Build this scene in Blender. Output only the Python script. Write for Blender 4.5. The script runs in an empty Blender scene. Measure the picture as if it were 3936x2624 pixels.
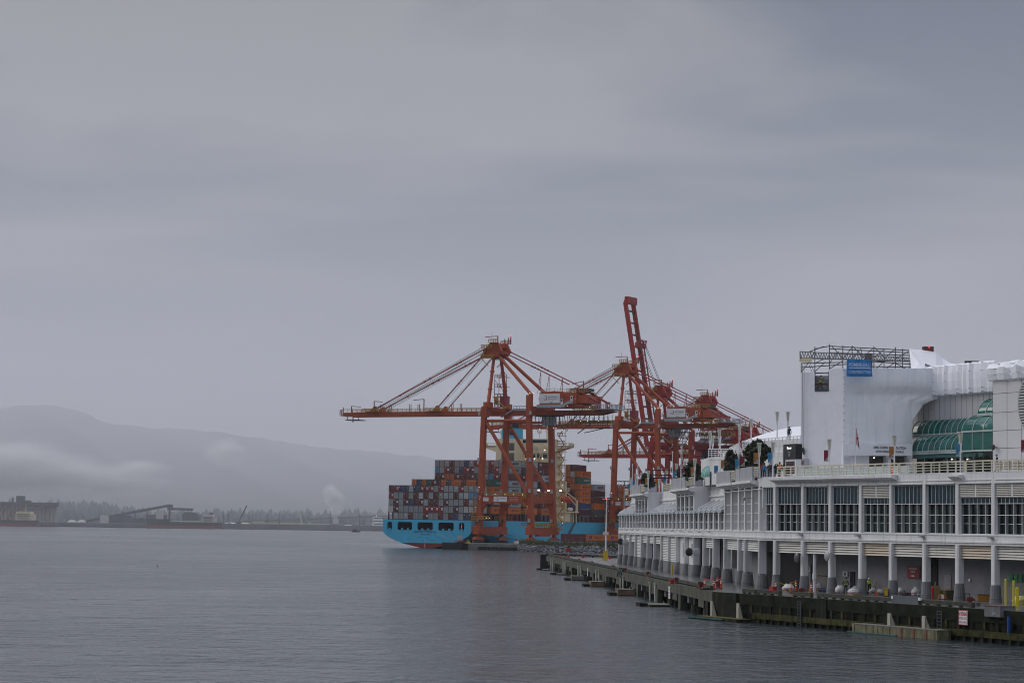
import bpy, math, random
from mathutils import Vector, Matrix
C = bpy.context.scene.collection
SC = bpy.context.scene
R = math.radians
random.seed(7)

# ------------------------------------------------------------------ camera
FPX, CAMH = 9600.0, 10.0                      # focal length in photo pixels, eye height above the water
PITCH, ROLL = math.atan((2016.3-1312)/FPX), R(0.8)
_fw = Vector((0, math.cos(PITCH), math.sin(PITCH)))
_u0 = Vector((0, -math.sin(PITCH), math.cos(PITCH)))
_r0 = Vector((1, 0, 0))
_rt = _r0*math.cos(ROLL)+_u0*math.sin(ROLL)
_up = -_r0*math.sin(ROLL)+_u0*math.cos(ROLL)
cam = bpy.data.objects.new('camera', bpy.data.cameras.new('camera'))
C.objects.link(cam)
m = Matrix.Identity(4)
for i in range(3):
    m[i][0], m[i][1], m[i][2] = _rt[i], _up[i], -_fw[i]
m[2][3] = CAMH
cam.matrix_world = m
cam.data.sensor_width = 36.0
cam.data.lens = FPX/3936*36.0
cam.data.clip_start, cam.data.clip_end = 1.0, 30000.0
SC.camera = cam

# ------------------------------------------------------------------ sky, sun, exposure
SUN_EL, SUN_AZ = R(34), R(-64)                # light comes from the left
W = bpy.data.worlds.new('World'); SC.world = W; W.use_nodes = True
nt = W.node_tree; nt.nodes.clear()
def N(t, typ, **kw):
    n = t.nodes.new(typ)
    for k, v in kw.items():
        if isinstance(k, str) and hasattr(n, k): setattr(n, k, v)
    return n
def math_n(t, op, a, b=None, clamp=False):
    n = t.nodes.new('ShaderNodeMath'); n.operation = op; n.use_clamp = clamp
    for i, x in enumerate((a, b)):
        if x is None: continue
        if isinstance(x, (int, float)): n.inputs[i].default_value = x
        else: t.links.new(x, n.inputs[i])
    return n.outputs[0]
tc = N(nt, 'ShaderNodeTexCoord'); sep = N(nt, 'ShaderNodeSeparateXYZ')
nt.links.new(tc.outputs['Generated'], sep.inputs[0])
zc = math_n(nt, 'MAXIMUM', sep.outputs['Z'], 0.0)
den = math_n(nt, 'ADD', zc, 0.2)
cx = math_n(nt, 'DIVIDE', sep.outputs['X'], den); cy = math_n(nt, 'DIVIDE', sep.outputs['Y'], den)
comb = N(nt, 'ShaderNodeCombineXYZ'); nt.links.new(cx, comb.inputs[0]); nt.links.new(cy, comb.inputs[1])
mp = N(nt, 'ShaderNodeMapping'); nt.links.new(comb.outputs[0], mp.inputs[0])
mp.inputs['Rotation'].default_value = (0, 0, R(-34)); mp.inputs['Scale'].default_value = (0.75, 1.35, 1); mp.inputs['Location'].default_value = (39.374, -20.121, 0)
nz = N(nt, 'ShaderNodeTexNoise'); nz.inputs['Scale'].default_value = 1.0; nz.inputs['Detail'].default_value = 5; nz.inputs['Roughness'].default_value = 0.54; nz.inputs['Distortion'].default_value = 0.5
nt.links.new(mp.outputs[0], nz.inputs['Vector'])
cr = N(nt, 'ShaderNodeValToRGB'); nt.links.new(nz.outputs['Fac'], cr.inputs[0])
cr.color_ramp.elements[0].position = 0.405; cr.color_ramp.elements[0].color = (0.182, 0.205, 0.268, 1)
cr.color_ramp.elements[1].position = 0.60; cr.color_ramp.elements[1].color = (0.352, 0.356, 0.384, 1)
# overcast: the deck is about three times brighter overhead than near the horizon
ram = N(nt, 'ShaderNodeMapRange'); ram.interpolation_type = 'SMOOTHSTEP'
nt.links.new(zc, ram.inputs[0]); ram.inputs[1].default_value = 0.22; ram.inputs[2].default_value = 0.95
ram.inputs[3].default_value = 1.0; ram.inputs[4].default_value = 4.0
gain = N(nt, 'ShaderNodeVectorMath'); gain.operation = 'SCALE'
nt.links.new(cr.outputs[0], gain.inputs[0]); nt.links.new(math_n(nt, 'MULTIPLY', ram.outputs[0], 10.0), gain.inputs['Scale'])
sky = N(nt, 'ShaderNodeTexSky'); sky.sky_type = 'NISHITA'; sky.sun_disc = False
sky.sun_elevation = SUN_EL; sky.sun_rotation = SUN_AZ
mx = N(nt, 'ShaderNodeMix'); mx.data_type = 'RGBA'; mx.inputs['Factor'].default_value = 0.95
nt.links.new(sky.outputs[0], mx.inputs['A']); nt.links.new(gain.outputs[0], mx.inputs['B'])
bg = N(nt, 'ShaderNodeBackground'); bg.inputs['Strength'].default_value = 0.1
out = N(nt, 'ShaderNodeOutputWorld')
nt.links.new(mx.outputs['Result'], bg.inputs[0]); nt.links.new(bg.outputs[0], out.inputs[0])
sun = bpy.data.objects.new('sun', bpy.data.lights.new('sun', 'SUN')); C.objects.link(sun)
sun.data.energy = 1.25; sun.data.angle = R(40); sun.data.color = (1, .95, .88)
sd = Vector((math.sin(SUN_AZ)*math.cos(SUN_EL), math.cos(SUN_AZ)*math.cos(SUN_EL), math.sin(SUN_EL)))
sun.rotation_euler = (-sd).to_track_quat('-Z', 'Y').to_euler()
vs = SC.view_settings
vs.view_transform = 'Standard'; vs.look = 'None'; vs.exposure = -0.12; vs.gamma = 1.0; vs.use_curve_mapping = False
cy_ = SC.cycles
cy_.use_denoising = True; cy_.filter_width = 1.0; cy_.max_bounces = 7; cy_.diffuse_bounces = 3; cy_.glossy_bounces = 3; cy_.transmission_bounces = 4
cy_.volume_bounces = 2; cy_.volume_step_rate = 1.0; cy_.volume_max_steps = 128; cy_.sample_clamp_indirect = 6.0

# ------------------------------------------------------------------ helpers
def ray(px, py):
    return _fw+_rt*((px-1968)/FPX)-_up*((py-1312)/FPX)
def at(px, py, d):
    "world point seen at a photo pixel, d metres ahead"
    v = ray(px, py); return Vector((0, 0, CAMH))+v*(d/v.y)
def ground(px, py, z=0.0):
    v = ray(px, py); return Vector((0, 0, CAMH))+v*((z-CAMH)/v.z)
class Frame:
    def __init__(s, ox, oy, rot):
        s.o = Vector((ox, oy, 0)); s.rot = rot
        s.x = Vector((math.cos(rot), math.sin(rot), 0)); s.y = Vector((-math.sin(rot), math.cos(rot), 0))
    def __call__(s, p):
        return s.o+s.x*p[0]+s.y*p[1]+Vector((0, 0, p[2]))
    def hit(s, px, py, off=0.0):
        "(x, z) where the sight line meets the vertical plane local y = off"
        v = ray(px, py); k = s.y.dot(s.o)+off
        t = k/(s.y.dot(v)); p = v*t
        return s.x.dot(p-s.o), CAMH+p.z
    def hitx(s, px, py, off=0.0):
        v = ray(px, py); k = s.x.dot(s.o)+off
        t = k/(s.x.dot(v)); p = v*t
        return s.y.dot(p-s.o), CAMH+p.z
IDF = None
class MB:
    def __init__(s, xf=None): s.v = []; s.f = []; s.m = []; s.xf = xf
    def poly(s, pts, m=0):
        i = len(s.v); s.v += [tuple(s.xf(p)) if s.xf else tuple(p) for p in pts]
        s.f.append(tuple(range(i, i+len(pts)))); s.m.append(m); return s
    def raw(s, pts, faces, m=0):
        i = len(s.v); s.v += [tuple(s.xf(p)) if s.xf else tuple(p) for p in pts]
        for f in faces: s.f.append(tuple(i+k for k in f)); s.m.append(m)
        return s
    def box(s, x0, x1, y0, y1, z0, z1, m=0):
        p = [(x0,y0,z0),(x1,y0,z0),(x1,y1,z0),(x0,y1,z0),(x0,y0,z1),(x1,y0,z1),(x1,y1,z1),(x0,y1,z1)]
        return s.raw(p, [(0,3,2,1),(4,5,6,7),(0,1,5,4),(1,2,6,5),(2,3,7,6),(3,0,4,7)], m)
    def bar(s, p, q, w, h=None, m=0, w2=None, h2=None):
        p = Vector(p); q = Vector(q); d = (q-p).normalized(); h = w if h is None else h
        w2 = w if w2 is None else w2; h2 = h if h2 is None else h2
        a = d.cross(Vector((0,0,1)))
        a = Vector((1,0,0)) if a.length < 1e-4 else a.normalized()
        b = a.cross(d)
        pts = []
        for c, ww, hh in ((p,w,h),(q,w2,h2)):
            pts += [c-a*ww/2-b*hh/2, c+a*ww/2-b*hh/2, c+a*ww/2+b*hh/2, c-a*ww/2+b*hh/2]
        return s.raw(pts, [(0,3,2,1),(4,5,6,7),(0,1,5,4),(1,2,6,5),(2,3,7,6),(3,0,4,7)], m)
    def tube(s, p, q, r, r2=None, n=6, m=0):
        p = Vector(p); q = Vector(q); d = (q-p).normalized(); r2 = r if r2 is None else r2
        a = d.cross(Vector((0,0,1)))
        a = Vector((1,0,0)) if a.length < 1e-4 else a.normalized()
        b = a.cross(d); pts = []
        for c, rr in ((p,r),(q,r2)):
            pts += [c+a*(rr*math.cos(2*math.pi*k/n))+b*(rr*math.sin(2*math.pi*k/n)) for k in range(n)]
        fs = [(k,(k+1)%n,n+(k+1)%n,n+k) for k in range(n)]+[tuple(range(n-1,-1,-1)),tuple(range(n,2*n))]
        return s.raw(pts, fs, m)
    def path(s, pts, r, n=5, m=0):
        for a, b in zip(pts, pts[1:]): s.tube(a, b, r, n=n, m=m)
        return s
    def lathe(s, cx, cy, prof, n=10, m=0, sx=1.0, sy=1.0):
        pts = [(cx+r*sx*math.cos(2*math.pi*k/n), cy+r*sy*math.sin(2*math.pi*k/n), z) for r, z in prof for k in range(n)]
        fs = []
        for j in range(len(prof)-1):
            for k in range(n):
                fs.append((j*n+k, j*n+(k+1)%n, (j+1)*n+(k+1)%n, (j+1)*n+k))
        fs += [tuple(range(n-1,-1,-1)), tuple(range((len(prof)-1)*n, len(prof)*n))]
        return s.raw(pts, fs, m)
    def extrude(s, pts, vec, m=0):
        n = len(pts); v = Vector(vec); P = [Vector(p) for p in pts]; P += [p+v for p in P]
        fs = [(k,(k+1)%n,n+(k+1)%n,n+k) for k in range(n)]+[tuple(range(n-1,-1,-1)),tuple(range(n,2*n))]
        return s.raw(P, fs, m)
    def rail(s, p, q, h=1.05, sp=1.5, r=.04, bars=4, m=0, post=None, glass=None):
        p = Vector(p); q = Vector(q); L = (q-p).length; n = max(1, round(L/sp)); up = Vector((0,0,1))
        post = post or r*1.3
        for k in range(n+1):
            c = p.lerp(q, k/n); s.bar(c, c+up*h, post*2, post*2, m)
        for j in range(bars):
            z = h*(j+1)/bars
            rr = r*1.6 if j == bars-1 else r*.8
            s.bar(p+up*z, q+up*z, rr*2, rr*2, m)
        return s
    def build(s, name, mats, parent=None, smooth=False):
        me = bpy.data.meshes.new(name); me.from_pydata(s.v, [], s.f)
        mats = mats if isinstance(mats, (list, tuple)) else [mats]
        for mm in mats: me.materials.append(mm)
        if len(mats) > 1: me.polygons.foreach_set('material_index', s.m)
        if smooth: me.polygons.foreach_set('use_smooth', [True]*len(me.polygons))
        me.update()
        o = bpy.data.objects.new(name, me); C.objects.link(o)
        if parent: o.parent = parent
        return o
def tag(o, label=None, cat=None, group=None, kind=None):
    for k, v in (('label', label), ('category', cat), ('group', group), ('kind', kind)):
        if v: o[k] = v
    return o
def thing(name, label, cat, loc=(0,0,0), rz=0.0, group=None):
    o = bpy.data.objects.new(name, None); C.objects.link(o); o.location = loc; o.rotation_euler = (0,0,rz)
    o.empty_display_size = .5
    return tag(o, label, cat, group)
def dup(o, parent=None, depth=0):
    c = o.copy(); C.objects.link(c)
    if parent: c.parent = parent
    for ch in list(o.children): dup(ch, c, depth+1)
    return c
def place(o, loc, rz=None, label=None, group=None, scale=None):
    o.location = loc
    if rz is not None: o.rotation_euler = (0,0,rz)
    if label: o['label'] = label
    if group: o['group'] = group
    if scale: o.scale = (scale,)*3
    return o
def text(name, s, org, right, up, w, h, mat, parent=None, bold=0.0, thick=.01):
    "lettering as a mesh, fitted to w x h, centred on org, its face towards right x up"
    cu = bpy.data.curves.new(name, 'FONT'); cu.body = s; cu.align_x = 'CENTER'; cu.resolution_u = 2; cu.offset = bold; cu.extrude = 0
    t = bpy.data.objects.new(name, cu); C.objects.link(t)
    dg = bpy.context.evaluated_depsgraph_get()
    me = bpy.data.meshes.new_from_object(t.evaluated_get(dg)); me.name = name
    bpy.data.objects.remove(t); bpy.data.curves.remove(cu)
    xs = [v.co.x for v in me.vertices]; ys = [v.co.y for v in me.vertices]
    x0, x1, y0, y1 = min(xs), max(xs), min(ys), max(ys)
    r = Vector(right).normalized(); u = Vector(up).normalized(); n = r.cross(u); org = Vector(org)
    for v in me.vertices:
        a = ((v.co.x-x0)/(x1-x0)-.5)*w; b = ((v.co.y-y0)/(y1-y0)-.5)*h
        v.co = org+r*a+u*b+n*thick
    me.materials.clear(); me.materials.append(mat)
    o = bpy.data.objects.new(name, me); C.objects.link(o)
    if parent: o.parent = parent
    return o

# ------------------------------------------------------------------ materials
_M = {}
def mat(name, col, rough=.6, var=.18, scale=.8, metal=0.0, spec=.35, streak=0.0, streakcol=None, bump=0.0, emit=None, obj=True):
    if name in _M: return _M[name]
    M = bpy.data.materials.new(name); M.use_nodes = True; t = M.node_tree; b = t.nodes['Principled BSDF']
    b.inputs['Roughness'].default_value = rough; b.inputs['Metallic'].default_value = metal; b.inputs['Specular IOR Level'].default_value = spec
    c = (*col, 1)
    b.inputs['Base Color'].default_value = c
    if emit:
        b.inputs['Emission Color'].default_value = (*emit[:3], 1); b.inputs['Emission Strength'].default_value = emit[3]
    if var > 0:
        co = N(t, 'ShaderNodeTexCoord')
        no = N(t, 'ShaderNodeTexNoise'); no.inputs['Scale'].default_value = scale; no.inputs['Detail'].default_value = 5; no.inputs['Roughness'].default_value = .6
        t.links.new(co.outputs['Object'], no.inputs['Vector'])
        r = N(t, 'ShaderNodeValToRGB'); e = r.color_ramp.elements
        e[0].position, e[1].position = .3, .7
        e[0].color = (*[x*(1-var) for x in col], 1); e[1].color = (*[min(1, x*(1+var*.6)) for x in col], 1)
        t.links.new(no.outputs['Fac'], r.inputs[0]); cur = r.outputs[0]
        if streak > 0:
            mp = N(t, 'ShaderNodeMapping'); mp.inputs['Scale'].default_value = (2.2, 2.2, .12); t.links.new(co.outputs['Object'], mp.inputs[0])
            n2 = N(t, 'ShaderNodeTexNoise'); n2.inputs['Scale'].default_value = 1.0; n2.inputs['Detail'].default_value = 4
            t.links.new(mp.outputs[0], n2.inputs['Vector'])
            r2 = N(t, 'ShaderNodeValToRGB'); r2.color_ramp.elements[0].position = .52; r2.color_ramp.elements[1].position = .72
            r2.color_ramp.elements[0].color = (0,0,0,1); r2.color_ramp.elements[1].color = (streak,)*3+(1,)
            t.links.new(n2.outputs['Fac'], r2.inputs[0])
            x = N(t, 'ShaderNodeMix'); x.data_type = 'RGBA'
            t.links.new(r2.outputs[0], x.inputs['Factor']); t.links.new(cur, x.inputs['A']); x.inputs['B'].default_value = (*(streakcol or (.12,.08,.05)), 1)
            cur = x.outputs['Result']
        t.links.new(cur, b.inputs['Base Color'])
        if bump > 0:
            bu = N(t, 'ShaderNodeBump'); bu.inputs['Strength'].default_value = bump; bu.inputs['Distance'].default_value = .05
            t.links.new(no.outputs['Fac'], bu.inputs['Height']); t.links.new(bu.outputs[0], b.inputs['Normal'])
    _M[name] = M
    return M
white = mat('white_concrete', (.71,.71,.71), .55, .10, .35, streak=.6, streakcol=(.42,.41,.38))
white2 = mat('white_steel', (.74,.74,.73), .45, .06, .6)
cream = mat('cream_rail', (.62,.58,.45), .45, .1, 1)
grey = mat('grey_concrete', (.20,.20,.205), .7, .2, .8, streak=.3, streakcol=(.12,.12,.12))
planterm = mat('planter_concrete', (.36,.37,.39), .75, .18, .5, streak=.4, streakcol=(.22,.23,.24))
louv = mat('louvre_cream', (.60,.58,.53), .5, .12, .5, streak=.2, streakcol=(.4,.36,.28))
louv2 = mat('louvre_tan', (.58,.49,.38), .5, .12, .5)
glass_d = mat('window_glass_dark', (.010,.020,.022), .15, .5, .25, spec=.3)
glass_b = mat('window_glass_blue', (.005,.034,.048), .2, .4, .3, spec=.22)
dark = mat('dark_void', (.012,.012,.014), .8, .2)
blk = mat('black_paint', (.02,.02,.022), .5, .2)
orange = mat('crane_orange', (.40,.078,.026), .5, .16, .25, streak=.3, streakcol=(.22,.05,.03))
crred = mat('crane_red', (.37,.040,.030), .5, .16, .25, streak=.3, streakcol=(.2,.035,.03))
stayred = mat('stay_red', (.30,.05,.055), .5, .12)
yel = mat('crane_yellow', (.42,.22,.03), .5, .2)
steel = mat('galvanised_steel', (.38,.39,.40), .5, .12, metal=.2)
cable = mat('cable_steel', (.18,.18,.19), .6, 0)
teal = mat('hull_blue', (.065,.44,.66), .45, .08, .12, streak=.5, streakcol=(.13,.26,.30))
boot = mat('boot_red', (.20,.035,.03), .6, .2, .2)
shipcream = mat('ship_cream', (.72,.62,.42), .5, .1, .2, streak=.2, streakcol=(.5,.38,.22))
bulb = mat('lamp_glow', (1,.9,.75), .5, 0, emit=(1,.86,.66,2.2))
redbulb = mat('red_lamp_glow', (1,.05,.05), .5, 0, emit=(1,.06,.04,6.0))
signw = mat('sign_white', (.75,.75,.75), .5, .06)
ink = mat('ink_dark', (.02,.02,.04), .6, 0)
inkw = mat('ink_white', (.75,.75,.75), .6, 0)
inkr = mat('ink_red', (.35,.03,.03), .6, 0)
redp = mat('red_paint', (.42,.02,.02), .45, .15)
ypaint = mat('yellow_paint', (.62,.42,.02), .5, .18)
mossc = mat('mossy_concrete', (.085,.087,.064), .85, .6, .45, streak=.8, streakcol=(.05,.058,.02), bump=.4)
wetdark = mat('wet_timber', (.014,.016,.012), .8, .5, 1.2, spec=.12, streak=.6, streakcol=(.10,.10,.03), bump=.4)
timber = mat('old_timber', (.05,.054,.038), .85, .4, 1.5, bump=.4)
# ------------------------------------------------------------------ water, air, far shore
def water_mat():
    M = bpy.data.materials.new('harbour_water'); M.use_nodes = True; t = M.node_tree; b = t.nodes['Principled BSDF']
    b.inputs['Base Color'].default_value = (.020, .030, .034, 1); b.inputs['Roughness'].default_value = .15; b.inputs['IOR'].default_value = 1.33
    co = N(t, 'ShaderNodeTexCoord')
    def noise(sx, sy, det, rough, dist=0.0, w=0.0):
        mp = N(t, 'ShaderNodeMapping'); mp.inputs['Scale'].default_value = (sx, sy, 1); mp.inputs['Rotation'].default_value = (0,0,R(w)); t.links.new(co.outputs['Object'], mp.inputs[0])
        n = N(t, 'ShaderNodeTexNoise'); n.inputs['Scale'].default_value = 1; n.inputs['Detail'].default_value = det; n.inputs['Roughness'].default_value = rough; n.inputs['Distortion'].default_value = dist
        t.links.new(mp.outputs[0], n.inputs['Vector']); return n.outputs['Fac']
    a = noise(.42, .34, 5, .56, .5, 12); c = noise(.05, .07, 3, .5, .3, -20)
    big = noise(.010, .006, 3, .5, .6, 8)
    amp = N(t, 'ShaderNodeMapRange'); t.links.new(big, amp.inputs[0]); amp.inputs[1].default_value = .35; amp.inputs[2].default_value = .65; amp.inputs[3].default_value = .35; amp.inputs[4].default_value = 1.3
    h = math_n(t, 'ADD', math_n(t, 'MULTIPLY', a, amp.outputs[0]), math_n(t, 'MULTIPLY', c, 1.5))
    bu = N(t, 'ShaderNodeBump'); bu.inputs['Strength'].default_value = 1.0; bu.inputs['Distance'].default_value = 1.25
    t.links.new(h, bu.inputs['Height']); t.links.new(bu.outputs[0], b.inputs['Normal'])
    return M
wmat = water_mat()
o = MB().poly([(-2600,-120,0),(2600,-120,0),(2600,3300,0),(-2600,3300,0)]).build('water', wmat); tag(o, kind='structure')

landm = mat('far_ground', (.05,.055,.045), .9, .2, .02)
hillm = mat('hill_forest', (.026,.040,.042), .95, .35, .006)
forestm = mat('belt_forest', (.06,.085,.088), .95, .3, .02)
def X_at(px, d): return (px-1968)/FPX*d
mb = MB(); mb.poly([(-2600,3112,.6),(2600,3112,.6),(3500,9850,1.5),(-3500,9850,1.5)]); mb.poly([(-2600,3112,-.6),(2600,3112,-.6),(2600,3112,.6),(-2600,3112,.6)])
o = mb.build('far_shore_ground', landm); tag(o, kind='structure')
ridge = [(-500,1585),(0,1568),(80,1560),(150,1556),(220,1560),(290,1572),(340,1592),(400,1620),(450,1633),(520,1634),(580,1648),(650,1645),(740,1652),(850,1662),(1000,1682),(1150,1706),(1300,1724),(1500,1742),(1650,1755),(1900,1790),(2300,1850),(2800,1900),(3400,1940),(4300,1960)]
def interp(tab, x):
    for (a, ya), (b, yb) in zip(tab, tab[1:]):
        if a <= x <= b: return ya+(yb-ya)*(x-a)/(b-a)
    return tab[-1][1]
D1 = 8200; nx, ny = 130, 22; pts = []; fs = []
for j in range(ny+1):
    f = j/ny; d = 4600+(D1-4600)*f
    for i in range(nx+1):
        px = -500+4800*i/nx
        zr = at(px, interp(ridge, px), D1).z
        z = 6+(zr-6)*(f**1.25)*(1+.10*math.sin(i*.55+j*.6)*f*(1-f)*4)+random.uniform(-5, 5)*f*.6
        pts.append((X_at(px, d), d, z))
for i in range(nx+1):
    px = -500+4800*i/nx; pts.append((X_at(px, 9300), 9300, 4))
for j in range(ny+1):
    for i in range(nx): k = j*(nx+1)+i; fs.append((k, k+1, k+nx+2, k+nx+1))
mb = MB(); mb.raw(pts, fs); o = mb.build('hills', hillm, smooth=True); tag(o, kind='structure')

# dark conifer belt on the far bank: one mass
mb = MB(); fr = random.Random(3)
ftop = [(-300,1872),(0,1878),(200,1880),(420,1890),(560,1918),(800,1918),(1000,1916),(1250,1924),(1500,1930),(2000,1945),(2500,1960)]
for k in range(3400):
    px = fr.uniform(-260, 2300); f = fr.random()**.8
    d = 3500+f*700
    ztop = at(px, interp(ftop, px)+fr.uniform(6, 34), 4200).z
    z0 = 1+f*(ztop-24); h = fr.uniform(5, 11)+9*fr.random()**3
    r = 2.5+h*fr.uniform(.15, .35); x = X_at(px, d)
    mb.lathe(x, d, [(r*.8, z0-6), (r, z0+h*.18), (r*.55, z0+h*.55), (.2, z0+h)], 5)
o = mb.build('forest', forestm); tag(o, kind='stuff')

silo = mat('silo_concrete', (.33,.31,.29), .8, .1, .05); pale = mat('pale_cladding', (.55,.53,.48), .7, .1, .05)
yshed = mat('shed_yellow', (.50,.44,.26), .7, .1, .05); dkst = mat('dark_structure', (.07,.075,.08), .8, .1, .05)
wharfm = mat('far_wharf_grey', (.13,.14,.15), .8, .3, .05); hullblk = mat('hull_dark', (.025,.028,.04), .6, .1, .05); fred = mat('far_red', (.22,.05,.04), .6, .1, .05); fblue = mat('far_blue', (.05,.12,.25), .6, .1)
DF = 3125
def fbox(mb, x0, x1, y0, y1, d=DF, dep=25, m=0):
    "box standing behind the picture rectangle x0..x1, y0..y1 at distance d"
    a = at(x0, y1, d); b = at(x1, y0, d); mb.box(a.x, b.x, d, d+dep, min(a.z, b.z), max(a.z, b.z), m); return mb
# grain elevator
t = thing('grain_elevator', 'long row of grey concrete silos under a flat gallery on the far left shore', 'grain elevator', at(110, 2016, DF+40))
T0 = Vector(t.location)
def rel(mb_xf, base): return lambda p: (p[0]-base.x, p[1]-base.y, p[2]-base.z)
def fm(base): return MB(rel(None, base))
for k in range(16):
    px = -8+k*14.6; a = at(px, 2012, DF+45); b = at(px, 1943, DF+45)
    mb = fm(T0); mb.lathe(a.x, a.y, [(2.35, 0), (2.35, b.z)], 12); mb.build('silo', silo, t)
mb = fm(T0); fbox(mb, -20, 220, 1931, 1943, DF+36, 14); mb.build('gallery', dkst, t)
mb = fm(T0); fbox(mb, 62, 92, 1905, 1931, DF+38, 10); fbox(mb, 44, 50, 1910, 1931, DF+38, 5); fbox(mb, 92, 116, 1922, 1931, DF+38, 8); mb.build('headhouse', dkst, t)
def carrier(name, label, x0, x1, yd, yw, bowleft, sx0, sx1, sy0, fx0, fx1, fy0, fmat, scol):
    a = at(x0, yw, DF-45); b = at(x1, yw, DF-45); base = Vector((a.x, DF-45, 0)); t = thing(name, label, 'ship', base)
    L = b.x-a.x; zd = at(x0, yd, DF-45).z; zb = zd*.45
    def sec(f, z): return (L*f, 0)
    for nm, za, zb2, mm in (('boot_topping', -.5, zb, fred), ('hull', zb, zd, hullblk)):
        mb = MB(); pl = []
        e = 10 if bowleft else 6
        pts = [(0 if bowleft else 3, 13), (e*1.6, 1), (L-8, 0), (L, 6), (L, 22), (L-8, 27), (e*1.6, 26)]
        mb.extrude([(p[0], p[1], za) for p in pts], (0, 0, zb2-za)); mb.build(nm, mm, t)
    if bowleft:
        mb = MB(); mb.extrude([(0,13,zd),(16,1,zd),(30,1,zd),(30,26,zd),(16,26,zd)], (0,0,3.2)); mb.build('forecastle', hullblk, t)
    s0, s1 = at(sx0, 2000, DF-45).x-a.x, at(sx1, 2000, DF-45).x-a.x; zt = at(sx0, sy0, DF-45).z
    mb = MB(); mb.box(s0, s1, 3, 24, zd, zd+(zt-zd)*.7); mb.box(s0+1, s1-3, 1, 26, zd+(zt-zd)*.7, zt); mb.bar(((s0+s1)/2, 13, zt), ((s0+s1)/2, 13, zt+9), .7); mb.build('superstructure', scol, t)
    f0, f1 = at(fx0, 2000, DF-45).x-a.x, at(fx1, 2000, DF-45).x-a.x
    mb = MB(); mb.box(f0, f1, 10, 16, zd, at(fx0, fy0, DF-45).z); mb.build('funnel', fmat, t)
    mb = MB()
    for q in range(3): mb.box(s0+2, s1-4, 2.8, 2.95, zd+1.5+q*2.6, zd+2.5+q*2.6)
    mb.build('window_band', dkst, t)
    return t, a.x, zd
t, ax, zd = carrier('bulk_carrier', 'dark hulled bulk carrier with cream superstructure and red derricks below the silos', -60, 137, 1996, 2021, False, 57, 124, 1964, 104, 113, 1955, fblue, shipcream)
for p, q in (((2,1985),(36,1938)), ((30,1988),(66,1940)), ((48,1975),(100,1942))):
    a = at(*p, DF-40); b = at(*q, DF-40); base = Vector(t.location)
    mb = MB(lambda v: (v[0]-base.x, v[1]-base.y, v[2]-base.z)); mb.bar(a, b, .9); mb.bar((a.x, a.y, zd), a, 1.8); mb.build('derrick', fred, t)
t2, ax, zd = carrier('bulk_carrier', 'long bulk carrier with raised dark bow and white superstructure at its right end', 557, 846, 2003, 2031, True, 774, 826, 1975, 800, 812, 1969, hullblk, pale)
mb = MB(); mb.box(12, 20, 8, 18, zd+3.2, zd+14); mb.bar((26,13,zd), (26,13,zd+12), .8); mb.box(30, 66, 8, 18, zd, zd+1.5); mb.box(L0 if False else 130, 145, 8, 18, zd, zd+2); mb.build('deck_gear', pale, t2)
# conveyor
base = at(480, 2012, DF+20); base.z = 0; t = thing('conveyor_gallery', 'inclined covered conveyor rising to a tower above the far wharf', 'conveyor', base)
def B(): return MB(lambda v: (v[0]-base.x, v[1]-base.y, v[2]-base.z))
mb = B(); mb.bar(at(330,2003,DF+20), at(420,1985,DF+20), 3); mb.bar(at(420,1985,DF+20), at(655,1941,DF+20), 3.2); mb.bar(at(655,1955,DF+20), at(742,1957,DF+20), 3); mb.build('gallery', dkst, t)
mb = B(); fbox(mb, 643, 662, 1938, 1960, DF+16, 9); fbox(mb, 648, 654, 1960, 2008, DF+18, 4); mb.build('tower', dkst, t)
for px, y0 in ((476,1976),(566,1960),(735,1960),(520,1968),(610,1952)):
    mb = B(); a = at(px, y0, DF+20); mb.bar((a.x-1.5,a.y,0),(a.x,a.y,a.z),.7); mb.bar((a.x+1.5,a.y,0),(a.x,a.y,a.z),.7); mb.build('trestle', dkst, t)
mb = MB(rel(None, at(400,2012,DF+10))); fbox(mb, 384, 414, 1982, 2010, DF+10, 12); fbox(mb, 388, 410, 1979, 1982, DF+12, 8)
o = mb.build('transfer_house', pale); o.location = at(400,2012,DF+10); tag(o, 'pale windowless transfer house at the foot of the inclined conveyor', 'building')
def simple(name, label, cat, px, boxes, mm, d=DF, group=None):
    base = at(px, 2020, d); base.z = 0
    mb = MB(lambda v: (v[0]-base.x, v[1]-base.y, v[2]-base.z))
    for q in boxes: fbox(mb, *q)
    o = mb.build(name, mm); o.location = base; return tag(o, label, cat, group)
simple('terminal_building', 'long low grey shed behind the far wharf left of the dark bow', 'building', 520, [(420,550,1990,2008,DF+60,20),(445,500,1980,1990,DF+62,15),(470,476,1965,1980,DF+64,4)], dkst)
simple('terminal_building', 'grey plant building standing behind the deck of the long bulk carrier', 'building', 700, [(700,760,1975,2004,DF+60,22),(706,752,1968,1975,DF+60,14)], dkst)
simple('terminal_building', 'dark plant building below the upper end of the inclined conveyor', 'building', 600, [(560,640,1978,2004,DF+60,20)], dkst)
def dome(label, x0, x1, yt, yb, mm, d=DF+25, nm='storage_dome'):
    a = at(x0, yb, d); b = at(x1, yb, d); zt = at(x0, yt, d).z; w = (b.x-a.x)/2; c = ((a.x+b.x)/2, d+w, 0)
    mb = MB(); n = 8; z0 = max(0, a.z)
    prof = [(w, -c[2]), (w, z0)]+[(w*math.cos(k/n*math.pi/2), z0+(zt-z0)*math.sin(k/n*math.pi/2)) for k in range(1, n)]+[(.2, zt)]
    mb.lathe(0, 0, prof, 16); o = mb.build(nm, mm, smooth=True); o.location = c; return tag(o, label, 'dome')
dome('pale low dome nearest to the inclined conveyor', 256, 292, 1997, 2006, pale); dome('second pale low dome beside the inclined conveyor', 294, 330, 1997, 2006, pale)
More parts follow.
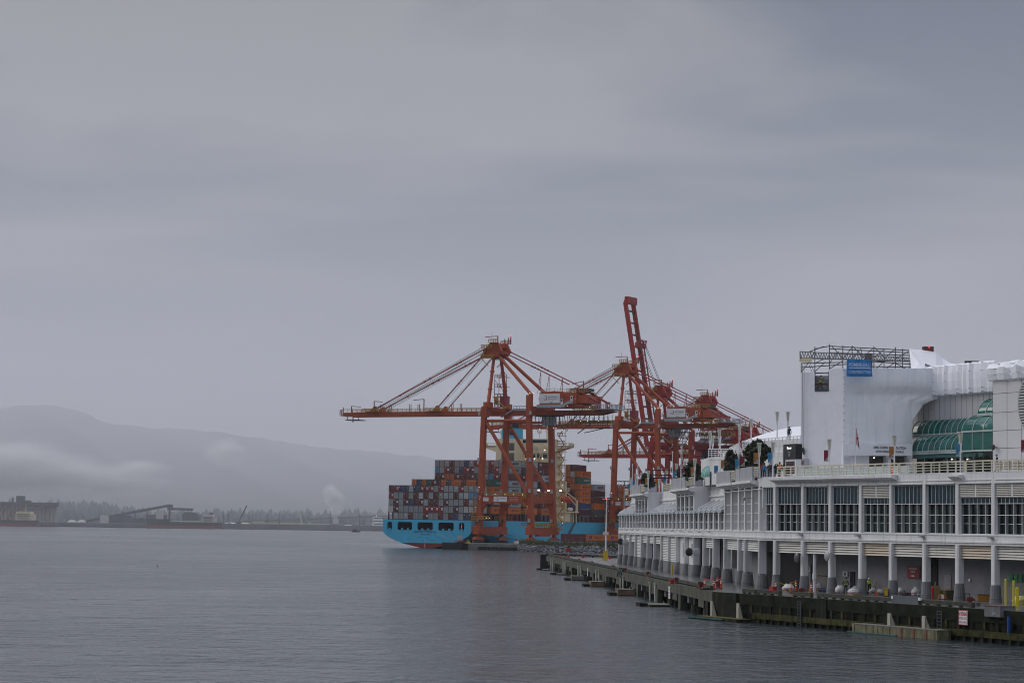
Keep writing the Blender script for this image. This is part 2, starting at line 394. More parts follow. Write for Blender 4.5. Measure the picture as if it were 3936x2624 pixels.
dome('pale dome just right of the white superstructure', 855, 912, 2006, 2018, pale); dome('pale dome next to the long yellow shed', 917, 965, 2007, 2019, yshed)
dome('grey dome left of the blue walled dome', 1312, 1360, 2015, 2025, pale); dome('blue walled dome beside the white ferry', 1362, 1414, 2016, 2025, fblue)
simple('long_shed', 'very long yellow roofed shed on the far shore', 'shed', 1100, [(958,1238,2011,2022,DF+30,40),(1020,1130,2008,2011,DF+34,30)], yshed)
simple('low_shed', 'low white shed below the steam plume', 'shed', 1260, [(1185,1192,2006,2024,DF+18,10),(1190,1270,2012,2015,DF+20,12)], pale)
simple('low_shed', 'low brownish shed in front of the long yellow one', 'shed', 1000, [(975,1026,2021,2029,DF+4,12)], louv2)
o = simple('far_wharf', 'dark timber wharf along the far waterline below the silos', 'wharf', 340, [(130,562,2012,2018,DF-12,12),(130,562,2018,2027,DF-8,3)], wharfm)
o = simple('far_wharf', 'low dark bank and wharf running right from the long bulk carrier', 'wharf', 1150, [(846,1900,2026,2036,DF-8,10)], wharfm)
# plant tower under the steam
simple('plant_tower', 'pale tower under the steam plume', 'tower', 1288, [(1279,1299,1991,2012,DF+50,8),(1283,1295,1985,1991,DF+51,5)], pale)
# bridge
base = at(1200, 2010, 3500); base.z = 0; t = thing('road_bridge', 'long grey truss bridge faint in the haze behind the yellow shed', 'bridge', base)
mb = B(); P0, P1 = at(940,2003,3500), at(1600,1978,3500)
mb.bar(P0, P1, 8, 2.2); mb.bar(P0-Vector((0,0,6)), P1-Vector((0,0,6)), 6, .8)
for k in range(60):
    a = P0.lerp(P1, k/60); b = P0.lerp(P1, (k+.5)/60)-Vector((0,0,6)); c = P0.lerp(P1, (k+1)/60); mb.bar(a, b, .6); mb.bar(b, c, .6)
mb.build('deck_truss', dkst, t)
for k in range(11):
    mb = B(); a = P0.lerp(P1, (k+.5)/11); mb.box(a.x-1.4, a.x+1.4, a.y-4, a.y+4, 0, a.z-6); mb.build('pier', dkst, t)
# ferry
base = at(1456, 2028, DF+10); base.z = 0; t = thing('ferry', 'white multi deck ferry moored just left of the blue ship stern', 'ship', base)
mb = B(); fbox(mb, 1430, 1490, 2024, 2034, DF, 20); mb.build('hull', dkst, t)
mb = B(); fbox(mb, 1430, 1490, 2008, 2024, DF+2, 16); fbox(mb, 1434, 1490, 1998, 2008, DF+3, 14); fbox(mb, 1432, 1466, 1986, 1998, DF+4, 12); fbox(mb, 1444, 1448, 1976, 1986, DF+8, 2); mb.build('superstructure', signw, t)
mb = B()
for y in (1989, 2001, 2012): fbox(mb, 1436, 1484, y, y+2.5, DF+1.5+(2018-y)/16, .3)
mb.build('window_band', dkst, t)
# cranes on the far shore
def fcrane(label, foot, tip, mm, w=1.0):
    a = at(*foot, DF+15); b = at(*tip, DF+15); base = Vector((a.x, a.y, 0))
    t = thing('mobile_crane', label, 'crane', base)
    f = lambda: MB(lambda v: (v[0]-base.x, v[1]-base.y, v[2]))
    f().bar(a, b, w).build('boom', mm, t); f().box(a.x-3, a.x+3, a.y-2, a.y+2, 0, max(3, a.z)).build('cab', mm, t)
fcrane('dark crane with a long raised boom leaning right beyond the pale domes', (918,2005), (949,1941), dkst, 1.6)
fcrane('slim dark derrick standing between the two domes right of the bulk carrier', (881,2010), (876,1973), dkst, 1.2)
fcrane('pale orange crane rising behind the long yellow shed', (1160,2008), (1152,1970), louv2, 1.6)
for k, (px, y0, y1, lb) in enumerate(((971,1966,2008,'thin lattice mast left of the yellow shed'), (1027,1972,2006,'thin lattice mast above the left part of the yellow shed'), (1075,1966,2004,'thinner of two masts above the middle of the yellow shed'), (1269,1962,2020,'tall thin mast left of the steam plume'), (1382,1968,2018,'tall thin mast right of the steam plume'), (858,1968,2004,'thin pale mast at the end of the long carrier'))):
    base = at(px, y1, DF+20); base.z = 0
    mb = B(); z = at(px, y0, DF+20).z; mb.bar((base.x, base.y, 0), (base.x, base.y, z), 1.0, w2=.4); mb.bar((base.x-2, base.y, z*.8), (base.x+2, base.y, z*.8), .4); o = mb.build('lattice_mast', dkst); o.location = base; tag(o, lb, 'mast')
# speedboat and its wake
p = ground(1366, 2044); t = thing('speedboat', 'small dark motor boat trailing a white wake far out on the water', 'boat', p)
MB().extrude([(-4,-1.3,0),(3,-1.3,0),(5,0,.3),(3,1.3,0),(-4,1.3,0)], (0,0,1.3)).build('hull', blk, t); MB().box(-2.5,1.5,-1,1,1.3,3.2).build('cabin', dkst, t)
foam = mat('wake_foam', (.7,.72,.74), .8, .1)
MB().poly([(6,-3,.06),(9,0,.06),(4,1.5,.06),(-20,1,.05),(-80,6,.04),(-82,-2,.04),(-20,-3,.05)]).build('wake', foam, t)
p = ground(606, 2176); mb = MB(); mb.lathe(0,0,[(.14,-.2),(.16,.15),(.05,.22),(.04,.5)],8); o = mb.build('buoy', blk); o.location = p; tag(o, 'small dark marker buoy alone on the open water', 'buoy')

# low cloud and steam, as volumes
def vol_mat(name, dens, scale, lo, hi, col=(.95,.95,.95), det=4, soft=None):
    M = bpy.data.materials.new(name); M.use_nodes = True; t = M.node_tree; t.nodes.clear()
    o = N(t, 'ShaderNodeOutputMaterial'); v = N(t, 'ShaderNodeVolumePrincipled'); v.inputs['Color'].default_value = (*col, 1); v.inputs['Anisotropy'].default_value = .2
    t.links.new(v.outputs[0], o.inputs['Volume'])
    if scale is None: v.inputs['Density'].default_value = dens; return M
    co = N(t, 'ShaderNodeTexCoord'); n = N(t, 'ShaderNodeTexNoise'); n.inputs['Scale'].default_value = scale; n.inputs['Detail'].default_value = det
    t.links.new(co.outputs['Object'], n.inputs['Vector'])
    ln = N(t, 'ShaderNodeVectorMath'); ln.operation = 'LENGTH'; t.links.new(co.outputs['Object'], ln.inputs[0])
    fall = N(t, 'ShaderNodeMapRange'); fall.interpolation_type = 'SMOOTHSTEP'; t.links.new(ln.outputs['Value'], fall.inputs[0]); fall.inputs[1].default_value = 1.0; fall.inputs[2].default_value = .15; fall.inputs[3].default_value = 0; fall.inputs[4].default_value = 1
    nn = math_n(t, 'MULTIPLY', math_n(t, 'SUBTRACT', n.outputs['Fac'], .5), hi)
    d = math_n(t, 'MULTIPLY', math_n(t, 'MULTIPLY', math_n(t, 'SUBTRACT', math_n(t, 'ADD', fall.outputs[0], nn), lo), fall.outputs[0], False), dens)
    t.links.new(math_n(t, 'MAXIMUM', d, 0.0), v.inputs['Density'])
    return M
def puff(name, px, py, rx, ry, d, dep, M, label=None, cat=None, kind=None):
    k = d/FPX; mb = MB(); n = 14
    mb.lathe(0, 0, [(max(.01, math.sin(math.pi*j/8)), -math.cos(math.pi*j/8)) for j in range(9)], n); o = mb.build(name, M)
    o.location = at(px, py, d); o.scale = (rx*k, dep, ry*k); return tag(o, label, cat, None, kind)
fogm = vol_mat('low_cloud', .045, 2.2, .28, 2.6, det=7)
for q in ((10,1775,470,150,3300,90), (250,1825,380,110,3290,80), (450,1855,300,85,3290,60), (520,1800,210,65,3290,50), (-60,1850,360,90,3300,80), (860,1730,130,90,3600,60)):
    puff('low_cloud', *q, fogm, kind='stuff')
stm = vol_mat('steam_plume', .17, 2.0, .25, 2.4, det=6)
mb = MB(); 
for j, (px, py, rx, ry) in enumerate(((1283,1912,62,56), (1268,1884,46,44), (1288,1952,40,56))):
    puff('steam_cloud', px, py, rx, ry, DF+55, (rx+ry)/2*.33, stm, kind='stuff')
# haze
mb = MB(); mb.box(-3600, 3600, -160, 10000, -1.4, 620); o = mb.build('haze', vol_mat('haze_air', 0.000032, None, 0, 0, (.96,.965,1.0))); tag(o, kind='stuff')

mb = MB(); mb.box(-3550, 3550, 2500, 9900, -1.2, 600); o = mb.build('sea_mist', vol_mat('sea_mist_air', 0.00029, None, 0, 0, (.96,.965,1.0))); tag(o, kind='stuff')
# ------------------------------------------------------------------ container quay (quay frame: x landward, y along the berth, away)
QR = R(-27.5); QO = (-15.5, 1022.0)
Q = Frame(QO[0], QO[1], QR)
QZ = 2.5
quaym = mat('quay_concrete', (.17,.17,.155), .85, .3, .25, streak=.5, streakcol=(.07,.07,.06)); yardm = mat('yard_asphalt', (.06,.06,.06), .8, .25, .1)
rockm = mat('riprap_rock', (.17,.17,.175), .9, .55, .35, bump=.5); weedm = mat('dry_weeds', (.10,.11,.045), .95, .5, .5)
def w2q(p):
    d = Vector((p[0]-QO[0], p[1]-QO[1], 0)); return (d.dot(Q.x), d.dot(Q.y), p[2])
mb = MB(Q); mb.box(2.6, 44, -25, 900, -1.2, QZ)
o = mb.build('quay', quaym); tag(o, kind='structure')
mb = MB(); ed = [(12,941),(40,934),(90,926),(180,930)]
pts = [(p[0]-2, p[1]+9, QZ) for p in ed]; 
mb.poly([(p[0],p[1],QZ+.004) for p in ((10,952),(44,944),(92,936),(210,940),(700,1900),(440,1900),(60,1080))]); mb.poly([(p[0],p[1],-1.2) for p in ((10,952),(44,944),(92,936),(210,940))]+[(p[0],p[1],QZ) for p in ((210,940),(92,936),(44,944),(10,952))])
o = mb.build('yard_ground', yardm); tag(o, kind='structure')
# riprap slope: one mass of broken rock
mb = MB(); rr = random.Random(5)
slope = [(4,952),(9,942),(16,936.5),(40,932),(90,924),(180,926)]
for k in range(2600):
    s = rr.random()**1.0*(len(slope)-2.01)
    i = int(s); f = s-i; a, b = slope[i], slope[i+1]; x = a[0]+(b[0]-a[0])*f; y = a[1]+(b[1]-a[1])*f
    g = rr.random(); y += g*9.5-1; z = -.3+g*2.7; r = rr.uniform(.35, .95)*(1.15-.5*g)
    if x < 10: r *= 1.35
    pts = []
    for u in range(3):
        for v in range(5):
            rad = r*rr.uniform(.7, 1.15)*(1 if u == 1 else .62)
            pts.append((x+rad*math.cos(v*1.257+u*.5), y+rad*math.sin(v*1.257+u*.5), z+(u-1)*r*.62))
    fs = [(v, (v+1)%5, 5+(v+1)%5, 5+v) for v in range(5)]+[(5+v, 5+(v+1)%5, 10+(v+1)%5, 10+v) for v in range(5)]+[(4,3,2,1,0),(10,11,12,13,14)]
    mb.raw(pts, fs, rr.choice((0,0,1,1,2)))
o = mb.build('riprap', [rockm, mat('riprap_dark', (.06,.06,.062), .9, .4, .5), mat('riprap_pale', (.30,.30,.30), .9, .3, .5)]); tag(o, kind='stuff')
mb = MB()
for k in range(5200):
    s = rr.random()*(len(slope)-2.01); i = int(s); f = s-i; a, b = slope[i], slope[i+1]; x = a[0]+(b[0]-a[0])*f; y = a[1]+(b[1]-a[1])*f+rr.uniform(9, 16)
    h = rr.uniform(.4, 1.7)*(1 if rr.random() > .15 else 1.5); w = rr.uniform(.15,.45); an = rr.uniform(0, 3.1); dx, dy = math.cos(an)*w, math.sin(an)*w; lx = rr.uniform(-.4,.4)
    mb.poly([(x-dx,y-dy,QZ),(x+dx,y+dy,QZ),(x+lx,y,QZ+h)])
o = mb.build('weeds', weedm); tag(o, kind='stuff')
# dark corner dolphin and recessed face of the quay end
mb = MB(Q); mb.box(1.6, 10.5, -27.5, -25, -1.2, QZ+.25); mb.box(10.5, 12, -26, -25, -1.2, QZ-.1); o = mb.build('corner_fender', blk); tag(o, 'black fender block on the corner of the container quay under the ship stern', 'fender')
mb = MB(Q)
for k in range(22): mb.box(17+k*1.18, 17.9+k*1.18, -25.6, -25, -1.2, 1.05)
mb.box(16.6, 43, -25.5, -25, .95, 1.25); o = mb.build('sheet_piling', blk); tag(o, 'black ribbed sheet piling along the foot of the quay end', 'piling')
# fence behind the weeds
mb = MB(); P = [Vector((10,958,QZ)), Vector((44,950,QZ)), Vector((92,943,QZ)), Vector((150,944,QZ))]
fencem = mat('chain_link', (.25,.26,.25), .6, .1)
for a, b in zip(P, P[1:]):
    n = round((b-a).length/3)
    for k in range(n): c = a.lerp(b, k/n); mb.bar(c, c+Vector((0,0,3.4)), .07)
    for z in (1.2, 2.3, 3.3): mb.bar(a+Vector((0,0,z)), b+Vector((0,0,z)), .04)
o = mb.build('chain_link_fence', fencem); tag(o, 'thin grey chain link fence behind the weeds above the riprap', 'fence')

# ------------------------------------------------------------------ container ship
ship = thing('container_ship', 'big light blue container ship with open stern ports, berthed stern on', 'ship', Q((0,0,0)), QR)
BW = 41.8
prof = [(0,11.6),(0,6.7),(-1.3,5.2),(-3.6,3.9),(-9.9,1.75),(-18.8,-.05),(-23,-.05),(-31.9,1.75),(-38.2,3.9),(-40.5,5.2),(-41.8,6.7),(-41.8,11.6)]
full = [(0,11.6),(0,6.7),(0,5.2),(0,3.9),(0,1.75),(0,-2),(-41.8,-2),(-41.8,1.75),(-41.8,3.9),(-41.8,5.2),(-41.8,6.7),(-41.8,11.6)]
def secp(t):
    if t >= 225:
        f = (t-225)/75; w = 1-f**1.6
        return [(-20.9+(p[0]+20.9)*w, p[1]+f*4) for p in full]
    f = min(1, t/46); f = f*f*(3-2*f)
    return [(a[0]+(b[0]-a[0])*f, a[1]+(b[1]-a[1])*f) for a, b in zip(prof, full)]
ts = [0,6,12,20,30,40,50,225,250,275,292,299]
mb = MB(); rings = []
ring = [[(x, t, z) for x, z in secp(t)] for t in ts]
n = 12
for a, b in zip(ring, ring[1:]):
    for k in range(n-1): mb.poly([a[k], b[k], b[k+1], a[k+1]], 1 if min(a[k][2], a[k+1][2], b[k][2], b[k+1][2]) < 1.5 and max(a[k][2], a[k+1][2], b[k][2], b[k+1][2]) < 3 else 0)
    mb.poly([a[0], a[n-1], b[n-1], b[0]], 2)
mb.build('hull', [teal, boot, dkst], ship)
# transom with five ports
zx = lambda z: (z-45)/1365*BW-BW
ports = [(115,188),(275,500),(585,820),(907,1140),(1225,1302)]
ports = [(zx(a), zx(b)) for a, b in ports]; z0, z1 = 7.35, 10.6
mb = MB(); Y = -.02
mb.poly([(-BW,Y,z1),(0,Y,z1),(0,Y,11.6),(-BW,Y,11.6)])
e = [-BW]+[q for p in ports for q in p]+[0]
for a, b in zip(e[0::2], e[1::2]): mb.poly([(a,Y,z0),(b,Y,z0),(b,Y,z1),(a,Y,z1)])
mb.poly([(-BW,Y,z0)]+[(x,Y,z) for x, z in reversed(prof[1:4])][::-1][:0]+[(-BW,Y,6.7),(-40.5,Y,5.2),(-38.2,Y,3.9),(-33.2,Y,2.1),(-8.6,Y,2.1),(-3.6,Y,3.9),(-1.3,Y,5.2),(0,Y,6.7),(0,Y,z0)])
mb.poly([(-33.2,Y,2.1),(-31.9,Y,1.75),(-23,Y,-.05),(-18.8,Y,-.05),(-9.9,Y,1.75),(-8.6,Y,2.1)], 1)
for a, b in ports:
    c = .45
    for (px, sx) in ((a,1),(b,-1)):
        for (pz, sz) in ((z0,1),(z1,-1)): mb.poly([(px,Y,pz),(px+sx*c,Y,pz),(px,Y,pz+sz*c)])
mb.build('transom', [teal, boot], ship)
moor = mat('mooring_deck', (.05,.022,.022), .8, .3, .3)
mb = MB(); mb.box(-BW+.3, -.3, 7, 7.2, 7.0, 11.4); mb.box(-BW+.3, -.3, .3, 7, 7.0, 7.2)
for a, b in ports[1:4]: mb.box(a+1.5, a+3.5, 3, 5, 7.2, 8.6); mb.box(b-3, b-1.2, 3, 4.5, 7.2, 9.2)
mb.build('mooring_deck', moor, ship)
for a, b in ports:
    k = 1 if b-a < 4 else 2
    for j in range(k):
        mb = MB(); c = (a+b)/2 if k == 1 else a+(b-a)*(.32+.4*j); mb.lathe(c, .0, [(.55, z0+.02), (.55, z0+.75)], 8, sy=.5); mb.build('fairlead', teal, ship)
gcol = mat('hull_name_ink', (.02,.04,.09), .6, 0)
xf = lambda a: zx(a)
def stern_text(s, a, b, z, h): text('lettering', s, ((xf(a)+xf(b))/2, Y, z), (1,0,0), (0,0,1), xf(b)-xf(a), h, gcol, ship, .03)
stern_text('MAERSK STEPNICA', 527, 875, 6.65, .80); stern_text('HONG KONG', 622, 787, 5.6, .55)
mb = MB(); 
for k in range(9): mb.box(xf(698), xf(709), -.05, -.03, -.2+k*.45, -.05+k*.45)
mb.build('draught_marks', signw, ship)
rust = mat('rust_stain', (.03,.12,.18), .7, .4, .6)
mb = MB()
for a, b, z in ((430,470,3.4),(590,640,4.4),(640,700,3.0),(700,760,4.2),(780,860,3.1),(880,930,4.4),(720,735,3.6)): mb.box(xf(a), xf(b), -.05, -.03, z, z+.14)
mb.build('scuff', rust, ship)
# hull side: draught lines, gangway
mb = MB(); mb.box(.0,.04,70,130,3.6,3.66); mb.build('weld_line', gcol, ship)
mb = MB(); a = Vector((.8, 95, 11.8)); b = Vector((1.2, 84, 3.0)); mb.bar(a, b, 1.0, .25); mb.bar(a+Vector((0,0,.9)), b+Vector((0,0,.9)), .1); mb.bar(a+Vector((.5,0,.9)), b+Vector((.5,0,.9)), .1); mb.build('gangway', dkst, ship)
# lashing structures between bays (dark red)
lash = mat('lashing_bridge', (.085,.03,.028), .7, .3, .2)
bays = [3, 18, 33.5, 49, 64.5, 102, 117, 132, 147, 162, 177]
for y in bays:
    if y in (18,): pass
    mb = MB()
    if y > 3:
        for k in range(17): x = -BW+.5+k*2.42; mb.box(x, x+.35, y-1.6, y-1.1, 11.6, 15.5)
        mb.box(-BW+.3, -.3, y-1.7, y-1.0, 14.1, 14.5)
    mb.box(-BW+.2, -.2, y, y+11.6, 11.6, 11.75)
    for q in (.15, .5, .85): mb.box(-.9, -.25, y+12*q, y+12*q+.9, 11.6, 14.2)
    mb.build('lashing_bridge', lash, ship)
# superstructure
cream2 = shipcream
acc = None
mb = MB(); mb.box(-33.8, -8, 87, 99, 11.6, 43.6); mb.box(-BW-.8, .8, 88, 93, 44.4, 45.2)
for s, x0, x1 in ((-1, -BW-.8, -33.8), (1, .8, -8)):
    mb.extrude([(x0, 88, 45.2), (x0, 88, 44.5), (x1, 88, 41.8), (x1, 88, 45.2)], (0, 5, 0))
    mb.box(min(x0, x0-s*.3), max(x0, x0-s*.3), 88, 93, 45.2, 46.3)
mb.box(-33.8, -8, 86.9, 93, 43.6, 45.2); mb.box(-30, -9, 88, 97, 45.2, 48.2)
mb.build('accommodation', cream2, ship)
mb = MB(); mb.rail((-BW-.8, 88, 45.2), (.8, 88, 45.2), 1.1, 2, .05, 3); mb.rail((-22, 86.9, 41), (-9, 86.9, 41), 1.1, 1.5, .05, 3); mb.rail((-22, 86.9, 37), (-9, 86.9, 37), 1.1, 1.5, .05, 3); mb.build('railing', cream2, ship)
mb = MB(); mb.box(-29, -10, 87.95, 88.0, 46.4, 47.7); mb.build('bridge_windows', glass_b, ship)
mb = MB()
for z in (39.6, 35.6, 31.6):
    for x in (-20.5, -17.5, -14.5, -11.5): mb.box(x, x+2.1, 86.93, 86.98, z, z+2.2)
mb.build('deck_opening', dkst, ship)
mb = MB(); mb.box(-31.5, -21.7, 80, 87, 11.6, 48); mb.build('engine_casing', cream2, ship)
mb = MB()
mb.build('casing_louvre', dkst, ship) if False else None
for x in (-28.6, -25.0):
    for z in (38.4, 42.8):
        mb = MB()
        for k in range(8): mb.box(x, x+2.7, 79.93, 79.99, z+k*.42, z+k*.42+.3)
        mb.build('casing_louvre', dkst, ship)
mb = MB(); mb.box(-29, -21.7, 80.5, 87, 48, 52.6); fun = mb.build('funnel', teal, ship)
mb = MB(); mb.box(-28.2, -26.2, 80.42, 80.48, 49.5, 51.5); mb.box(-25, -22.8, 80.42, 80.48, 49.5, 51.5); mb.build('vent_opening', dkst, fun)
mb = MB()
for x, y, r, h in ((-23.6,83,1.8,3.4),(-26.5,83,.7,2.2),(-28,83.5,.5,1.8),(-25.2,85,.5,2.0)): mb.lathe(x, y, [(r, 52.6), (r, 52.6+h*.8), (r*1.15, 52.6+h)], 10)
mb.build('exhaust', blk, fun)
for x, y, z in ((-30.6, 83, 48), (-15.5, 91, 48.2), (-33, 90, 45.3)):
    mb = MB(); mb.lathe(x, y, [(.2, z), (.2, z+2.2), (.9, z+2.5), (1.15, z+3.3), (.8, z+4.2), (.1, z+4.6)], 10); mb.build('radar_dome', signw, ship)
mb = MB(); mb.bar((-11.5, 91, 48.2), (-11.5, 91, 57), 1.0, .8, w2=.5); mb.bar((-14, 91, 54), (-9, 91, 54), .3); mb.bar((-13, 91, 51.5), (-10, 91, 51.5), .3); mb.bar((-11.5, 91, 57), (-11.5, 91, 59.5), .15); mb.box(-12.3,-10.7,90.2,91.8,55.8,56.2); mb.build('radar_mast', cream2, ship)
for k, (x0, z0_, x1, z1_) in enumerate(((-14, 45.2, -12.4, 41.2), (-12.4, 41.2, -14, 37.2))): mb = MB(); mb.bar((x0, 86.3, z0_), (x1, 86.3, z1_), .9, .12); mb.build('stair', cream2, ship)
# lifeboat station on the near side
mb = MB(); mb.box(-5, .6, 84, 99, 15.7, 16.3); mb.box(-5, .2, 84, 91, 11.6, 15.7)
for y in (92.5, 95, 98): mb.box(-.8, -.2, y, y+.7, 11.6, 15.7)
mb.build('boat_deck', cream2, ship)
mb = MB(); mb.box(-9.5, -4.5, 90, 97, 16.3, 29.5); mb.box(-4.6, -2.5, 88.5, 96, 25.2, 25.6); mb.rail((-2.6, 88.5, 25.6), (-2.6, 96, 25.6), 1, 1.5, .06, 2); mb.build('side_house', cream2, ship)
mb = MB(); mb.tube((-1.5, 87, 21.6), (-1.5, 95, 21.2), 1.35, n=8); mb.tube((-1.5, 86.2, 21.6), (-1.5, 87, 21.6), .6, 1.35, n=8); mb.build('lifeboat', fred if False else mat('lifeboat_red', (.5,.05,.03), .5, .1), ship)
mb = MB(); mb.bar((.2, 97.5, 16.3), (.2, 97.5, 21), .8); mb.bar((.2, 97.5, 21), (-.5, 89, 24.5), .45); mb.bar((.2, 97.5, 18.5), (-.5, 90, 23), .3); mb.build('davit', cream2, ship)
mb = MB(); mb.lathe(-1.5, 93.3, [(.1,16.4),(.8,16.8),(.9,17.4),(.5,18)], 8); mb.lathe(-1.5, 95.3, [(.1,16.4),(.8,16.8),(.9,17.4),(.5,18)], 8); mb.build('raft_canister', signw, ship)
mb = MB()
for x, y, z in ((-20,86.8,39.4),(-16,86.8,39.4),(-12,86.8,39.4),(-18,86.8,35.4),(-11,86.8,43.2),(-20,86.8,43.2)): mb.box(x, x+.5, y, y+.12, z-.2, z+.15)
mb.build('deck_lamp', bulb, ship)
# mooring lines to the quay
rope = mat('mooring_rope', (.22,.21,.18), .8, .1)
qb = Vector((9.5, -26, QZ+.5))
for xx in (-19.5, -18.0, -10.8):
    a = Vector((xx, -.1, 7.6)); L = thing_line = MB(); n = 8
    pts = [a.lerp(qb, k/n)-Vector((0,0,math.sin(math.pi*k/n)*.9)) for k in range(n+1)]
    L.path(pts, .035, 4); L.build('mooring_line', rope, ship)

# ------------------------------------------------------------------ containers
ccol = {'G': (.40,.42,.43), 'W': (.62,.61,.57), 'Y': (.34,.31,.25), 'R': (.36,.03,.035), 'M': (.15,.035,.028), 'B': (.045,.08,.19), 'O': (.66,.17,.025), 'N': (.02,.13,.085), 'T': (.07,.40,.68), 'D': (.085,.10,.11), 'P': (.09,.028,.035)}
cname = {'G': 'grey', 'W': 'white', 'Y': 'khaki grey', 'R': 'bright red', 'M': 'maroon', 'B': 'navy blue', 'O': 'orange', 'N': 'green', 'T': 'sky blue', 'D': 'dark slate', 'P': 'dark purple'}
CWD, CLN, CHT, CP = 2.36, 11.8, 2.78, 2.37
hw = mat('door_rods', (.42,.41,.40), .5, .1); hwd = mat('door_rods_dark', (.10,.04,.04), .5, .1); cornr = mat('corner_castings', (.10,.10,.105), .6, .1); hwo = mat('door_marks_pale', (.60,.45,.30), .6, .1)
CMESH = {}
def cont_mesh(c, v):
    "container 2.36 x 11.8 x 2.78, doors at y = 0"
    if (c, v) in CMESH: return CMESH[(c, v)]
    rn = random.Random(hash(c)*0+ord(c)*7+v)
    f = .82+.3*rn.random()
    col = tuple(min(1, x*f) for x in ccol[c])
    body = mat('container_%s_%d' % (cname[c].replace(' ', '_'), v), col, .5, .14, .35, streak=.45, streakcol=tuple(x*.55+.02 for x in col))
    mb = MB()
    mb.box(.04, CWD-.04, .06, CLN-.06, .06, CHT-.05, 0)
    for x in (0, CWD-.14):
        for y in (0, CLN-.16): mb.box(x, x+.14, y, y+.16, 0, CHT, 1)
    for z in (0, CHT-.13): mb.box(0, CWD, 0, .12, z, z+.13, 1); mb.box(0, .1, 0, CLN, z, z+.1, 1); mb.box(CWD-.1, CWD, 0, CLN, z, z+.1, 1)
    # side corrugation, seen from the berth
    for k in range(16):
        y = .4+k*.7; mb.box(CWD-.045, CWD-.005, y, y+.35, .12, CHT-.14, 0)
    for x in (.42, .86, 1.42, 1.88): mb.box(x, x+.06, .02, .06, .15, CHT-.18, 2)
    mb.box(1.14, 1.22, .03, .07, .1, CHT-.14, 1)
    if c in 'GWY':
        for z in (.5, .95, 1.4, 1.85, 2.3): mb.box(.1, 1.06, .035, .055, z, z+.07, 1); mb.box(1.3, 2.26, .035, .055, z, z+.07, 1)
        if v % 2: mb.box(1.0, 1.35, .0, .05, 1.5, 2.1, 3)
    elif c == 'R' or (c == 'M' and v == 0):
        for x in (1.42, 1.86):
            for z in (1.1, 1.62): mb.box(x, x+.36, 0, .05, z, z+.4, 3)
        mb.box(.25, .6, 0, .05, 2.1, 2.3, 3)
    else:
        mb.box(1.5, 2.0, 0, .05, 2.05, 2.2, 4)
        for q in range(3): mb.box(1.5+.2*q, 1.62+.2*q, 0, .05, .8+.3*((q+v) % 3), 1.0+.3*((q+v) % 3), 4)
        if v % 2: mb.box(.3, .6, 0, .05, 1.9, 2.2, 3)
    me = mb.build('container', [body, cornr, hw if c in 'GWY' else hwd, signw, hwo])
    d = me.data; bpy.data.objects.remove(me); CMESH[(c, v)] = d; return d
ordw = ['', 'first','second','third','fourth','fifth','sixth','seventh','eighth','ninth','tenth','eleventh','twelfth','thirteenth','fourteenth','fifteenth','sixteenth','seventeenth']
rc = random.Random(11)
def container(c, col, tier, y, stack, group, zb=11.75, what=None, x=None, z=None, label=None):
    "col 1..17 from the left seen from astern"
    v = rc.randrange(3)
    o = bpy.data.objects.new('shipping_container', cont_mesh(c, v)); C.objects.link(o)
    xl = -BW+.75+(col-1)*CP if x is None else x; zz = zb+(tier-1)*2.83 if z is None else z
    o.location = Q((xl, y, zz)); o.rotation_euler = (0,0,QR)
    lb = label or '%s container in %s, %s from left, %s tier up' % (cname[c], stack, ordw[col], ordw[tier])
    return tag(o, lb, 'container', group)
def logo(o, kind):
    "lettering on the side that faces the berth (x = CWD)"
    X = CWD
    def tx(s, y, z, w, h, m, b=.01): text('lettering', s, (X, y, z), (0,1,0), (0,0,1), w, h, m, o, b)
    if kind == 'M':
        tx('MAERSK', 6.8, 1.4, 6.0, 1.15, ink, .02)
        mb = MB(); mb.box(X, X+.012, 1.4, 2.8, .7, 2.1); s = mb.build('emblem', mat('emblem_blue', (.10,.35,.55), .5, 0), o)
        mb = MB(); mb.poly([(X+.02, 2.1+(.55 if k % 2 else .22)*math.sin(k*math.pi/7), 1.4+(.55 if k % 2 else .22)*math.cos(k*math.pi/7)) for k in range(14)][::-1]); mb.build('star', inkw, s)
    elif kind == 'H':
        tx('Hapag-Lloyd', 7.9, 1.35, 5.0, .95, ink, .012)
        mb = MB()
        for k in (0, 1):
            yy = 3.5+k*.75; mb.extrude([(X, yy, .7), (X, yy+.45, .7), (X, yy+.75, 2.1), (X, yy+.3, 2.1)], (.012, 0, 0))
        mb.box(X, X+.012, 3.4, 5.0, 1.25, 1.5); mb.build('emblem', mat('emblem_navy', (.02,.03,.22), .5, 0), o)
    elif kind == 'U':
        tx('U A S C', 7.6, 1.45, 5.2, .85, inkw, .02)
        MB().box(X, X+.012, 10.8, 11.0, .6, 2.2).build('mark', inkw, o)
    elif kind == 'S':
        tx('HAMBURG SÜD', 6.6, 1.4, 8.0, .95, inkw, .01)
    elif kind == 'L':
        MB().box(X, X+.012, 1.9, 2.05, .5, 2.3).build('mark', inkw, o)
stern = ['GYGMGGMGYMGMBGBD', 'WMGGGGGRRRRGGMGWW', 'GMGMBMMGMMGMGGGMG', 'RGGMYMWMGMYGGMGWT', 'MRBBGBMMRYRGGGRYG']
g1 = 'containers in the stern stack'
for ti, row in enumerate(stern):
    off = 2 if ti == 0 else 1
    for i, c in enumerate(row):
        o = container(c, i+off, ti+1, 3, 'the stern stack', g1)
        if i+off == 17 and ti in (2, 4): logo(o, 'M')
mb = MB(Q)
for x in (-BW+.6, -BW+2.6): mb.box(x, x+.4, 3, 3.5, 11.6, 14.6)
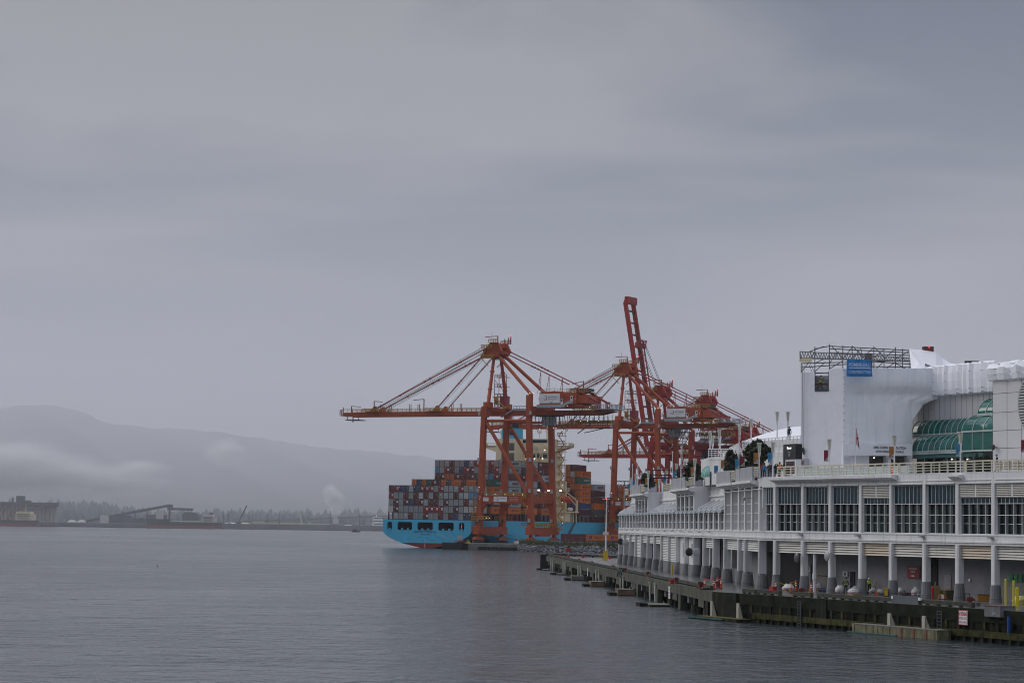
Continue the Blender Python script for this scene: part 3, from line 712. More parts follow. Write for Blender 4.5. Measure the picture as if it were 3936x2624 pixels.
mb.build('stack_support', lash, None); o = C.objects[-1]; o.parent = ship; o.matrix_parent_inverse = (Matrix.Translation(Q((0,0,0)))@Matrix.Rotation(QR, 4, 'Z')).inverted()
g2 = 'containers in the second stack'
for i, c in enumerate('OBONMMODOOMOOMON'): 
    o = container(c, i+2, 6, 18, 'the second stack', g2)
logo(o, 'U')
for ti, c, l in ((5,'O','H'), (4,'G',''), (3,'M','S'), (2,'O','H'), (1,'M','')):
    o = container(c, 17, ti, 18, 'the second stack', g2)
    if l: logo(o, l)
g3 = 'containers in the third stack'
for ti, row in ((7,'MMOOMMMMDGYTRMM'), (8,'TGRMGBRMGRGMRGY'), (9,'GGGMGGBGRGGRGGG')):
    for i, c in enumerate(row):
        o = container(c, i+3, ti, 33.5, 'the third stack', g3)
    if ti > 7: logo(o, 'M')
for ti, c, l in ((6,'G','M'), (5,'G','M'), (4,'G','M'), (3,'G','M'), (2,'O','H'), (1,'M','')):
    o = container(c, 17, ti, 33.5, 'the third stack', g3)
    if l: logo(o, l)
g4 = 'containers in the fourth stack'
for ti in range(1, 10):
    row = {9:'MBG', 8:'BBD', 7:'RMR', 6:'GRG', 5:'MTG', 4:'MMD', 3:'MRM', 2:'YDO', 1:'DMD'}[ti]
    for i, c in enumerate(row): container(c, 15+i, ti, 49, 'the fourth stack', g4)
g5 = 'containers in the fifth stack'
for ti, row in ((9,'MM'), (8,'MM'), (7,'GG'), (6,'MM'), (5,'RR'), (4,'GR'), (3,'MM'), (2,'DO'), (1,'DD')):
    for i, c in enumerate(row):
        o = container(c, 16+i, ti, 64.5, 'the fifth stack', g5)
    l = {7:'M', 5:'S', 2:'H', 8:'L', 6:'L', 3:'L'}.get(ti)
    if l: logo(o, l)
g6 = 'containers in the stack just forward of the bridge'
for ti, row in ((9,'OP'), (8,'OWO'), (7,'OON'), (6,'POO'), (5,'PPO'), (4,'OOO'), (3,'DBB'), (2,'DPP'), (1,'DDD')):
    for i, c in enumerate(row):
        o = container(c, 15+i, ti, 102, 'the stack forward of the bridge', g6)
    l = {8:'H', 7:'U', 6:'H', 5:'H', 4:'H'}.get(ti)
    if l: logo(o, l)
g7 = 'containers in the stacks near the bow'
for st, y, rows in (('the short grey topped stack', 117, ((6,'G'),(5,'P'),(4,'M'),(3,'O'),(2,'D'),(1,'P'))), ('the low navy stack', 132, ((4,'OP'),(3,'PB'),(2,'BP'),(1,'PP'))),
        ('the tall bow stack', 147, ((6,'PO'),(5,'PO'),(4,'DP'),(3,'PO'),(2,'BP'),(1,'PD'))), ('the stack behind the lamp pole', 162, ((6,'YG'),(5,'DD'),(4,'GG'),(3,'BB'),(2,'PP'),(1,'DD'))), ('the farthest stack in view', 177, ((6,'MRM'),(5,'GGM'),(4,'PPM'),(3,'BPP'),(2,'MPD'),(1,'PPP')))):
    for ti, row in rows:
        for i, c in enumerate(row):
            o = container(c, 18-len(row)+i, ti, y, st, g7)
            if y == 117 and ti == 6: logo(o, 'M')
# ------------------------------------------------------------------ quay cranes (local x landward, y along the berth, z up from the quay)
def crane(label, t, xoff=5.0, top=80.7, boomz=53.8, mm=orange, raised=False, tip=-71.0, back=57.0, num=None, small=False, house=True, far=False, stays=True):
    cr_ = thing('quay_crane', label, 'crane', Q((xoff, t, QZ)), QR, 'quay cranes along the berth')
    b0 = boomz-(2.0 if raised else 1.8); bt = boomz; G = 24.0; Y2 = 20.0
    def part(nm, mbx, m=None, par=None): return mbx.build(nm, m or mm, par or cr_)
    # legs: flared towards the sill
    for y in (0, Y2):
        for x in (0, G):
            mb = MB(); s = 1 if x == 0 else -1
            mb.bar((x+s*.1, y, 6.2), (x+s*.8, y, 19.5), 2.3, 2.4, w2=2.0, h2=2.0); mb.bar((x+s*.8, y, 19.5), (x+s*1.7, y, b0-1.0), 2.0, 2.2, w2=1.9, h2=2.0)
            if x == 0: mb.box(x+1.0, x+3.4, y-1.2, y+1.2, b0-1.0, bt+1.6)
            else: mb.box(x-2.6, x-.6, y-1.2, y+1.2, b0-1.0, bt+6)
            lg = part('leg', mb)
            for z in (8.5, 20.5, 33, b0-.2): mb = MB(); mb.box(x+s*.3-.5, x+s*.3+.4, y-1.75, y-1.05, z, z+1.5); part('junction_box', mb, steel, lg)
    for x in (0, G):
        mb = MB(); mb.box(x-1.2, x+1.2, -3.0, Y2+3.0, 3.6, 6.6); mb.box(x-1.1, x+1.1, 5, Y2-5, 3.0, 3.6); sb = part('sill_beam', mb)
        for y in (-.5, Y2+.5):
            mb = MB(); mb.box(x-.5, x+.5, y-.8, y+.8, 2.6, 3.6); mb.extrude([(x-.7, y-4, 1.2), (x-.7, y-4, 1.9), (x-.7, y-1, 2.7), (x-.7, y+1, 2.7), (x-.7, y+4, 1.9), (x-.7, y+4, 1.2)], (1.4, 0, 0))
            tr = part('bogie', mb)
            for q in range(8): mb = MB(); yy = y-3.9+q*1.1; mb.tube((x-.35, yy, .48), (x+.35, yy, .48), .48, n=8); part('wheel', mb, dkst, tr)
    for y in (0, Y2):
        mb = MB(); mb.box(1.4, G-1.4, y-.9, y+.9, 16.2, 19.2); 
        for x, s in ((1.4, 1), (G-1.4, -1)): mb.extrude([(x, y-.7, 16.2), (x+s*2.6, y-.7, 16.2), (x, y-.7, 13.2)], (0, 1.4, 0))
        pb = part('portal_beam', mb)
        mb = MB(); mb.rail((1.5, y-1.2, 19.2), (G-1.5, y-1.2, 19.2), 1.3, 1.6, .07, 3); mb.rail((1.5, y+1.2, 19.2), (G-1.5, y+1.2, 19.2), 1.3, 1.6, .07, 3); part('railing', mb, yel, pb)
        if y == 0 and num:
            mb = MB(); mb.box(7.2, 13.2, y-.98, y-.91, 16.8, 18.9); sg = part('sign_board', mb, signw, pb)
            sign_logo(sg, 8.6, y-.99, 17.85, .75); text('lettering', 'DP WORLD', (11.0, y-.985, 18.1), (1,0,0), (0,0,1), 2.9, .5, ink, sg)
            text('small_lettering', num, (.9, y-1.15, 18.2), (1,0,0), (0,0,1), .8, 1.5, inkw, pb); text('small_lettering', num, (22.6, y-1.25, 14.4), (1,0,0), (0,0,1), .9, 1.6, inkw, pb)
            mb = MB(); mb.box(2.4, 4.8, y-.98, y-.91, 17.0, 18.5); zb = part('maker_plate', mb, signw, pb); text('lettering', 'ZPMC', (3.6, y-.985, 17.95), (1,0,0), (0,0,1), 1.9, .5, inkr, zb)
            for q, sx in enumerate(('SWL Under Spreader Single-Lift', 'SWL Under Spreader Twin-Lift', 'SWL Under Cargo Beam')): text('small_lettering', sx, (16.2, y-.93, 18.6-.65*q), (1,0,0), (0,0,1), 4.2, .4, inkw, pb)
    for x in (.9, G-.9):
        mb = MB(); mb.box(x-.8, x+.8, .9, Y2-.9, 16.4, 19.0); part('tie_beam', mb)
    for y in (0, Y2):
        mb = MB(); mb.tube((2.2, y, b0-2.4), (G-2.0, y, b0-2.4), .55, n=8); part('strut', mb)
        mb = MB(); mb.tube((2.8, y, b0-3.2), (G-2.0, y, 20.2), .78, n=8); part('brace', mb)
    # access ladders on the legs and platforms
    for x, y, z0, z1 in ((-1.4, -1.6, 5.5, 20.5), (G-2.6, -1.6, 12, 21), ):
        mb = MB()
        for k in range(int((z1-z0)/3)):
            z = z0+k*3; mb.box(x-.9, x+.9, y-.7, y+.5, z, z+.12); mb.rail((x-.9, y-.7, z+.1), (x+.9, y-.7, z+.1), 1.0, .9, .06, 2); mb.bar((x-.6+(k % 2)*1.2, y, z), (x+.6-(k % 2)*1.2, y, z+3), .3, .1)
        part('ladder', mb, yel)
    for y in (-1.4, Y2-1.4):
        mb = MB(); mb.box(-2.2, 5.5, y-.8, y+.2, 9.5, 9.7); mb.rail((-2.2, y-.8, 9.7), (5.5, y-.8, 9.7), 1.2, 1.2, .07, 3); part('platform', mb, yel)
    mb = MB(); mb.rail((G-4, -1.6, 6.8), (G-4+1, Y2+1, 6.8), 1.5, 1.6, .08, 2); mb.rail((G+2, -1.6, 6.8), (G+2, Y2+1, 6.8), 1.3, 1.6, .08, 2); part('sill_railing', mb, yel)
    # stair tower on the landside far leg
    mb = MB(); x0 = G+1.6; y0 = Y2
    for k in range(14):
        z = 5+k*3.25
        if z > b0-3: break
        mb.box(x0, x0+3.6, y0-.9, y0+.9, z, z+.15); mb.bar((x0+.4+(k % 2)*2.6, y0-.5, z), (x0+3.0-(k % 2)*2.6, y0-.5, z+3.25), .6, .14)
        mb.rail((x0, y0-.9, z+.1), (x0+3.6, y0-.9, z+.1), 1.1, 1.2, .07, 2); mb.bar((x0+3.6, y0-.9, z), (x0+3.6, y0-.9, z+3.25), .14)
    part('stair_tower', mb, yel)
    # girder and boom
    for y in (7, 13):
        mb = MB(); mb.extrude([(-2.4, y-.6, bt), (back-8, y-.6, bt), (back, y-.6, bt-.2), (back-8, y-.6, b0), (-2.4, y-.6, b0)], (0, 1.2, 0)); part('girder', mb)
    for x in (2, G-1.5):
        mb = MB(); mb.box(x-.8, x+.8, .8, Y2-.8, bt, bt+1.6); part('cross_beam', mb)
    mb = MB(); mb.box(back-9, back, 4, 16, bt+.2, bt+.5); mb.rail((back-9, 4, bt+.5), (back, 4, bt+.5), 1.6, 1.2, .08, 4); mb.rail((back, 4, bt+.5), (back, 16, bt+.5), 1.6, 1.2, .08, 4); part('back_platform', mb, steel)
    mb = MB(); mb.box(back-16, back-7, 3.4, 5, bt-.3, bt); mb.rail((back-16, 3.4, bt), (back-7, 3.4, bt), 1.3, 1.2, .08, 3); mb.bar((back-24, 3.4, bt+3.8), (back-16, 3.4, bt), .9, .2); mb.rail((back-32, 3.4, bt+3.9), (back-24, 3.4, bt+3.9), 1.2, 1.2, .08, 3); part('back_stair', mb, yel)
    hinge = Vector((-2.6, 10, (b0+bt)/2)); ang = R(103) if raised else 0
    def bx(x, y, z):
        "boom point: distance out along the boom"
        d = hinge.x-x; dz = z-hinge.z
        return Vector((hinge.x-d*math.cos(ang*.0 if not raised else R(80))-(0 if not raised else -dz*math.sin(R(80))*1), y, hinge.z+d*math.sin(R(80)) + dz*math.cos(R(80)))) if raised else Vector((x, y, z))
    for y in ((5.6, 14.4) if raised else (7, 13)):
        mb = MB(); P = [(-2.7, bt), (tip+9, bt), (tip+1.6, bt-.1), (tip+1.6, b0+.9), (tip+3, b0), (-2.7, b0)]
        hw2 = .5 if raised else .6; a = [bx(x, y-hw2, z) for x, z in P]; bb = [bx(x, y+hw2, z) for x, z in P]; n = len(P)
        mb.raw(a+bb, [tuple(range(n)), tuple(range(2*n-1, n-1, -1))]+[(k, n+k, n+(k+1) % n, (k+1) % n) for k in range(n)]); part('boom', mb, crred if raised else None)
    mb = MB()
    for k in range(13): x = -5+(tip+6)*k/12; mb.bar(bx(x, 7.6, b0+.8), bx(x, 12.4, b0+.8), .6, .8)
    part('boom_tie', mb, crred if raised else None)
    if not raised:
        mb = MB()
        for y in (6.2, 13.8): mb.rail((tip+2, y, bt), (-3, y, bt), 1.3, 2.2, .06, 3)
        part('boom_railing', mb, yel)
        for x0 in (tip+16, tip+46):
            mb = MB()
            for y in (6.5, 13.5): mb.box(x0-2.5, x0+3, y-.8, y+.8, bt, bt+.5); mb.extrude([(x0-1, y-.3, bt+.5), (x0+2.4, y-.3, bt+.5), (x0+2, y-.3, bt+2.4), (x0+1, y-.3, bt+2.6)], (0, .6, 0))
            sbk = part('stay_bracket', mb)
            mb = MB()
            for y in (5.4, 14.6): mb.box(x0-4, x0+4, y-.1, y+.1, bt+.1, bt+.25); mb.rail((x0-4, y, bt+.2), (x0+4, y, bt+.2), 1.2, 1.3, .06, 3); mb.bar((x0-6, y, bt), (x0-3, y, bt+1.7), .12)
            part('bracket_railing', mb, yel, sbk)
        for x0, h, w in ((tip+6, 2.6, 4.5), (tip+17, 4.6, 4), (tip+41, 5.2, -5)):
            mb = MB(); mb.bar((x0, 6.2, bt), (x0, 6.2, bt+h), .32); mb.bar((x0, 6.2, bt+h), (x0+w, 6.2, bt+h-.3), .28); part('davit', mb, stayred)
        for x0 in (tip+20, tip+24.5, tip+34, tip+38, tip+54, tip+58):
            mb = MB()
            for dx in (0, .7): mb.bar((x0+dx, 6.5, bt), (x0+dx, 6.5, bt+3.2), .22)
            part('cable_horn', mb, stayred)
        mb = MB(); mb.box(tip+2.5, tip+9, 7, 13, b0-1.5, b0-1.2); mb.bar((tip+4.5, 10, b0-2.3), (tip+4.5, 10, b0), .3); mb.bar((tip+3, 8, b0-1.3), (tip+3, 8, b0), .2); mb.bar((tip+8.5, 8, b0-1.3), (tip+8.5, 8, b0), .2); part('boom_tip_platform', mb, dkst)
        mb = MB(); mb.box(tip, tip+1.6, 7, 13, b0+.4, b0+.6); mb.rail((tip, 6.8, b0+.6), (tip+1.6, 6.8, b0+.6), 2.2, .8, .1, 3); mb.bar((tip+.8, 8, b0+.6), (tip+.8, 8, bt+2.3), .3); part('tip_cage', mb, stayred)
    # A-frame
    az = top; mz = bt+1.6
    for y, yt in ((1.5, 7), (18.5, 13)):
        mb = MB(); mb.tube((2.6, y, mz), (2.2, yt, az-4.5), .85, .65, 8); mb.box(1.2, 4.2, y-1.4, y+1.4, mz-.4, mz+1.8)
        for q in (.35, .7): c = Vector((2.6, y, mz)).lerp(Vector((2.2, yt, az-4.5)), q); mb.tube(c-Vector((0,0,.25)), c+Vector((0,0,.25)), 1.05, n=8)
        part('mast', mb)
        mb = MB(); mb.tube((3.5, yt, az-3.5), (G-1.6, 2 if y < 9 else 18, bt+6), .72, n=8); part('back_leg', mb)
    mb = MB(); mb.extrude([(-1.5, 5.5, az-5.2), (-2.2, 5.5, az-2), (1.5, 5.5, az+1.2), (4.6, 5.5, az+1.2), (6.4, 5.5, az-2.2), (4.5, 5.5, az-4.6)], (0, 1.3, 0)); mb.extrude([(-1.5, 13.2, az-5.2), (-2.2, 13.2, az-2), (1.5, 13.2, az+1.2), (4.6, 13.2, az+1.2), (6.4, 13.2, az-2.2), (4.5, 13.2, az-4.6)], (0, 1.3, 0)); mb.box(-1.5, 5, 6.8, 13.2, az-3.5, az-2.6); mb.box(1.8, 4.4, 6.8, 13.2, az-.8, az); ap = part('apex_head', mb)
    mb = MB()
    for z, a, b in ((az-5.2, -2.5, 3.6), (az-1.0, -2.4, 2.4), (az+1.2, 1, 5.4)):
        for y in (4.7, 15.3): mb.box(a, b, y-.4, y+.4, z-.12, z); mb.rail((a, y-.4, z), (b, y-.4, z), 1.2, 1.2, .08, 3)
    mb.bar((-3, 4.8, az-5), (1.6, 4.8, az+1.2), .7, .16); mb.bar((-2.5, 4.6, az-5.2), (.8, 4.6, az-8.6), .5, .16); mb.bar((3.2, 15, az-5), (-.5, 15, az-8.5), .5, .16); part('apex_walkway', mb, yel, ap)
    mb = MB(); mb.bar((2.8, 9, az+1.2), (2.8, 9, az+4), .35); mb.bar((2.8, 9, az+4), (-3, 9, az+3.8), .3); mb.bar((0, 9, az+4), (0, 9, az+6), .08); part('apex_davit', mb, stayred, ap)
    mb = MB()
    for x, y, h in ((5, 14, 2.6), (5.6, 14.6, 2.2), (6.1, 14.2, 3.2), (4.4, 12, 2)): mb.tube((x, y, az+1), (x, y, az+1+h), .25, n=6)
    part('sheave_post', mb, stayred, ap)
    mb = MB(); mb.box(5.95, 6.25, 14.05, 14.35, az+4.2, az+4.5); part('beacon', mb, redbulb, ap)
    # stairs inside the A-frame
    if not small:
        mb = MB(); x0 = 3.8; n = int((az-9-mz-14)/3.1)
        for k in range(n):
            z = mz+14+k*3.1; mb.box(x0+.4, x0+3.6, 5.0+k*.3, 6.2+k*.3, z, z+.12); mb.rail((x0+.4, 5+k*.3, z), (x0+3.6, 5+k*.3, z), 1.0, 1.2, .07, 2); mb.bar((x0+.2+(k % 2)*2.4, 5.6+k*.3, z), (x0+2.6-(k % 2)*2.4, 5.6+k*.3, z+3.1), .55, .16)
        part('apex_stair', mb, yel)
        mb = MB()
        for z in range(0, 15, 4): mb.box(4, 9.5, 4.5, 8, mz+z, mz+z+.14); mb.rail((4, 4.5, mz+z+.1), (9.5, 4.5, mz+z+.1), 1.1, 1.3, .08, 2)
        for x in (4, 6, 8, 9.5): mb.bar((x, 4.5, mz), (x, 4.5, mz+13), .2)
        mb.bar((4, 4.5, mz), (9.5, 4.5, mz+6), .16); mb.bar((9.5, 4.5, mz+5), (4, 4.5, mz+11), .16); mb.box(6.4, 9.4, 4.6, 7.6, mz, mz+4.4); part('winch_frame', mb, stayred)
        mb = MB(); mb.box(4.4, 5.8, 3.6, 4.2, mz+1, mz+4); mb.bar((4, 3.2, mz+4), (10, 3.2, mz-.6), .8, .2); mb.rail((10, 3.2, mz-.6), (12, 3.2, mz-.6), 1.1, 1, .08, 3); part('boom_stair', mb, yel)
    mb = MB(); mb.box(12, G-3, 5.8, 6.4, bt, bt+.9); mb.bar((12, 6.1, bt+.5), (8.5, 6.1, b0+.2), .9, .5); mb.rail((12, 5.8, bt+.9), (G-3, 5.8, bt+.9), 1, 1.5, .06, 2); part('cable_tray', mb, steel)
    # stays
    if stays and not raised:
        for y, xx in ((5.5, tip+19), (14.5, tip+17)):
            for (x0, z0, x1, nm, r) in ((-1, az-1.2, xx, 'forestay', .30), (-1.2, az-3.2, tip+48, 'inner_forestay', .24)):
                a = Vector((x0, y, z0)); b = Vector((x1, y, bt+1.8)); mb = MB(); mb.tube(a, b, r, n=6)
                for q in (.22, .26, .5, .55, .78): c = a.lerp(b, q); mb.tube(c, a.lerp(b, q+.012), r*1.6, n=6)
                part(nm, mb, stayred)
        for y in (6, 7.5, 12.5, 14):
            mb = MB(); mb.tube((-1.5, y, az), (tip+18, y, bt+1.6), .10, n=4); mb.tube((-1.5, y, az-2.4), (tip+20, y, bt+1.6), .07, n=4); mb.tube((-1, y, az-3.6), (tip+48, y, bt+1.6), .06, n=4); part('hoist_rope', mb, cable)
    if raised:
        for y in (6, 7.5, 12.5, 14):
            mb = MB(); mb.tube((1.5, y, az), bx(tip+22, y, bt+2), .12, n=4); part('hoist_rope', mb, cable)
        mb = MB()
        for y in (8.4, 11.6):
            a = bx(-6, y, bt+2.4); b = bx(tip+22, y, bt+2.4); mb.bar(a, b, .5)
            for k in range(16): c = a.lerp(b, k/15); mb.bar(c, bx(-6-(-6-tip-22)*k/15, y, bt), .3)
        part('folded_stay', mb, crred)
        mb = MB(); a = bx(tip+22, 10, bt+1); c = a; mb.bar(bx(tip+24, 5, bt+1.5), bx(tip+24, 15, bt+1.5), 1.4, 2.4); mb.rail(bx(tip+23, 6, bt+3.0), bx(tip+23, 14, bt+3.0), 1.3, 1.5, .1, 3); mb.bar(bx(tip+2, 5, bt), bx(tip+2, 15, bt), 2.0, 3.4); mb.box(c.x-.1, c.x+2.6, 9, 11, c.z, c.z+.2); part('boom_head', mb)
        mb = MB(); a = bx(-8, 10, bt+.4); b = bx(tip+6, 10, bt+.4); mb.bar(a+Vector((0,-1.2,0)), b+Vector((0,-1.2,0)), .25)
        mb.bar(a+Vector((0,1.2,0)), b+Vector((0,1.2,0)), .25)
        for k in range(26): c = a.lerp(b, k/26); mb.bar(c+Vector((0,-1.2,0)), c+Vector((0,1.2,0)), .2)
        part('boom_ladder', mb, timber)
    if stays:
        for y in (5.5, 14.5):
            a = Vector((4.5, y, az-1.6)); b = Vector((37.5, y, bt+10.3)); mb = MB(); mb.tube(a, b, .26, n=6)
            for q in (.48, .52, .56): mb.tube(a.lerp(b, q), a.lerp(b, q+.012), .42, n=6)
            mb.tube((40, y, bt+8.8), (51, y, bt+2.8), .5, n=6); mb.box(49.6, 51.4, y-.5, y+.5, bt, bt+3.6)
            part('backstay', mb, stayred)
            for x in (24.6, 28.4) if y < 9 else (30,):
                q = (x-4.5)/33; c = a.lerp(b, q); mb = MB(); mb.tube((x, y, bt+7), c, .13, n=5); mb.tube((x-1.4, y, bt+7), c, .11, n=5); part('stay_support', mb, stayred)
    # machinery house
    if house:
        h0 = bt+2.3; xh = 25.6
        mb = MB(); mb.extrude([(xh, 2.5, h0), (xh, 2.5, h0+4.7), (xh+6.5, 2.5, h0+5.4), (xh+16.5, 2.5, h0+4.4), (xh+16.5, 2.5, h0)], (0, 15, 0)); hs = part('machinery_house', mb)
        mb = MB(); mb.box(xh+16.5, xh+21, 3.5, 16.5, h0+.4, h0+3.6); part('house_annex', mb, None, hs)
        mb = MB(); mb.box(xh, xh+9.2, 2.36, 2.44, h0+.5, h0+4.3); sg = part('sign_board', mb, signw, hs); sign_logo(sg, xh+2.6, 2.35, h0+2.55, .95)
        text('lettering', 'DP WORLD', (xh+6.2, 2.355, h0+2.9), (1,0,0), (0,0,1), 4.4, .62, ink, sg, .02); text('small_lettering', 'PORTS & TERMINALS', (xh+6.0, 2.355, h0+2.15), (1,0,0), (0,0,1), 4.0, .32, ink, sg); text('small_lettering', 'VANCOUVER', (xh+5.2, 2.355, h0+1.65), (1,0,0), (0,0,1), 2.3, .26, inkr, sg)
        for x in (xh+4.8, xh+5.5): mb = MB(); mb.box(x, x+.4, 2.32, 2.37, h0+.6, h0+.9); part('vent', mb, blk, sg)
        for x in (xh+9.6, xh+14): mb = MB(); z = h0-.2+(x > xh+10)*.9; mb.box(x, x+1.0, 2.38, 2.46, z, z+2.6); d = part('door', mb, signw, hs); mb = MB(); mb.box(x+.25, x+.75, 2.33, 2.39, z+1.3, z+2.3); part('door_window', mb, glass_d, d)
        mb = MB(); mb.box(xh+9.9, xh+10.9, 1.8, 2.5, h0+2.6, h0+4); part('ventilator', mb, None, hs)
        mb = MB(); mb.rail((xh+.3, 2.8, h0+4.8), (xh+6.5, 2.8, h0+5.4), 1.1, 1.6, .05, 2); mb.rail((xh+6.5, 2.8, h0+5.4), (xh+16, 2.8, h0+4.5), 1.1, 1.6, .05, 2); part('roof_rail', mb, cream, hs)
        mb = MB(); mb.box(xh+11, xh+20, 5, 15, h0+4.8, h0+5.0); mb.rail((xh+11, 5, h0+5), (xh+20, 5, h0+5), 1.4, 1.2, .07, 3); part('roof_platform', mb, yel, hs); mb = MB(); mb.box(xh+12, xh+19, 6, 14, h0+5.4, h0+6.6); part('roof_machinery', mb, dkst, hs)
        mb = MB(); mb.bar((xh+18, 6, h0+5), (xh+18, 6, h0+9.4), .35); mb.bar((xh+18, 6, h0+9.3), (xh+13, 6, h0+8.3), .28); part('roof_davit', mb, stayred, hs)
        mb = MB(); mb.box(xh-.6, xh+12, 1.2, 2.5, h0-1.4, h0-1.2); mb.box(xh-.6, xh+11, 1.2, 1.3, h0-1.2, h0-.1); mb.bar((xh+11, 1.25, h0-.7), (xh+14, 1.25, h0+.8), .12, 1.1); mb.box(xh+14, xh+15.5, 1.2, 1.3, h0+.2, h0+1.3); part('walkway_panel', mb, steel, hs)
        mb = MB(); mb.box(xh+2, xh+19, 3, 17, h0-1.1, h0-.1); part('house_base', mb)
    # trolley, cab and festoon below the girder
    mb = MB(); xt = 24.0; mb.box(xt, xt+4.5, 8, 12, b0-4.0, b0-.6); part('operator_cab', mb, steel if not far else dkst)
    mb = MB(); mb.box(xt-3, xt+8, 7.5, 12.5, b0-.5, b0-.1); mb.box(xt-4, xt+10, 7.8, 8.0, b0-4.6, b0-4.4)
    for k in range(8): mb.bar((xt-3+k*1.6, 8, b0-4.4), (xt-3+k*1.6, 8, b0-.3), .14)
    part('trolley', mb, dkst)
    mb = MB(); xs = 40.0; mb.box(xs, xs+15, 8, 12, b0-3.4, b0-2.2); mb.rail((xs-2, 7.4, b0-4.0), (xs+16.5, 7.4, b0-4.0), 1.6, 1.4, .1, 3); part('maintenance_platform', mb, yel)
    mb = MB(); n = 15
    for k in range(n):
        x0, x1 = 22+k*2.2, 24.2+k*2.2; dd = random.uniform(3, 6.5)
        mb.path([Vector((x0+(x1-x0)*q/6, 6.2, b0-.3-dd*math.sin(math.pi*q/6))) for q in range(7)], .09, 4)
    for k in range(12): x = 34+k*2; mb.bar((x, 7, b0-.2), (x, 7, b0-4.5+random.uniform(-1.5, 1.5)), .16)
    mb.bar((40, 8.5, b0-7.5), (46, 8.5, b0-3.5), .3); mb.bar((43, 8.5, b0-7.2), (53, 8.5, b0-5.2), .3); mb.box(48, 54, 8, 10, b0-5.4, b0-5.1); part('festoon', mb, dkst)
    # lit lamps
    if not far:
        L = [(4,-1.3,19.6),(8,-1.3,19.7),(12.5,-1.3,19.7),(16.5,-1.3,19.7),(20.5,-1.3,19.7),(.6,-1.3,22.5),(-.8,-1.8,14.5),(4.8,-2.2,10.2),(6,-2.2,10.2),(13.2,18.6,10.3),(28.5,Y2-1.2,36),(28.8,Y2-1.2,45),(28.6,Y2-1.2,49.5),(28.4,Y2-1.2,11),(28.6,Y2-1.2,8.6),(28.4,Y2-1.2,17),(28.4,Y2-1.2,24),(42,7,b0-2.6),(45,7,b0-2.6),(50,7,b0-2.6),(34,7,b0-6),(38,3,bt+1.6),(48,3,bt+1),(56,3.6,bt+1.6),(22,1,bt+6.8),(23.5,1,bt+6.8),(30,7,b0-5.2),(31,7,b0-5.2),(25.6+16,2.6,h0+2 if house else bt)]
        for x, y, z in L: mb = MB(); mb.box(x-.11, x+.11, y-.1, y, z-.1, z+.1); part('lamp', mb, bulb)
        for x in (14.2, 19.0): mb = MB(); mb.box(x-.45, x+.45, Y2-4.2, Y2-4, 21.5, 22.1); part('floodlight', mb, bulb)
        for x in (23.5, 29.0): mb = MB(); mb.box(x-.42, x+.42, Y2-4.2, Y2-4, 21.4, 22.0); part('floodlight', mb, bulb)
    return cr_
mag = mat('emblem_magenta', (.30,.02,.10), .5, 0)
def sign_logo(sg, x, y, z, r):
    "open ring with a swoosh"
    mb = MB(); n = 18
    for k in range(n):
        a0 = -2.6+k*4.6/n; a1 = a0+4.6/n; w0 = r*.30*math.sin(math.pi*k/n); w1 = r*.30*math.sin(math.pi*(k+1)/n)
        mb.poly([(x+(r-w0)*math.cos(a0), y, z+(r-w0)*math.sin(a0)), (x+r*math.cos(a0), y, z+r*math.sin(a0)), (x+r*math.cos(a1), y, z+r*math.sin(a1)), (x+(r-w1)*math.cos(a1), y, z+(r-w1)*math.sin(a1))])
    mb.poly([(x-r*1.5, y, z-.05*r), (x-.3*r, y, z-.3*r), (x+.75*r, y, z+.1*r), (x-.3*r, y, z-.1*r)], 1); mb.build('emblem', [ink, mag], sg)
crane('orange quay crane nearest the ship stern with its boom lowered over the containers', -3.0, num='7')
crane('orange quay crane behind the nearest one, boom lowered, legs rising behind the white building', 123.5, num='8')
crane('red quay crane with its boom raised almost upright', 162, top=72.3, boomz=45.5, mm=crred, raised=True, tip=-75, num='5', far=True)
crane('red quay crane with a lower lowered boom showing behind the crane legs', 217, top=70.7, boomz=43.2, mm=crred, tip=-66, far=True)
crane('small red quay crane farthest right, mostly hidden behind the white tent roof', 272, top=57.5, boomz=37, mm=crred, tip=-40, back=54, far=True, small=True)
# yard things
tr_m = mat('trailer_red', (.20,.05,.035), .6, .2)
def trailer(label, clabel, px, c, hl):
    p = ground(px, 2091, QZ); base = Vector((p.x, p.y+6, QZ)); rz = R(-3)
    t = thing('container_trailer', label, 'trailer', base, rz, 'trailers parked behind the fence')
    MB().box(0, 12, 0, 2.4, 1.1, 1.45).build('chassis', tr_m, t)
    for x in (1.2, 9.2, 10.6): MB().tube((x, .1, .5), (x, 2.3, .5), .5, n=10).build('wheel', blk, t)
    o = bpy.data.objects.new('shipping_container', cont_mesh(c, 1)); C.objects.link(o)
    o.location = (base.x, base.y+2.4, QZ+1.46); o.rotation_euler = (0, 0, rz-R(90)); o.scale = (1,.86,1); tag(o, clabel, 'container', 'containers on parked trailers')
    if hl: logo(o, 'H')
trailer('leftmost parked trailer behind the fence, under a maroon container', 'maroon container riding on a trailer behind the fence', 2157, 'M', 0)
trailer('parked trailer behind the fence under the orange container left of the lamp pole', 'orange container on the trailer just left of the lamp pole', 2238, 'O', 1)
trailer('parked trailer behind the fence right of the lamp pole', 'orange container on the trailer right of the lamp pole', 2323, 'O', 1)
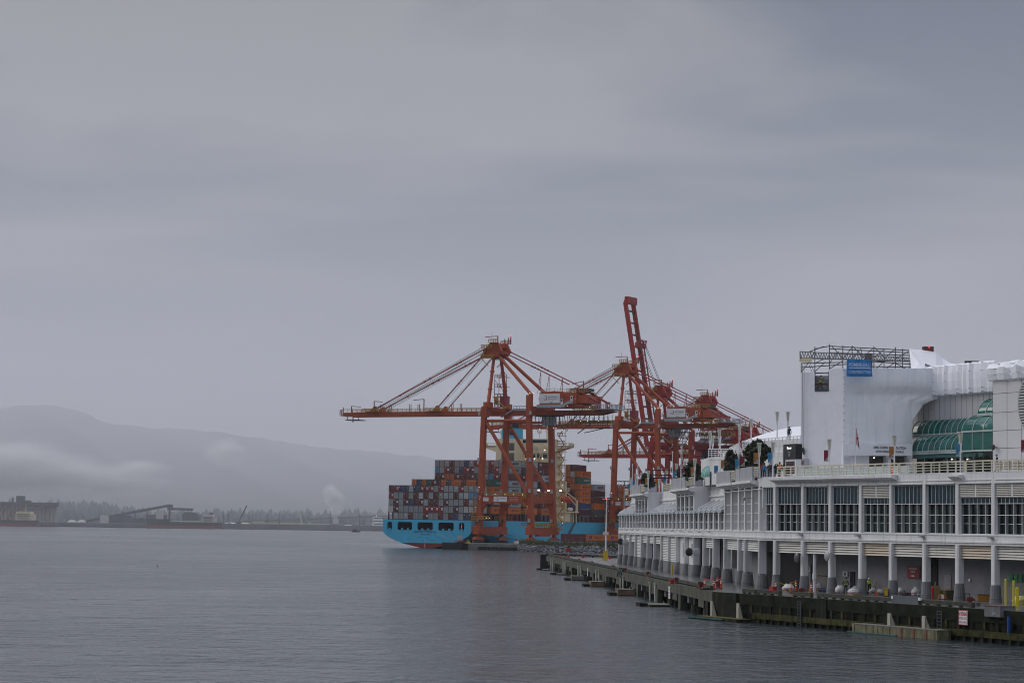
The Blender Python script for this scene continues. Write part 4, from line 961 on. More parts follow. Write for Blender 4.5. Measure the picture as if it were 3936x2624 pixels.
# quay end: cabinet, light mast, green and yellow marker
p = Q((8.2, -24, QZ)); t = thing('light_mast', 'thin mast with a red lamp over a grey cabinet at the quay corner', 'mast', p, QR)
MB().box(-1,.6,-.5,.5,.8,2.8).build('cabinet', steel, t); MB().tube((.2,0,0),(.2,0,11),.09,n=6).build('pole', steel, t); MB().box(.1,.3,-.1,.1,6.4,6.6).build('red_lamp', redbulb, t)
MB().rail((-2,-.8,0),(3.5,-.8,0),1.1,1,.05,2).build('railing', stayred, t)
p = Q((11.6, -24, QZ)); t = thing('navigation_marker', 'yellow drum with a green block on top at the quay corner', 'marker', p)
MB().lathe(0,0,[(.8,0),(.8,.4),(.6,.5),(.6,.8)],10).build('drum', ypaint, t); MB().box(-.45,.45,-.45,.45,.8,1.8).build('block', mat('marker_green', (.02,.25,.08), .5, .1), t)
p = ground(2030, 2090, QZ); mb = MB(); mb.box(-2.2,2.2,0,.4,0,.85); o = mb.build('barrier', ypaint); o.location = ground(2071, 2094, QZ); tag(o, 'yellow barrier block at the edge of the weeds below the crane', 'barrier')
p = ground(1985, 2087, QZ); t = thing('wrapped_bollard', 'red and white striped fairlead heap on the quay edge between the crane legs', 'bollard', p)
MB().lathe(0,0,[(1.2,0),(.9,.6),(.5,1.2),(.6,1.5)],8).build('base', signw, t); MB().lathe(0,0,[(.62,1.2),(.7,1.5),(.3,1.9)],8).build('cap', redp, t)
# high mast lamps in the yard
def highmast(label, px, ytop, ybase, d):
    a = at(px, ybase, d); b = at(px, ytop, d); t = thing('high_mast_light', label, 'light mast', Vector((a.x, a.y, QZ)))
    h = b.z-QZ; MB().tube((0,0,0),(0,0,h),.35,.2,8).build('pole', steel, t)
    mb = MB()
    for z in (h, h-1.4):
        mb.bar((-2.6,0,z),(2.6,0,z),.15); mb.bar((0,-2.6,z),(0,2.6,z),.15)
        for x, y in ((-2.6,0),(2.6,0),(-1.4,.4),(1.4,-.4),(0,2.6),(0,-2.6)): mb.box(x-.5,x+.5,y-.4,y+.4,z-.35,z)
    mb.build('lamp_ring', dkst, t)
highmast('tall grey mast with a cross shaped lamp head standing in the container yard', 2398, 1848, 2080, 1010)
highmast('tallest grey lamp mast rising in front of the second crane girder', 2619, 1645, 2080, 930)
# ------------------------------------------------------------------ the long white pier building
CX, CY = 29.4, 291.5
F1 = Frame(CX, CY, math.atan2(.99895, -.0458))      # x: along the far wing, away; y: out over the water
F2 = Frame(CX, CY, math.atan2(.9159, -.4014))       # x: negative towards the camera side; y: out
def corner(o):
    n1, n2 = F1.y, F2.y; return F1.o+(n1+n2)*(o/(1+n1.dot(n2)))
DK, BT, WB, WT, PT = 3.0, 8.6, 9.7, 14.75, 15.95     # dock deck, beam, window sill, window head, promenade
bld = thing('pier_building', 'long white two storey pier building on columns with a promenade along its roof', 'building', (CX, CY, DK))
BB = Vector((CX, CY, DK))
def b1(p): return F1(p)-BB
def b2(p): return F2(p)-BB
def bw(p): return Vector(p)-BB
S1E, S2E = 187.0, 66.0
def plan(o, s0=0, s1=S1E, e=-S2E, back=-60):
    a = [F1((s1, o, 0)), corner(o), F2((e, o, 0)), F2((e, back, 0)), F1((s1, back, 0))]
    return [(p.x, p.y) for p in a]
def slab(mb, o, z0, z1, back=-60, s1=S1E): mb.extrude([(x, y, z0) for x, y in plan(o, s1=s1, back=back)], (0, 0, z1-z0))
blockw = mat('block_wall', (.21,.21,.22), .8, .12, 1.2); soff = mat('soffit', (.10,.10,.10), .8, .1)
mb = MB(bw); slab(mb, -2.6, DK-.5, BT+.2); cw = mb.build('ground_floor_wall', blockw, bld)
mb = MB(bw); slab(mb, -1.0, BT+.2, 12.4); slab(mb, -2.5, 12.4, PT-.05); mb.build('core_wall', white, bld)
mb = MB(bw); slab(mb, -2.4, PT-.05, PT); mb.build('roof_terrace', mat('terrace_paving', (.33,.33,.33), .6, .1, .4), bld)
# beams and bands along both wings
mb = MB(bw)
for F, x0, x1 in ((F1, 0, S1E), (F2, -S2E, 0)):
    m2 = MB(F); m2.box(x0, x1, -1.1, 0, BT, WB); m2.box(x0, x1, 0, .10, 8.84, 9.0); m2.box(x0, x1, 0, .06, WB-.14, WB); mb.v += [tuple(Vector(v)-BB) for v in m2.v]; k = len(mb.v)-len(m2.v); mb.f += [tuple(i+k for i in f) for f in m2.f]; mb.m += m2.m
mb.build('storey_band', white, bld)
colS1 = [2.6, 14.7, 20.3, 33.6, 44.7, 55.65, 67.1, 78.1, 89.2, 100.2, 111.2, 122.0, 132.6, 143.4, 154.2, 164.9, 175.5, 185.9]
colS2 = [2.9, 9.2, 15.2, 21.55, 27.65, 34.1, 40.15, 46.5, 52.7, 58.9, 65.0]
def column(xf, x, w=.66, dep=.62, r=.58):
    mb = MB(xf); mb.box(x-w/2, x+w/2, -dep, 0, 4.5, BT); mb.box(x-w*.32, x+w*.1, 0, .06, 4.6, BT); c = mb.build('column', white, bld)
    mb = MB(xf); mb.lathe(x, -dep/2, [(r*1.04, DK), (r*1.04, DK+.32)], 14); mb.lathe(x, -dep/2, [(r*1.02, DK+.34), (r, DK+.5), (r*.82, 4.72)], 14); mb.build('column_base', grey, c)
for s in colS1: column(b1, s, 1.0, .85, .74)
for s in colS2: column(b2, -s)
def louvres(xf, x0, x1, z0, z1, m, off=-.25, step=.26, par=None):
    mb = MB(xf); z = z1; n = max(2, round((z1-z0)/step)); h = (z1-z0)/n
    for k in range(n):
        zz = z0+k*h; mb.raw([(x0, off, zz+.03), (x1, off, zz+.03), (x1, off-.14, zz+h*.92), (x0, off-.14, zz+h*.92), (x0, off-.03, zz), (x1, off-.03, zz), (x1, off-.17, zz+h*.86), (x0, off-.17, zz+h*.86)], [(0,1,2,3), (4,7,6,5), (0,4,5,1)], 0)
    mb.box(x0, x1, off-.4, off-.3, z0, z1, 1)
    return mb.build('louvre_panel', [m, dark], par or bld)
# wing 2 bays
types = ['N','F','F','L','F','F','L','L','F','F']
for i, t in enumerate(types):
    a, b = -colS2[i]-.33, -colS2[i+1]+.33
    if i == 0: pass
    x0, x1 = min(a, b), max(a, b)
    louvres(b2, x0, x1, 7.25, BT-.02, louv2 if i in (3, 6) else louv)
rgl = random.Random(4); glv = [glass_d, mat('window_glass_grey', (.035,.05,.05), .2, .6, .5, spec=.3), mat('window_glass_green', (.016,.038,.034), .15, .6, .6, spec=.3)]
def window2(x0, x1, kind):
    "recessed window: x0..x1 in wing 2 coordinates"
    off = -.32; zt = WT; mid = 12.79; m2 = 11.64
    w = MB(b2)
    for x in (x0, x1-.07): w.box(x, x+.07, off, off+.08, WB, zt)
    for z in (WB, m2-.03, mid-.04, zt-.07): w.box(x0, x1, off+.01, off+.06, z, z+.06)
    n = 8 if x1-x0 > 4 else 4
    for k in range(1, n):
        x = x0+(x1-x0)*k/n; w.box(x-.02, x+.02, off, off+.03, mid, zt)
        if k % 2 == 0: w.box(x-.026, x+.026, off-.0, off+.04, WB, mid)
    fr = w.build('window', white2, bld)
    p = MB(b2); p.box(x0, x1, off-.05, off-.0, mid, zt-.02); p.build('upper_pane', glass_b, fr)
    p = MB(b2); p.box(x0, x1, off-.34, off-.31, WB, mid); p.build('lower_pane', rgl.choice(glv), fr)
    p = MB(b2)
    for k in range(n//2+1): x = x0+(x1-x0)*k/(n/2); p.box(x-.04, x+.04, off-.31, off, WB, mid)
    p.build('mullion_fin', mat('fin_grey', (.30,.33,.33), .5, .1), fr)
    p = MB(b2); p.box(x0, x1, off-.3, off-.27, 10.75, 10.8); p.build('inner_rail', white2, fr)
    if kind == 'L':
        for a, b in ((x0+.1, (x0+x1)/2-.12), ((x0+x1)/2+.12, x1-.1)): louvres(b2, a, b, 13.45, zt-.05, louv, off+.26, .17, fr)
        p = MB(b2); p.box(x0, x1, off+.05, off+.14, 13.38, 13.45); p.box((x0+x1)/2-.12, (x0+x1)/2+.12, off+.05, off+.22, 13.45, zt); p.build('louvre_frame', white2, fr)
mb = MB(b2)
for i, t in enumerate(types):
    s0, s1 = colS2[i], colS2[i+1]
    if i == 0: s0 = 2.9
    window2(-s1+.31, -s0-.31, t)
for s in colS2: mb.box(-s-.31, -s+.31, -1.0, 0, WB, WT+.3); mb.box(-s-.22, -s+.08, 0, .05, WB, WT+.1)
mb.box(-2.9-.5, 0, -1.0, 0, WB, WT) if False else None
mb.box(-S2E, 0, -2.5, -.02, WT+.02, PT-.05); mb.box(-S2E, 0, -2.4, 0, PT-.05, PT+.02)
for i in range(len(colS2)-1):
    a, b = -colS2[i+1]+.35, -colS2[i]-.35; mb.box(a, b, 0, .10, WT+.05, WT+.16); mb.box(a, b, 0, .07, WT+.38, WT+.45)
mb.build('wing_wall', white, bld)
mb = MB(b2); mb.extrude([(-29.0, 0, 15.25), (-29.0, .75, 15.55), (-29.0, .75, 15.85), (-29.0, 0, 15.85)], (26.2, 0, 0)); mb.build('cornice', white, bld)
mb = MB(b2); mb.extrude([(-41.3, 0, 15.15), (-41.3, .6, 15.5), (-41.3, .6, 15.7), (-41.3, 0, 15.7)], (2.0, 0, 0)); mb.build('cornice', white, bld)
# narrow corner window between the corner and the first wing-2 column
window2(-2.5, -.45, 'N')
# wing 1: pilasters every 5.5 m, recessed windows, sloped canopies between full height blocks
half = []
for i in range(len(colS1)-1):
    a, b = colS1[i], colS1[i+1]
    half += [a, (a+b)/2] if b-a > 8 else [a]
half.append(colS1[-1])
blocks = [(0, 33.9), (66.4, 89.6), (131.9, 154.6)]
def inblock(s): return any(a-.1 <= s <= b+.1 for a, b in blocks)
for s in half:
    mb = MB(b1); blk_ = inblock(s); mb.box(s-.5, s+.5, -1.0, 0, WB, 14.9 if blk_ else 12.5)
    if not blk_: mb.extrude([(s-.3, 0, 12.35), (s-.3, 0, 12.72), (s-.3, -2.3, 14.0), (s-.3, -2.3, 13.3)], (.6, 0, 0))
    mb.build('pilaster', white, bld)
slats = mat('slat_grey', (.45,.46,.48), .5, .1)
for i in range(len(half)-1):
    a, b = half[i]+.5, half[i+1]-.5
    m_ = (half[i]+half[i+1])/2; B_ = inblock(m_)
    zt = 14.5 if B_ else 12.35; off = -.34
    w = MB(b1)
    for x in (a, b-.08): w.box(x, x+.08, off, off+.12, WB, zt)
    for z in (WB, 10.75, 11.75, zt-.08) + ((12.9,) if B_ else ()): w.box(a, b, off, off+.1, z, z+.09)
    if m_ < 34:
        n = 9
        for k in range(1, n): x = a+(b-a)*k/n; w.box(x-.05, x+.05, off, off+.12, WB, zt)
    else: x = (a+b)/2; w.box(x-.05, x+.05, off, off+.1, WB, zt)
    fr = w.build('window', white2, bld)
    p = MB(b1); p.box(a, b, off-.06, off-.01, WB, zt); p.build('pane', glass_d if m_ > 34 else mat('glass_grey', (.04,.045,.055), .5, .2, spec=.12), fr)
    p = MB(b1); p.box(a, b, off-.3, off+.0, zt, zt+.05); p.build('head', white, fr)
    if not B_:
        # sloped canopy panel with a curved grey lip
        p = MB(b1); p.poly([(a-.05, .02, 12.36), (b+.05, .02, 12.36), (b+.05, -2.3, 13.4), (a-.05, -2.3, 13.4)]); p.poly([(a-.05, .02, 12.32), (a-.05, -2.3, 13.36), (b+.05, -2.3, 13.36), (b+.05, .02, 12.32)]); cn = p.build('canopy_panel', mat('canopy_grey', (.52,.53,.54), .4, .1), bld)
        p = MB(b1); p.extrude([(a, .0, 12.52), (a, .35, 12.3), (a, .38, 12.0), (a, .3, 12.0), (a, .02, 12.2)], (b-a, 0, 0)); p.build('lip', mat('lip_grey', (.30,.34,.36), .4, .15), cn)
    elif m_ > 34:
        p = MB(b1); p.extrude([(a, .0, 12.45), (a, .28, 12.3), (a, .34, 12.0), (a, .28, 12.0), (a, .02, 12.15)], (b-a, 0, 0)); p.build('awning', mat('lip_grey', (.30,.34,.36), .4, .15), bld)
for a, b in blocks:
    p = MB(b1); a2 = max(a, .0); p.box(a2, b, -2.6, -.02, 14.9, PT-.06); p.box(a2+.3, b-.3, 0, .09, 14.55, 14.66)
    for x in (a2, b-.3): p.box(x, x+.3, -2.6, -.05, 12.4, 14.9)
    p.build('block_wall', white, bld)
    for q0, q1 in (((3.4, 19.5), (20.2, b+.7)) if a < 1 else ((a-.7, b+.7),)):
        p = MB(b1); p.extrude([(q0, -.02, 15.0), (q0, .95, 15.35), (q0, .95, 15.65), (q0, -.02, 15.65)], (q1-q0, 0, 0)); p.build('cornice', white, bld)
# parapet behind the canopies
for a, b in ((33.9, 66.4), (89.6, 131.9), (154.6, 186)): p = MB(b1); p.box(a, b, -2.5, -2.3, 13.6, 15.2); p.box(a, b, -2.4, -2.05, 14.35, 14.5); p.box(a, b, -2.75, -2.35, 15.2, PT); p.build('parapet', white, bld)
p = MB(b1); p.box(S1E-.6, S1E, -40, -.1, BT, 12.4); p.extrude([(S1E-.5, 0, 12.4), (S1E-.5, -2.4, 13.8), (S1E-.5, -40, 13.8), (S1E-.5, -40, 12.4)], (.5, 0, 0)); p.box(S1E-.6, S1E, -40, -1.0, DK, BT); p.build('end_wall', white, bld)
# wing 1 ground floor bays
lv = mat('louvre_white', (.66,.66,.63), .5, .1, .5, streak=.2, streakcol=(.4,.38,.33))
fullL = {(100.2, 111.2), (89.2, 100.2), (143.4, 154.2)}; solid = {(78.1, 89.2), (67.1, 78.1)}; openb = {(55.65, 67.1), (33.6, 44.7)}
for i in range(len(colS1)-1):
    a, b = colS1[i], colS1[i+1]
    if (a, b) in fullL:
        louvres(b1, a+.6, b-.6, 4.7, BT-.02, lv, -.3); p = MB(b1); p.box(a+.3, b-.3, -1.0, -.35, DK, 4.7)
        for z in (3.5, 3.95, 4.4): p.box(a+.3, b-.3, -.35, -.32, z, z+.03)
        p.build('plinth', grey, bld)
    elif (a, b) in solid:
        p = MB(b1); p.box(a+.6, b-.6, -1.2, -.6, 4.6, BT); w = p.build('infill_wall', white, bld)
        p = MB(b1); p.box(a+.3, b-.3, -1.2, -.5, DK, 4.6); p.build('plinth', grey, w)
        p = MB(b1); x = (a+b)/2-1
        for k in range(14): p.box(x, x+2.4, -.6, -.57, 5.6+k*.15, 5.68+k*.15)
        p.build('vent_grille', dkst, w)
    elif (a, b) in openb:
        p = MB(b1); p.box(a+.8, a+4.6, -2.4, -1.1, 4.8, 8.2); p.build('plant_box', white, bld)
    else: louvres(b1, a+.6, b-.6, 7.25, BT-.02, lv, -.3)
# small lamps on the storey band
for s in colS1[4:]:
    p = MB(b1); p.bar((s, 0, 9.25), (s, .55, 9.4), .05); p.box(s-.15, s+.15, .4, .75, 9.32, 9.42); p.build('wall_lamp', steel, bld)
for s in (9.0, 21.3, 33.9, 46.3):
    p = MB(b2); p.box(-s-.35, -s+.15, .02, .5, 9.28, 9.5); p.build('wall_lamp', steel, bld)
# dome cameras
for F, x, z, q in ((b1, 8.2, 13.4, 1), (b1, 137, 13.7, 1), (b1, 137, 10.4, 1)):
    p = MB(F); p.bar((x, 0, z+.15), (x, .9, z+.25), .07); p.lathe(x, .95, [(.08, z-.1), (.2, z), (.22, z+.2), (.1, z+.3)], 8); p.build('dome_camera', steel, bld)
# dock mirrors
mir = mat('mirror_grey', (.10,.10,.11), .2, .1)
for F, x, z, m_ in ((b2, -9.0, 6.75, mir), (b2, -15.6, 7.05, steel), (b1, 67.1, 6.5, blk), (b1, 58.5, 6.6, steel), (b1, 176.2, 7.2, blk), (b1, 166.5, 7.1, steel)):
    p = MB(F); p.lathe(0, 0, [(.06, 0), (.4, .05), (.55, .16), (.5, .2)], 14); M_ = p
    pts = [Vector(v) for v in []]
    p = MB(F); n = 14; rad = .55 if F is b2 else .6
    for j, (r, d) in enumerate(((rad, .0), (rad*.98, .06), (rad*.6, .16), (.02, .2))): pts += [(x+.9*0+r*math.cos(2*math.pi*k/n)*(.55 if F is b1 else 1)-0, .55+d+r*.0+(r*math.cos(2*math.pi*k/n)*.8 if F is b1 else 0), z+r*math.sin(2*math.pi*k/n)) for k in range(n)]
    p.raw(pts, [(j*n+k, j*n+(k+1) % n, (j+1)*n+(k+1) % n, (j+1)*n+k) for j in range(3) for k in range(n)]+[tuple(range(n-1, -1, -1))]); p.bar((x, 0, z+.4), (x, .6, z), .08); p.build('dock_mirror', m_, bld)
# back wall fittings of the open dock in wing 2
BO = -2.46
def wrect(px0, px1, py0, py1=None):
    "rectangle on the dock's back wall behind a picture rectangle"
    xa, z1 = F2.hit((px0+px1)/2, py0, BO); z0 = F2.hit((px0+px1)/2, py1, BO)[1] if py1 else DK
    return F2.hit(px1, py0, BO)[0], F2.hit(px0, py0, BO)[0], z0, z1
def wbox(name, rect, m, par=bld, o0=-2.64, o1=-2.5): p = MB(b2); p.box(rect[0], rect[1], o0, o1, rect[2], rect[3]); return p.build(name, m, par)
d = wbox('roller_door', wrect(3120, 3186, 2168), mat('roller_door_grey', (.17,.16,.15), .6, .1))
r_ = wrect(3120, 3186, 2168); p = MB(b2); p.box(r_[0], r_[1], -2.5, -2.47, 4.72, 4.8); p.box(r_[1], r_[1]+.25, -2.5, -2.45, DK, r_[3]); p.build('door_seam', dark, d)
wbox('door', wrect(3266, 3283, 2196), dark); wbox('door', wrect(3627, 3654, 2208), mat('door_grey', (.26,.26,.27), .7, .1))
for a_, b_ in ((3572, 3602), (2996, 3079), (2948, 2972)): wbox('dark_doorway', wrect(a_, b_, 2120), dark)
p = MB(b2); p.tube((-11.0, -.6, DK), (-11.0, -.6, 7.6), .2, n=8); p.lathe(-11.0, -.6, [(.28, 4.4), (.28, 5)], 8); p.build('drain_pipe', white2, bld)
evac = mat('sign_red', (.22,.02,.025), .5, .1)
def t2(s, x, z, w, h, m, par, o=-2.43): return text('lettering', s, b2((x, o, z)), F2.x*-1, (0,0,1), w, h, m, par)
r_ = wrect(3485.6, 3534.8, 2174, 2221); xm = (r_[0]+r_[1])/2; zm = (r_[2]+r_[3])/2; ww = r_[1]-r_[0]
sg = wbox('evacuation_sign', r_, evac, bld, -2.52, -2.46)
t2('EVACUATION', xm, zm+.36, ww*.62, .2, inkw, sg); t2('ROUTE', xm, zm+.02, ww*.32, .2, inkw, sg)
p = MB(b2); k = ww*.12; p.poly([(xm+k, -2.43, zm-.35), (xm-k*.2, -2.43, zm-.35), (xm-k*.2, -2.43, zm-.28), (xm-k, -2.43, zm-.4), (xm-k*.2, -2.43, zm-.52), (xm-k*.2, -2.43, zm-.45), (xm+k, -2.43, zm-.45)]); p.build('arrow', inkw, sg)
r_ = wrect(3238.6, 3257, 2194.5, 2214); sg = wbox('notice_board', r_, mat('paper_grey', (.45,.46,.47), .6, .1), bld, -2.52, -2.46); p = MB(b2); xm = (r_[0]+r_[1])/2; p.box(xm-.2, xm+.2, -2.46, -2.44, r_[2]+.12, r_[3]-.12); p.build('notice', dkst, sg)
wbox('notice', wrect(3722.5, 3729, 2223, 2233), signw, bld, -2.52, -2.46)
for k in range(3):
    r_ = wrect(3878+k*18.5, 3892+k*18.5, 2205, 2234); sg = wbox('recycling_sign', r_, mat('sign_green', (.03,.22,.06), .5, .1), bld, -2.52, -2.46); p = MB(b2); p.box(r_[0]+.12, r_[0]+.35, -2.46, -2.44, r_[2]+.15, r_[2]+.4); p.build('symbol', fblue, sg)
r_ = wrect(3105, 3111, 2180, 2194); t2('3', r_[0], (r_[2]+r_[3])/2, .3, .5, inkw, bld)
t2('NO PARKING', -40.1, 4.6, .7, .14, inkr, bld, .42)
# ------------------------------------------------------------------ the dock apron (pier) in front of it
apron = mat('wet_apron', (.11,.11,.108), .2, .3, .22, spec=.5)
PE = 7.35                                           # apron edge, metres out from wing 1
e0 = F1((292, PE, 0)); K = Vector((22.7, 276, 0)); e2d = (Vector((41.2, 230.5, 0))-Vector((21.9, 276, 0))).normalized(); E3 = K+e2d*75
e2n = Vector((e2d.y, -e2d.x, 0)); e2n = e2n if e2n.x < 0 else -e2n
far2 = F1((292, PE, 0)); farR = at(2420, 2149, 545)
ap = [(e0.x, e0.y), (K.x, K.y), (E3.x, E3.y), (E3.x+60, E3.y+25), (farR.x+60, 470), (farR.x+40, farR.y-15), (farR.x, farR.y)]
mb = MB(); mb.extrude([(x, y, DK-.9) for x, y in ap], (0,0,.9)); o = mb.build('dock_apron', apron); tag(o, kind='structure')
PB1 = Vector((K.x, K.y, 0)); u1 = (Vector((e0.x, e0.y, 0))-PB1).normalized()
P1 = Frame(K.x, K.y, math.atan2(u1.y, u1.x)); L1 = (Vector((e0.x, e0.y, 0))-PB1).length    # x away along the edge, y outwards (left)
P2 = Frame(K.x, K.y, math.atan2(-e2d.y, -e2d.x))                                          # x negative towards the camera, y outwards
pier = thing('dock_pier', 'mossy concrete dock edge on piles along the white building', 'pier', (K.x, K.y, 0)); PBs = Vector((K.x, K.y, 0))
def q1(p): return P1(p)-PBs
def q2(p): return P2(p)-PBs
mb = MB(q1); mb.box(0, L1, -.6, .05, 1.75, DK-.02); mb.build('edge_beam', mossc, pier)
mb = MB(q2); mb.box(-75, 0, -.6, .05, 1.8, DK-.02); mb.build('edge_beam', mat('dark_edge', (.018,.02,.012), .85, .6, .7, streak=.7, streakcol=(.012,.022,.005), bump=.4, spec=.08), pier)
# piles, caps, and black boxes that paint the shade under the apron
mb = MB(q1); mb.box(0, L1, -9, -5.5, -1, DK-.9); mb.build('shade_backing', dark, pier)
mb = MB(q2); mb.box(-75, 4, -9, -4.5, -1, DK-.9); mb.build('shade_backing', dark, pier)
x = 2.0; k = 0
while x < L1:
    mb = MB(q1); mb.box(x-.5, x+.5, -5.5, -.1, .95, 1.75); c = mb.build('pile_cap', mossc if k % 2 else grey, pier)
    mb = MB(q1); mb.tube((x, -.9, -1.2), (x, -.9, .95), .46, n=8); mb.tube((x, -3.6, -1.2), (x, -3.6, .95), .46, n=8); mb.build('pile', wetdark if k % 2 else mossc, c)
    x += 7.8 if x > 40 else 6.0; k += 1
for k in range(11):
    x = 6+k*27
    if x > L1-4: break
    mb = MB(q1); mb.box(x-1.3, x+1.3, -.5, .16, -1, 1.75); mb.build('buttress', mossc if k else wetdark, pier); MB(q1).box(x+4, x+9, -.3, .0, .9, 1.75).build('drop_panel', mossc, pier)
# wing 2 wall: dark planks with a yellow-mossy waler
moss2 = mat('mossy_waler', (.055,.055,.018), .8, .8, .8, streak=.9, streakcol=(.008,.009,.006), bump=.3, spec=.1)
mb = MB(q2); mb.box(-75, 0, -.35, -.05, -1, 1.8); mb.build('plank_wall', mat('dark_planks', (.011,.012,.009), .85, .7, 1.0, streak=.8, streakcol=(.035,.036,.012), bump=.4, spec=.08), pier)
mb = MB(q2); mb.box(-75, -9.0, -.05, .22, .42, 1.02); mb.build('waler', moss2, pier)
for k in range(44):
    x = -10.2-k*1.45
    mb = MB(q2); mb.box(x-.2, x+.2, -.05, .16, -1, .42); mb.build('fender_pile', wetdark, pier)
for k in range(30):
    x = -8.5-k*2.1; mb = MB(q2); mb.box(x-.17, x+.17, -.05, .12, 1.02, 1.8); mb.build('timber_strut', moss2 if k % 3 == 0 else wetdark, pier)
MB(q2).box(-5.5, 0, -.1, .3, -1, DK-.02).build('corner_block', wetdark, pier); MB(q2).box(-24.4, -22.3, -.1, .14, .5, DK-.1).build('wall_pier', wetdark, pier)
# bull rail (timber kerb)
rail_n = 0
def kerb(F, x0, x1, w=.38):
    mb = MB(F); mb.box(x0, x1, -.65, -.65+w, DK+.12, DK+.48)
    n = max(2, int(abs(x1-x0)/1.6))
    for k in range(n+1): x = x0+(x1-x0)*k/n; mb.box(x-.18 if k == n else x, x+.3 if k < n else x, -.62, -.32, DK, DK+.12)
    return mb.build('kerb_timber', timber, pier)
x = 6.5
while x < L1-3: kerb(q1, x, min(L1-1, x+10.6)); x += 11.0
for a, b in ((-8.6, -5.8), (-13.9, -9.0), (-20.5, -16.9), (-38, -21.8), (-50, -40.5)): kerb(q2, a, b)
mb = MB(q2); mb.box(-41.2, -36.4, -.55, -.1, DK, DK+.75); g = mb.build('kerb_gate', mat('steel_grey_dark', (.10,.11,.12), .6, .2), pier)
for x in (-36.6, -41.4): mb = MB(q2); mb.box(x-.14, x+.14, -.3, -.05, DK+.4, DK+.68); mb.build('number_plate', signw, g)
# far edge of the apron: low dark kerb
for k in range(9):
    a = Vector((e0.x, e0.y, DK)).lerp(Vector((farR.x, farR.y, DK)), k/9+.01); b = Vector((e0.x, e0.y, DK)).lerp(Vector((farR.x, farR.y, DK)), (k+1)/9-.01)
    mb = MB(lambda p: Vector(p)-PBs); mb.bar(a+Vector((0,0,.35)), b+Vector((0,0,.35)), .4, .36); mb.box(a.x, a.x+.4, a.y-.2, a.y+.2, DK, DK+.2); mb.build('kerb_timber', wetdark, pier)
mb = MB(q1); mb.box(L1-.2, L1+1.0, -.8, 1.4, -1, DK+.25); mb.build('end_fender', blk, pier)
# white pipes and fender posts hanging on the edge beam of wing 1
ppost = mat('fender_post_white', (.55,.55,.47), .6, .2, 1.2, streak=.5, streakcol=(.2,.2,.12))
for px, py in ((2120,2165),(2126,2167),(2167,2180),(2174,2182),(2224,2198),(2233,2200),(2293,2216),(2304,2219),(2387,2245),(2397,2248),(2500,2285),(2520,2292)):
    x, z = P1.hit(px, py, .15); mb = MB(q1); mb.tube((x, .22, -.3), (x, .22, 1.3), .10, .17, 7); mb.tube((x, .22, 1.3), (x, .22, 2.35), .17, .17, 7); mb.box(x-.2, x+.2, .05, .42, 2.3, 2.5); mb.build('fender_post', ppost, pier)
mb = MB(q1); x, z = P1.hit(2390, 2225, .15)
for dx in (-1.2, 1.6, 4.4): mb.path([Vector((x+dx+(-.4 if q < 2 else .0)+1.4*q/6*.2, .5-.9*q/6, 1.4+2.2*math.sin(math.pi*(.12+.80*q/6)))) for q in range(7)], .09, 5)
mb.build('hose_loop', blk, pier)
mb = MB(q1); x, z = P1.hit(2570, 2290, .2); mb.box(x-.9, x+.9, .08, .13, .9, 2.45); s = mb.build('warning_sign', signw, pier)
r1 = P1.x*-1
for zz, hh in ((2.1, .25), (1.65, .2), (1.25, .2)): text('lettering', {2.1:'NO TRESPASSING', 1.65:'RESTRICTED ACCESS', 1.25:'KEEP BACK 50 METRES'}[zz], q1((x, .14, zz)), r1, (0,0,1), 1.5, hh, inkr, s)
mb = MB(q1); x, z = P1.hit(2257, 2200, .2); mb.box(x-.5, x+.5, .08, .13, .9, 2.4); mb.build('warning_sign', signw, pier)
mb = MB(q2); x, z = P2.hit(3703, 2372, .25); mb.box(x-.72, x+.72, .24, .30, z-.68, z+.68); s = mb.build('warning_sign', signw, pier)
mb = MB(q2); 
for a in ((x-.72, x+.72, z+.62, z+.68), (x-.72, x+.72, z-.68, z-.62), (x-.72, x-.67, z-.68, z+.68), (x+.67, x+.72, z-.68, z+.68)): mb.box(a[0], a[1], .30, .315, a[2], a[3])
mb.build('sign_border', inkr, s)
for dz, st, hh, ww, mm in ((.34, 'NO TRESPASSING', .34, 1.26, inkr), (-.06, 'RESTRICTED ACCESS', .22, 1.24, inkr), (-.42, 'KEEP BACK 50 METRES', .2, 1.24, inkr)): text('lettering', st, q2((x, .31, z+dz)), P2.x*-1, (0,0,1), ww, hh, mm, s, .02 if dz > 0 else .008)
# wooden access ladders
for x in (-19.2, -45.5):
    mb = MB(q2)
    for dx in (-.35, .35): mb.bar((x+dx, .3, -.3), (x+dx, .3, 2.6), .08)
    for k in range(9): mb.bar((x-.35, .3, k*.32), (x+.35, .3, k*.32), .06)
    mb.build('ladder', dkst, pier)
# ------------------------------------------------------------------ on the roof promenade
TB = F2((-30, -22, 0)); TB.z = PT
wrapm = mat('shrink_wrap', (.84,.85,.88), .42, .06, .6, streak=.35, streakcol=(.60,.62,.68), bump=.6)  # streaks put the shade of vertical creases into the colour
wrapd = mat('wrap_seam_grey', (.55,.56,.60), .5, .1)  # darker grey than the wrap, for the seam ties
panel = mat('metal_panel', (.50,.49,.49), .45, .06, .3)
gg = mat('green_glass', (.004,.11,.085), .08, .35, .4, spec=.6); gframe = mat('glass_frame_pale', (.46,.52,.49), .4, .05)
tA, tL, tR = at(3242, 1800, 296), at(3078, 1800, 300.5), at(3507, 1800, 299)
twr = thing('wrapped_tower', 'tall tower shrouded in white shrink wrap on the promenade under scaffolding', 'building', (tA.x, tA.y, PT)); TW = Vector((tA.x, tA.y, PT))
def vframe(p, q): d = Vector((q.x-p.x, q.y-p.y, 0)); return Frame(p.x, p.y, math.atan2(d.y, d.x))
FL = vframe(tL, tA); FR = vframe(tA, tR)           # x to the right, y away from us
def tl(p): return FL(p)-TW
def tr_(p): return FR(p)-TW
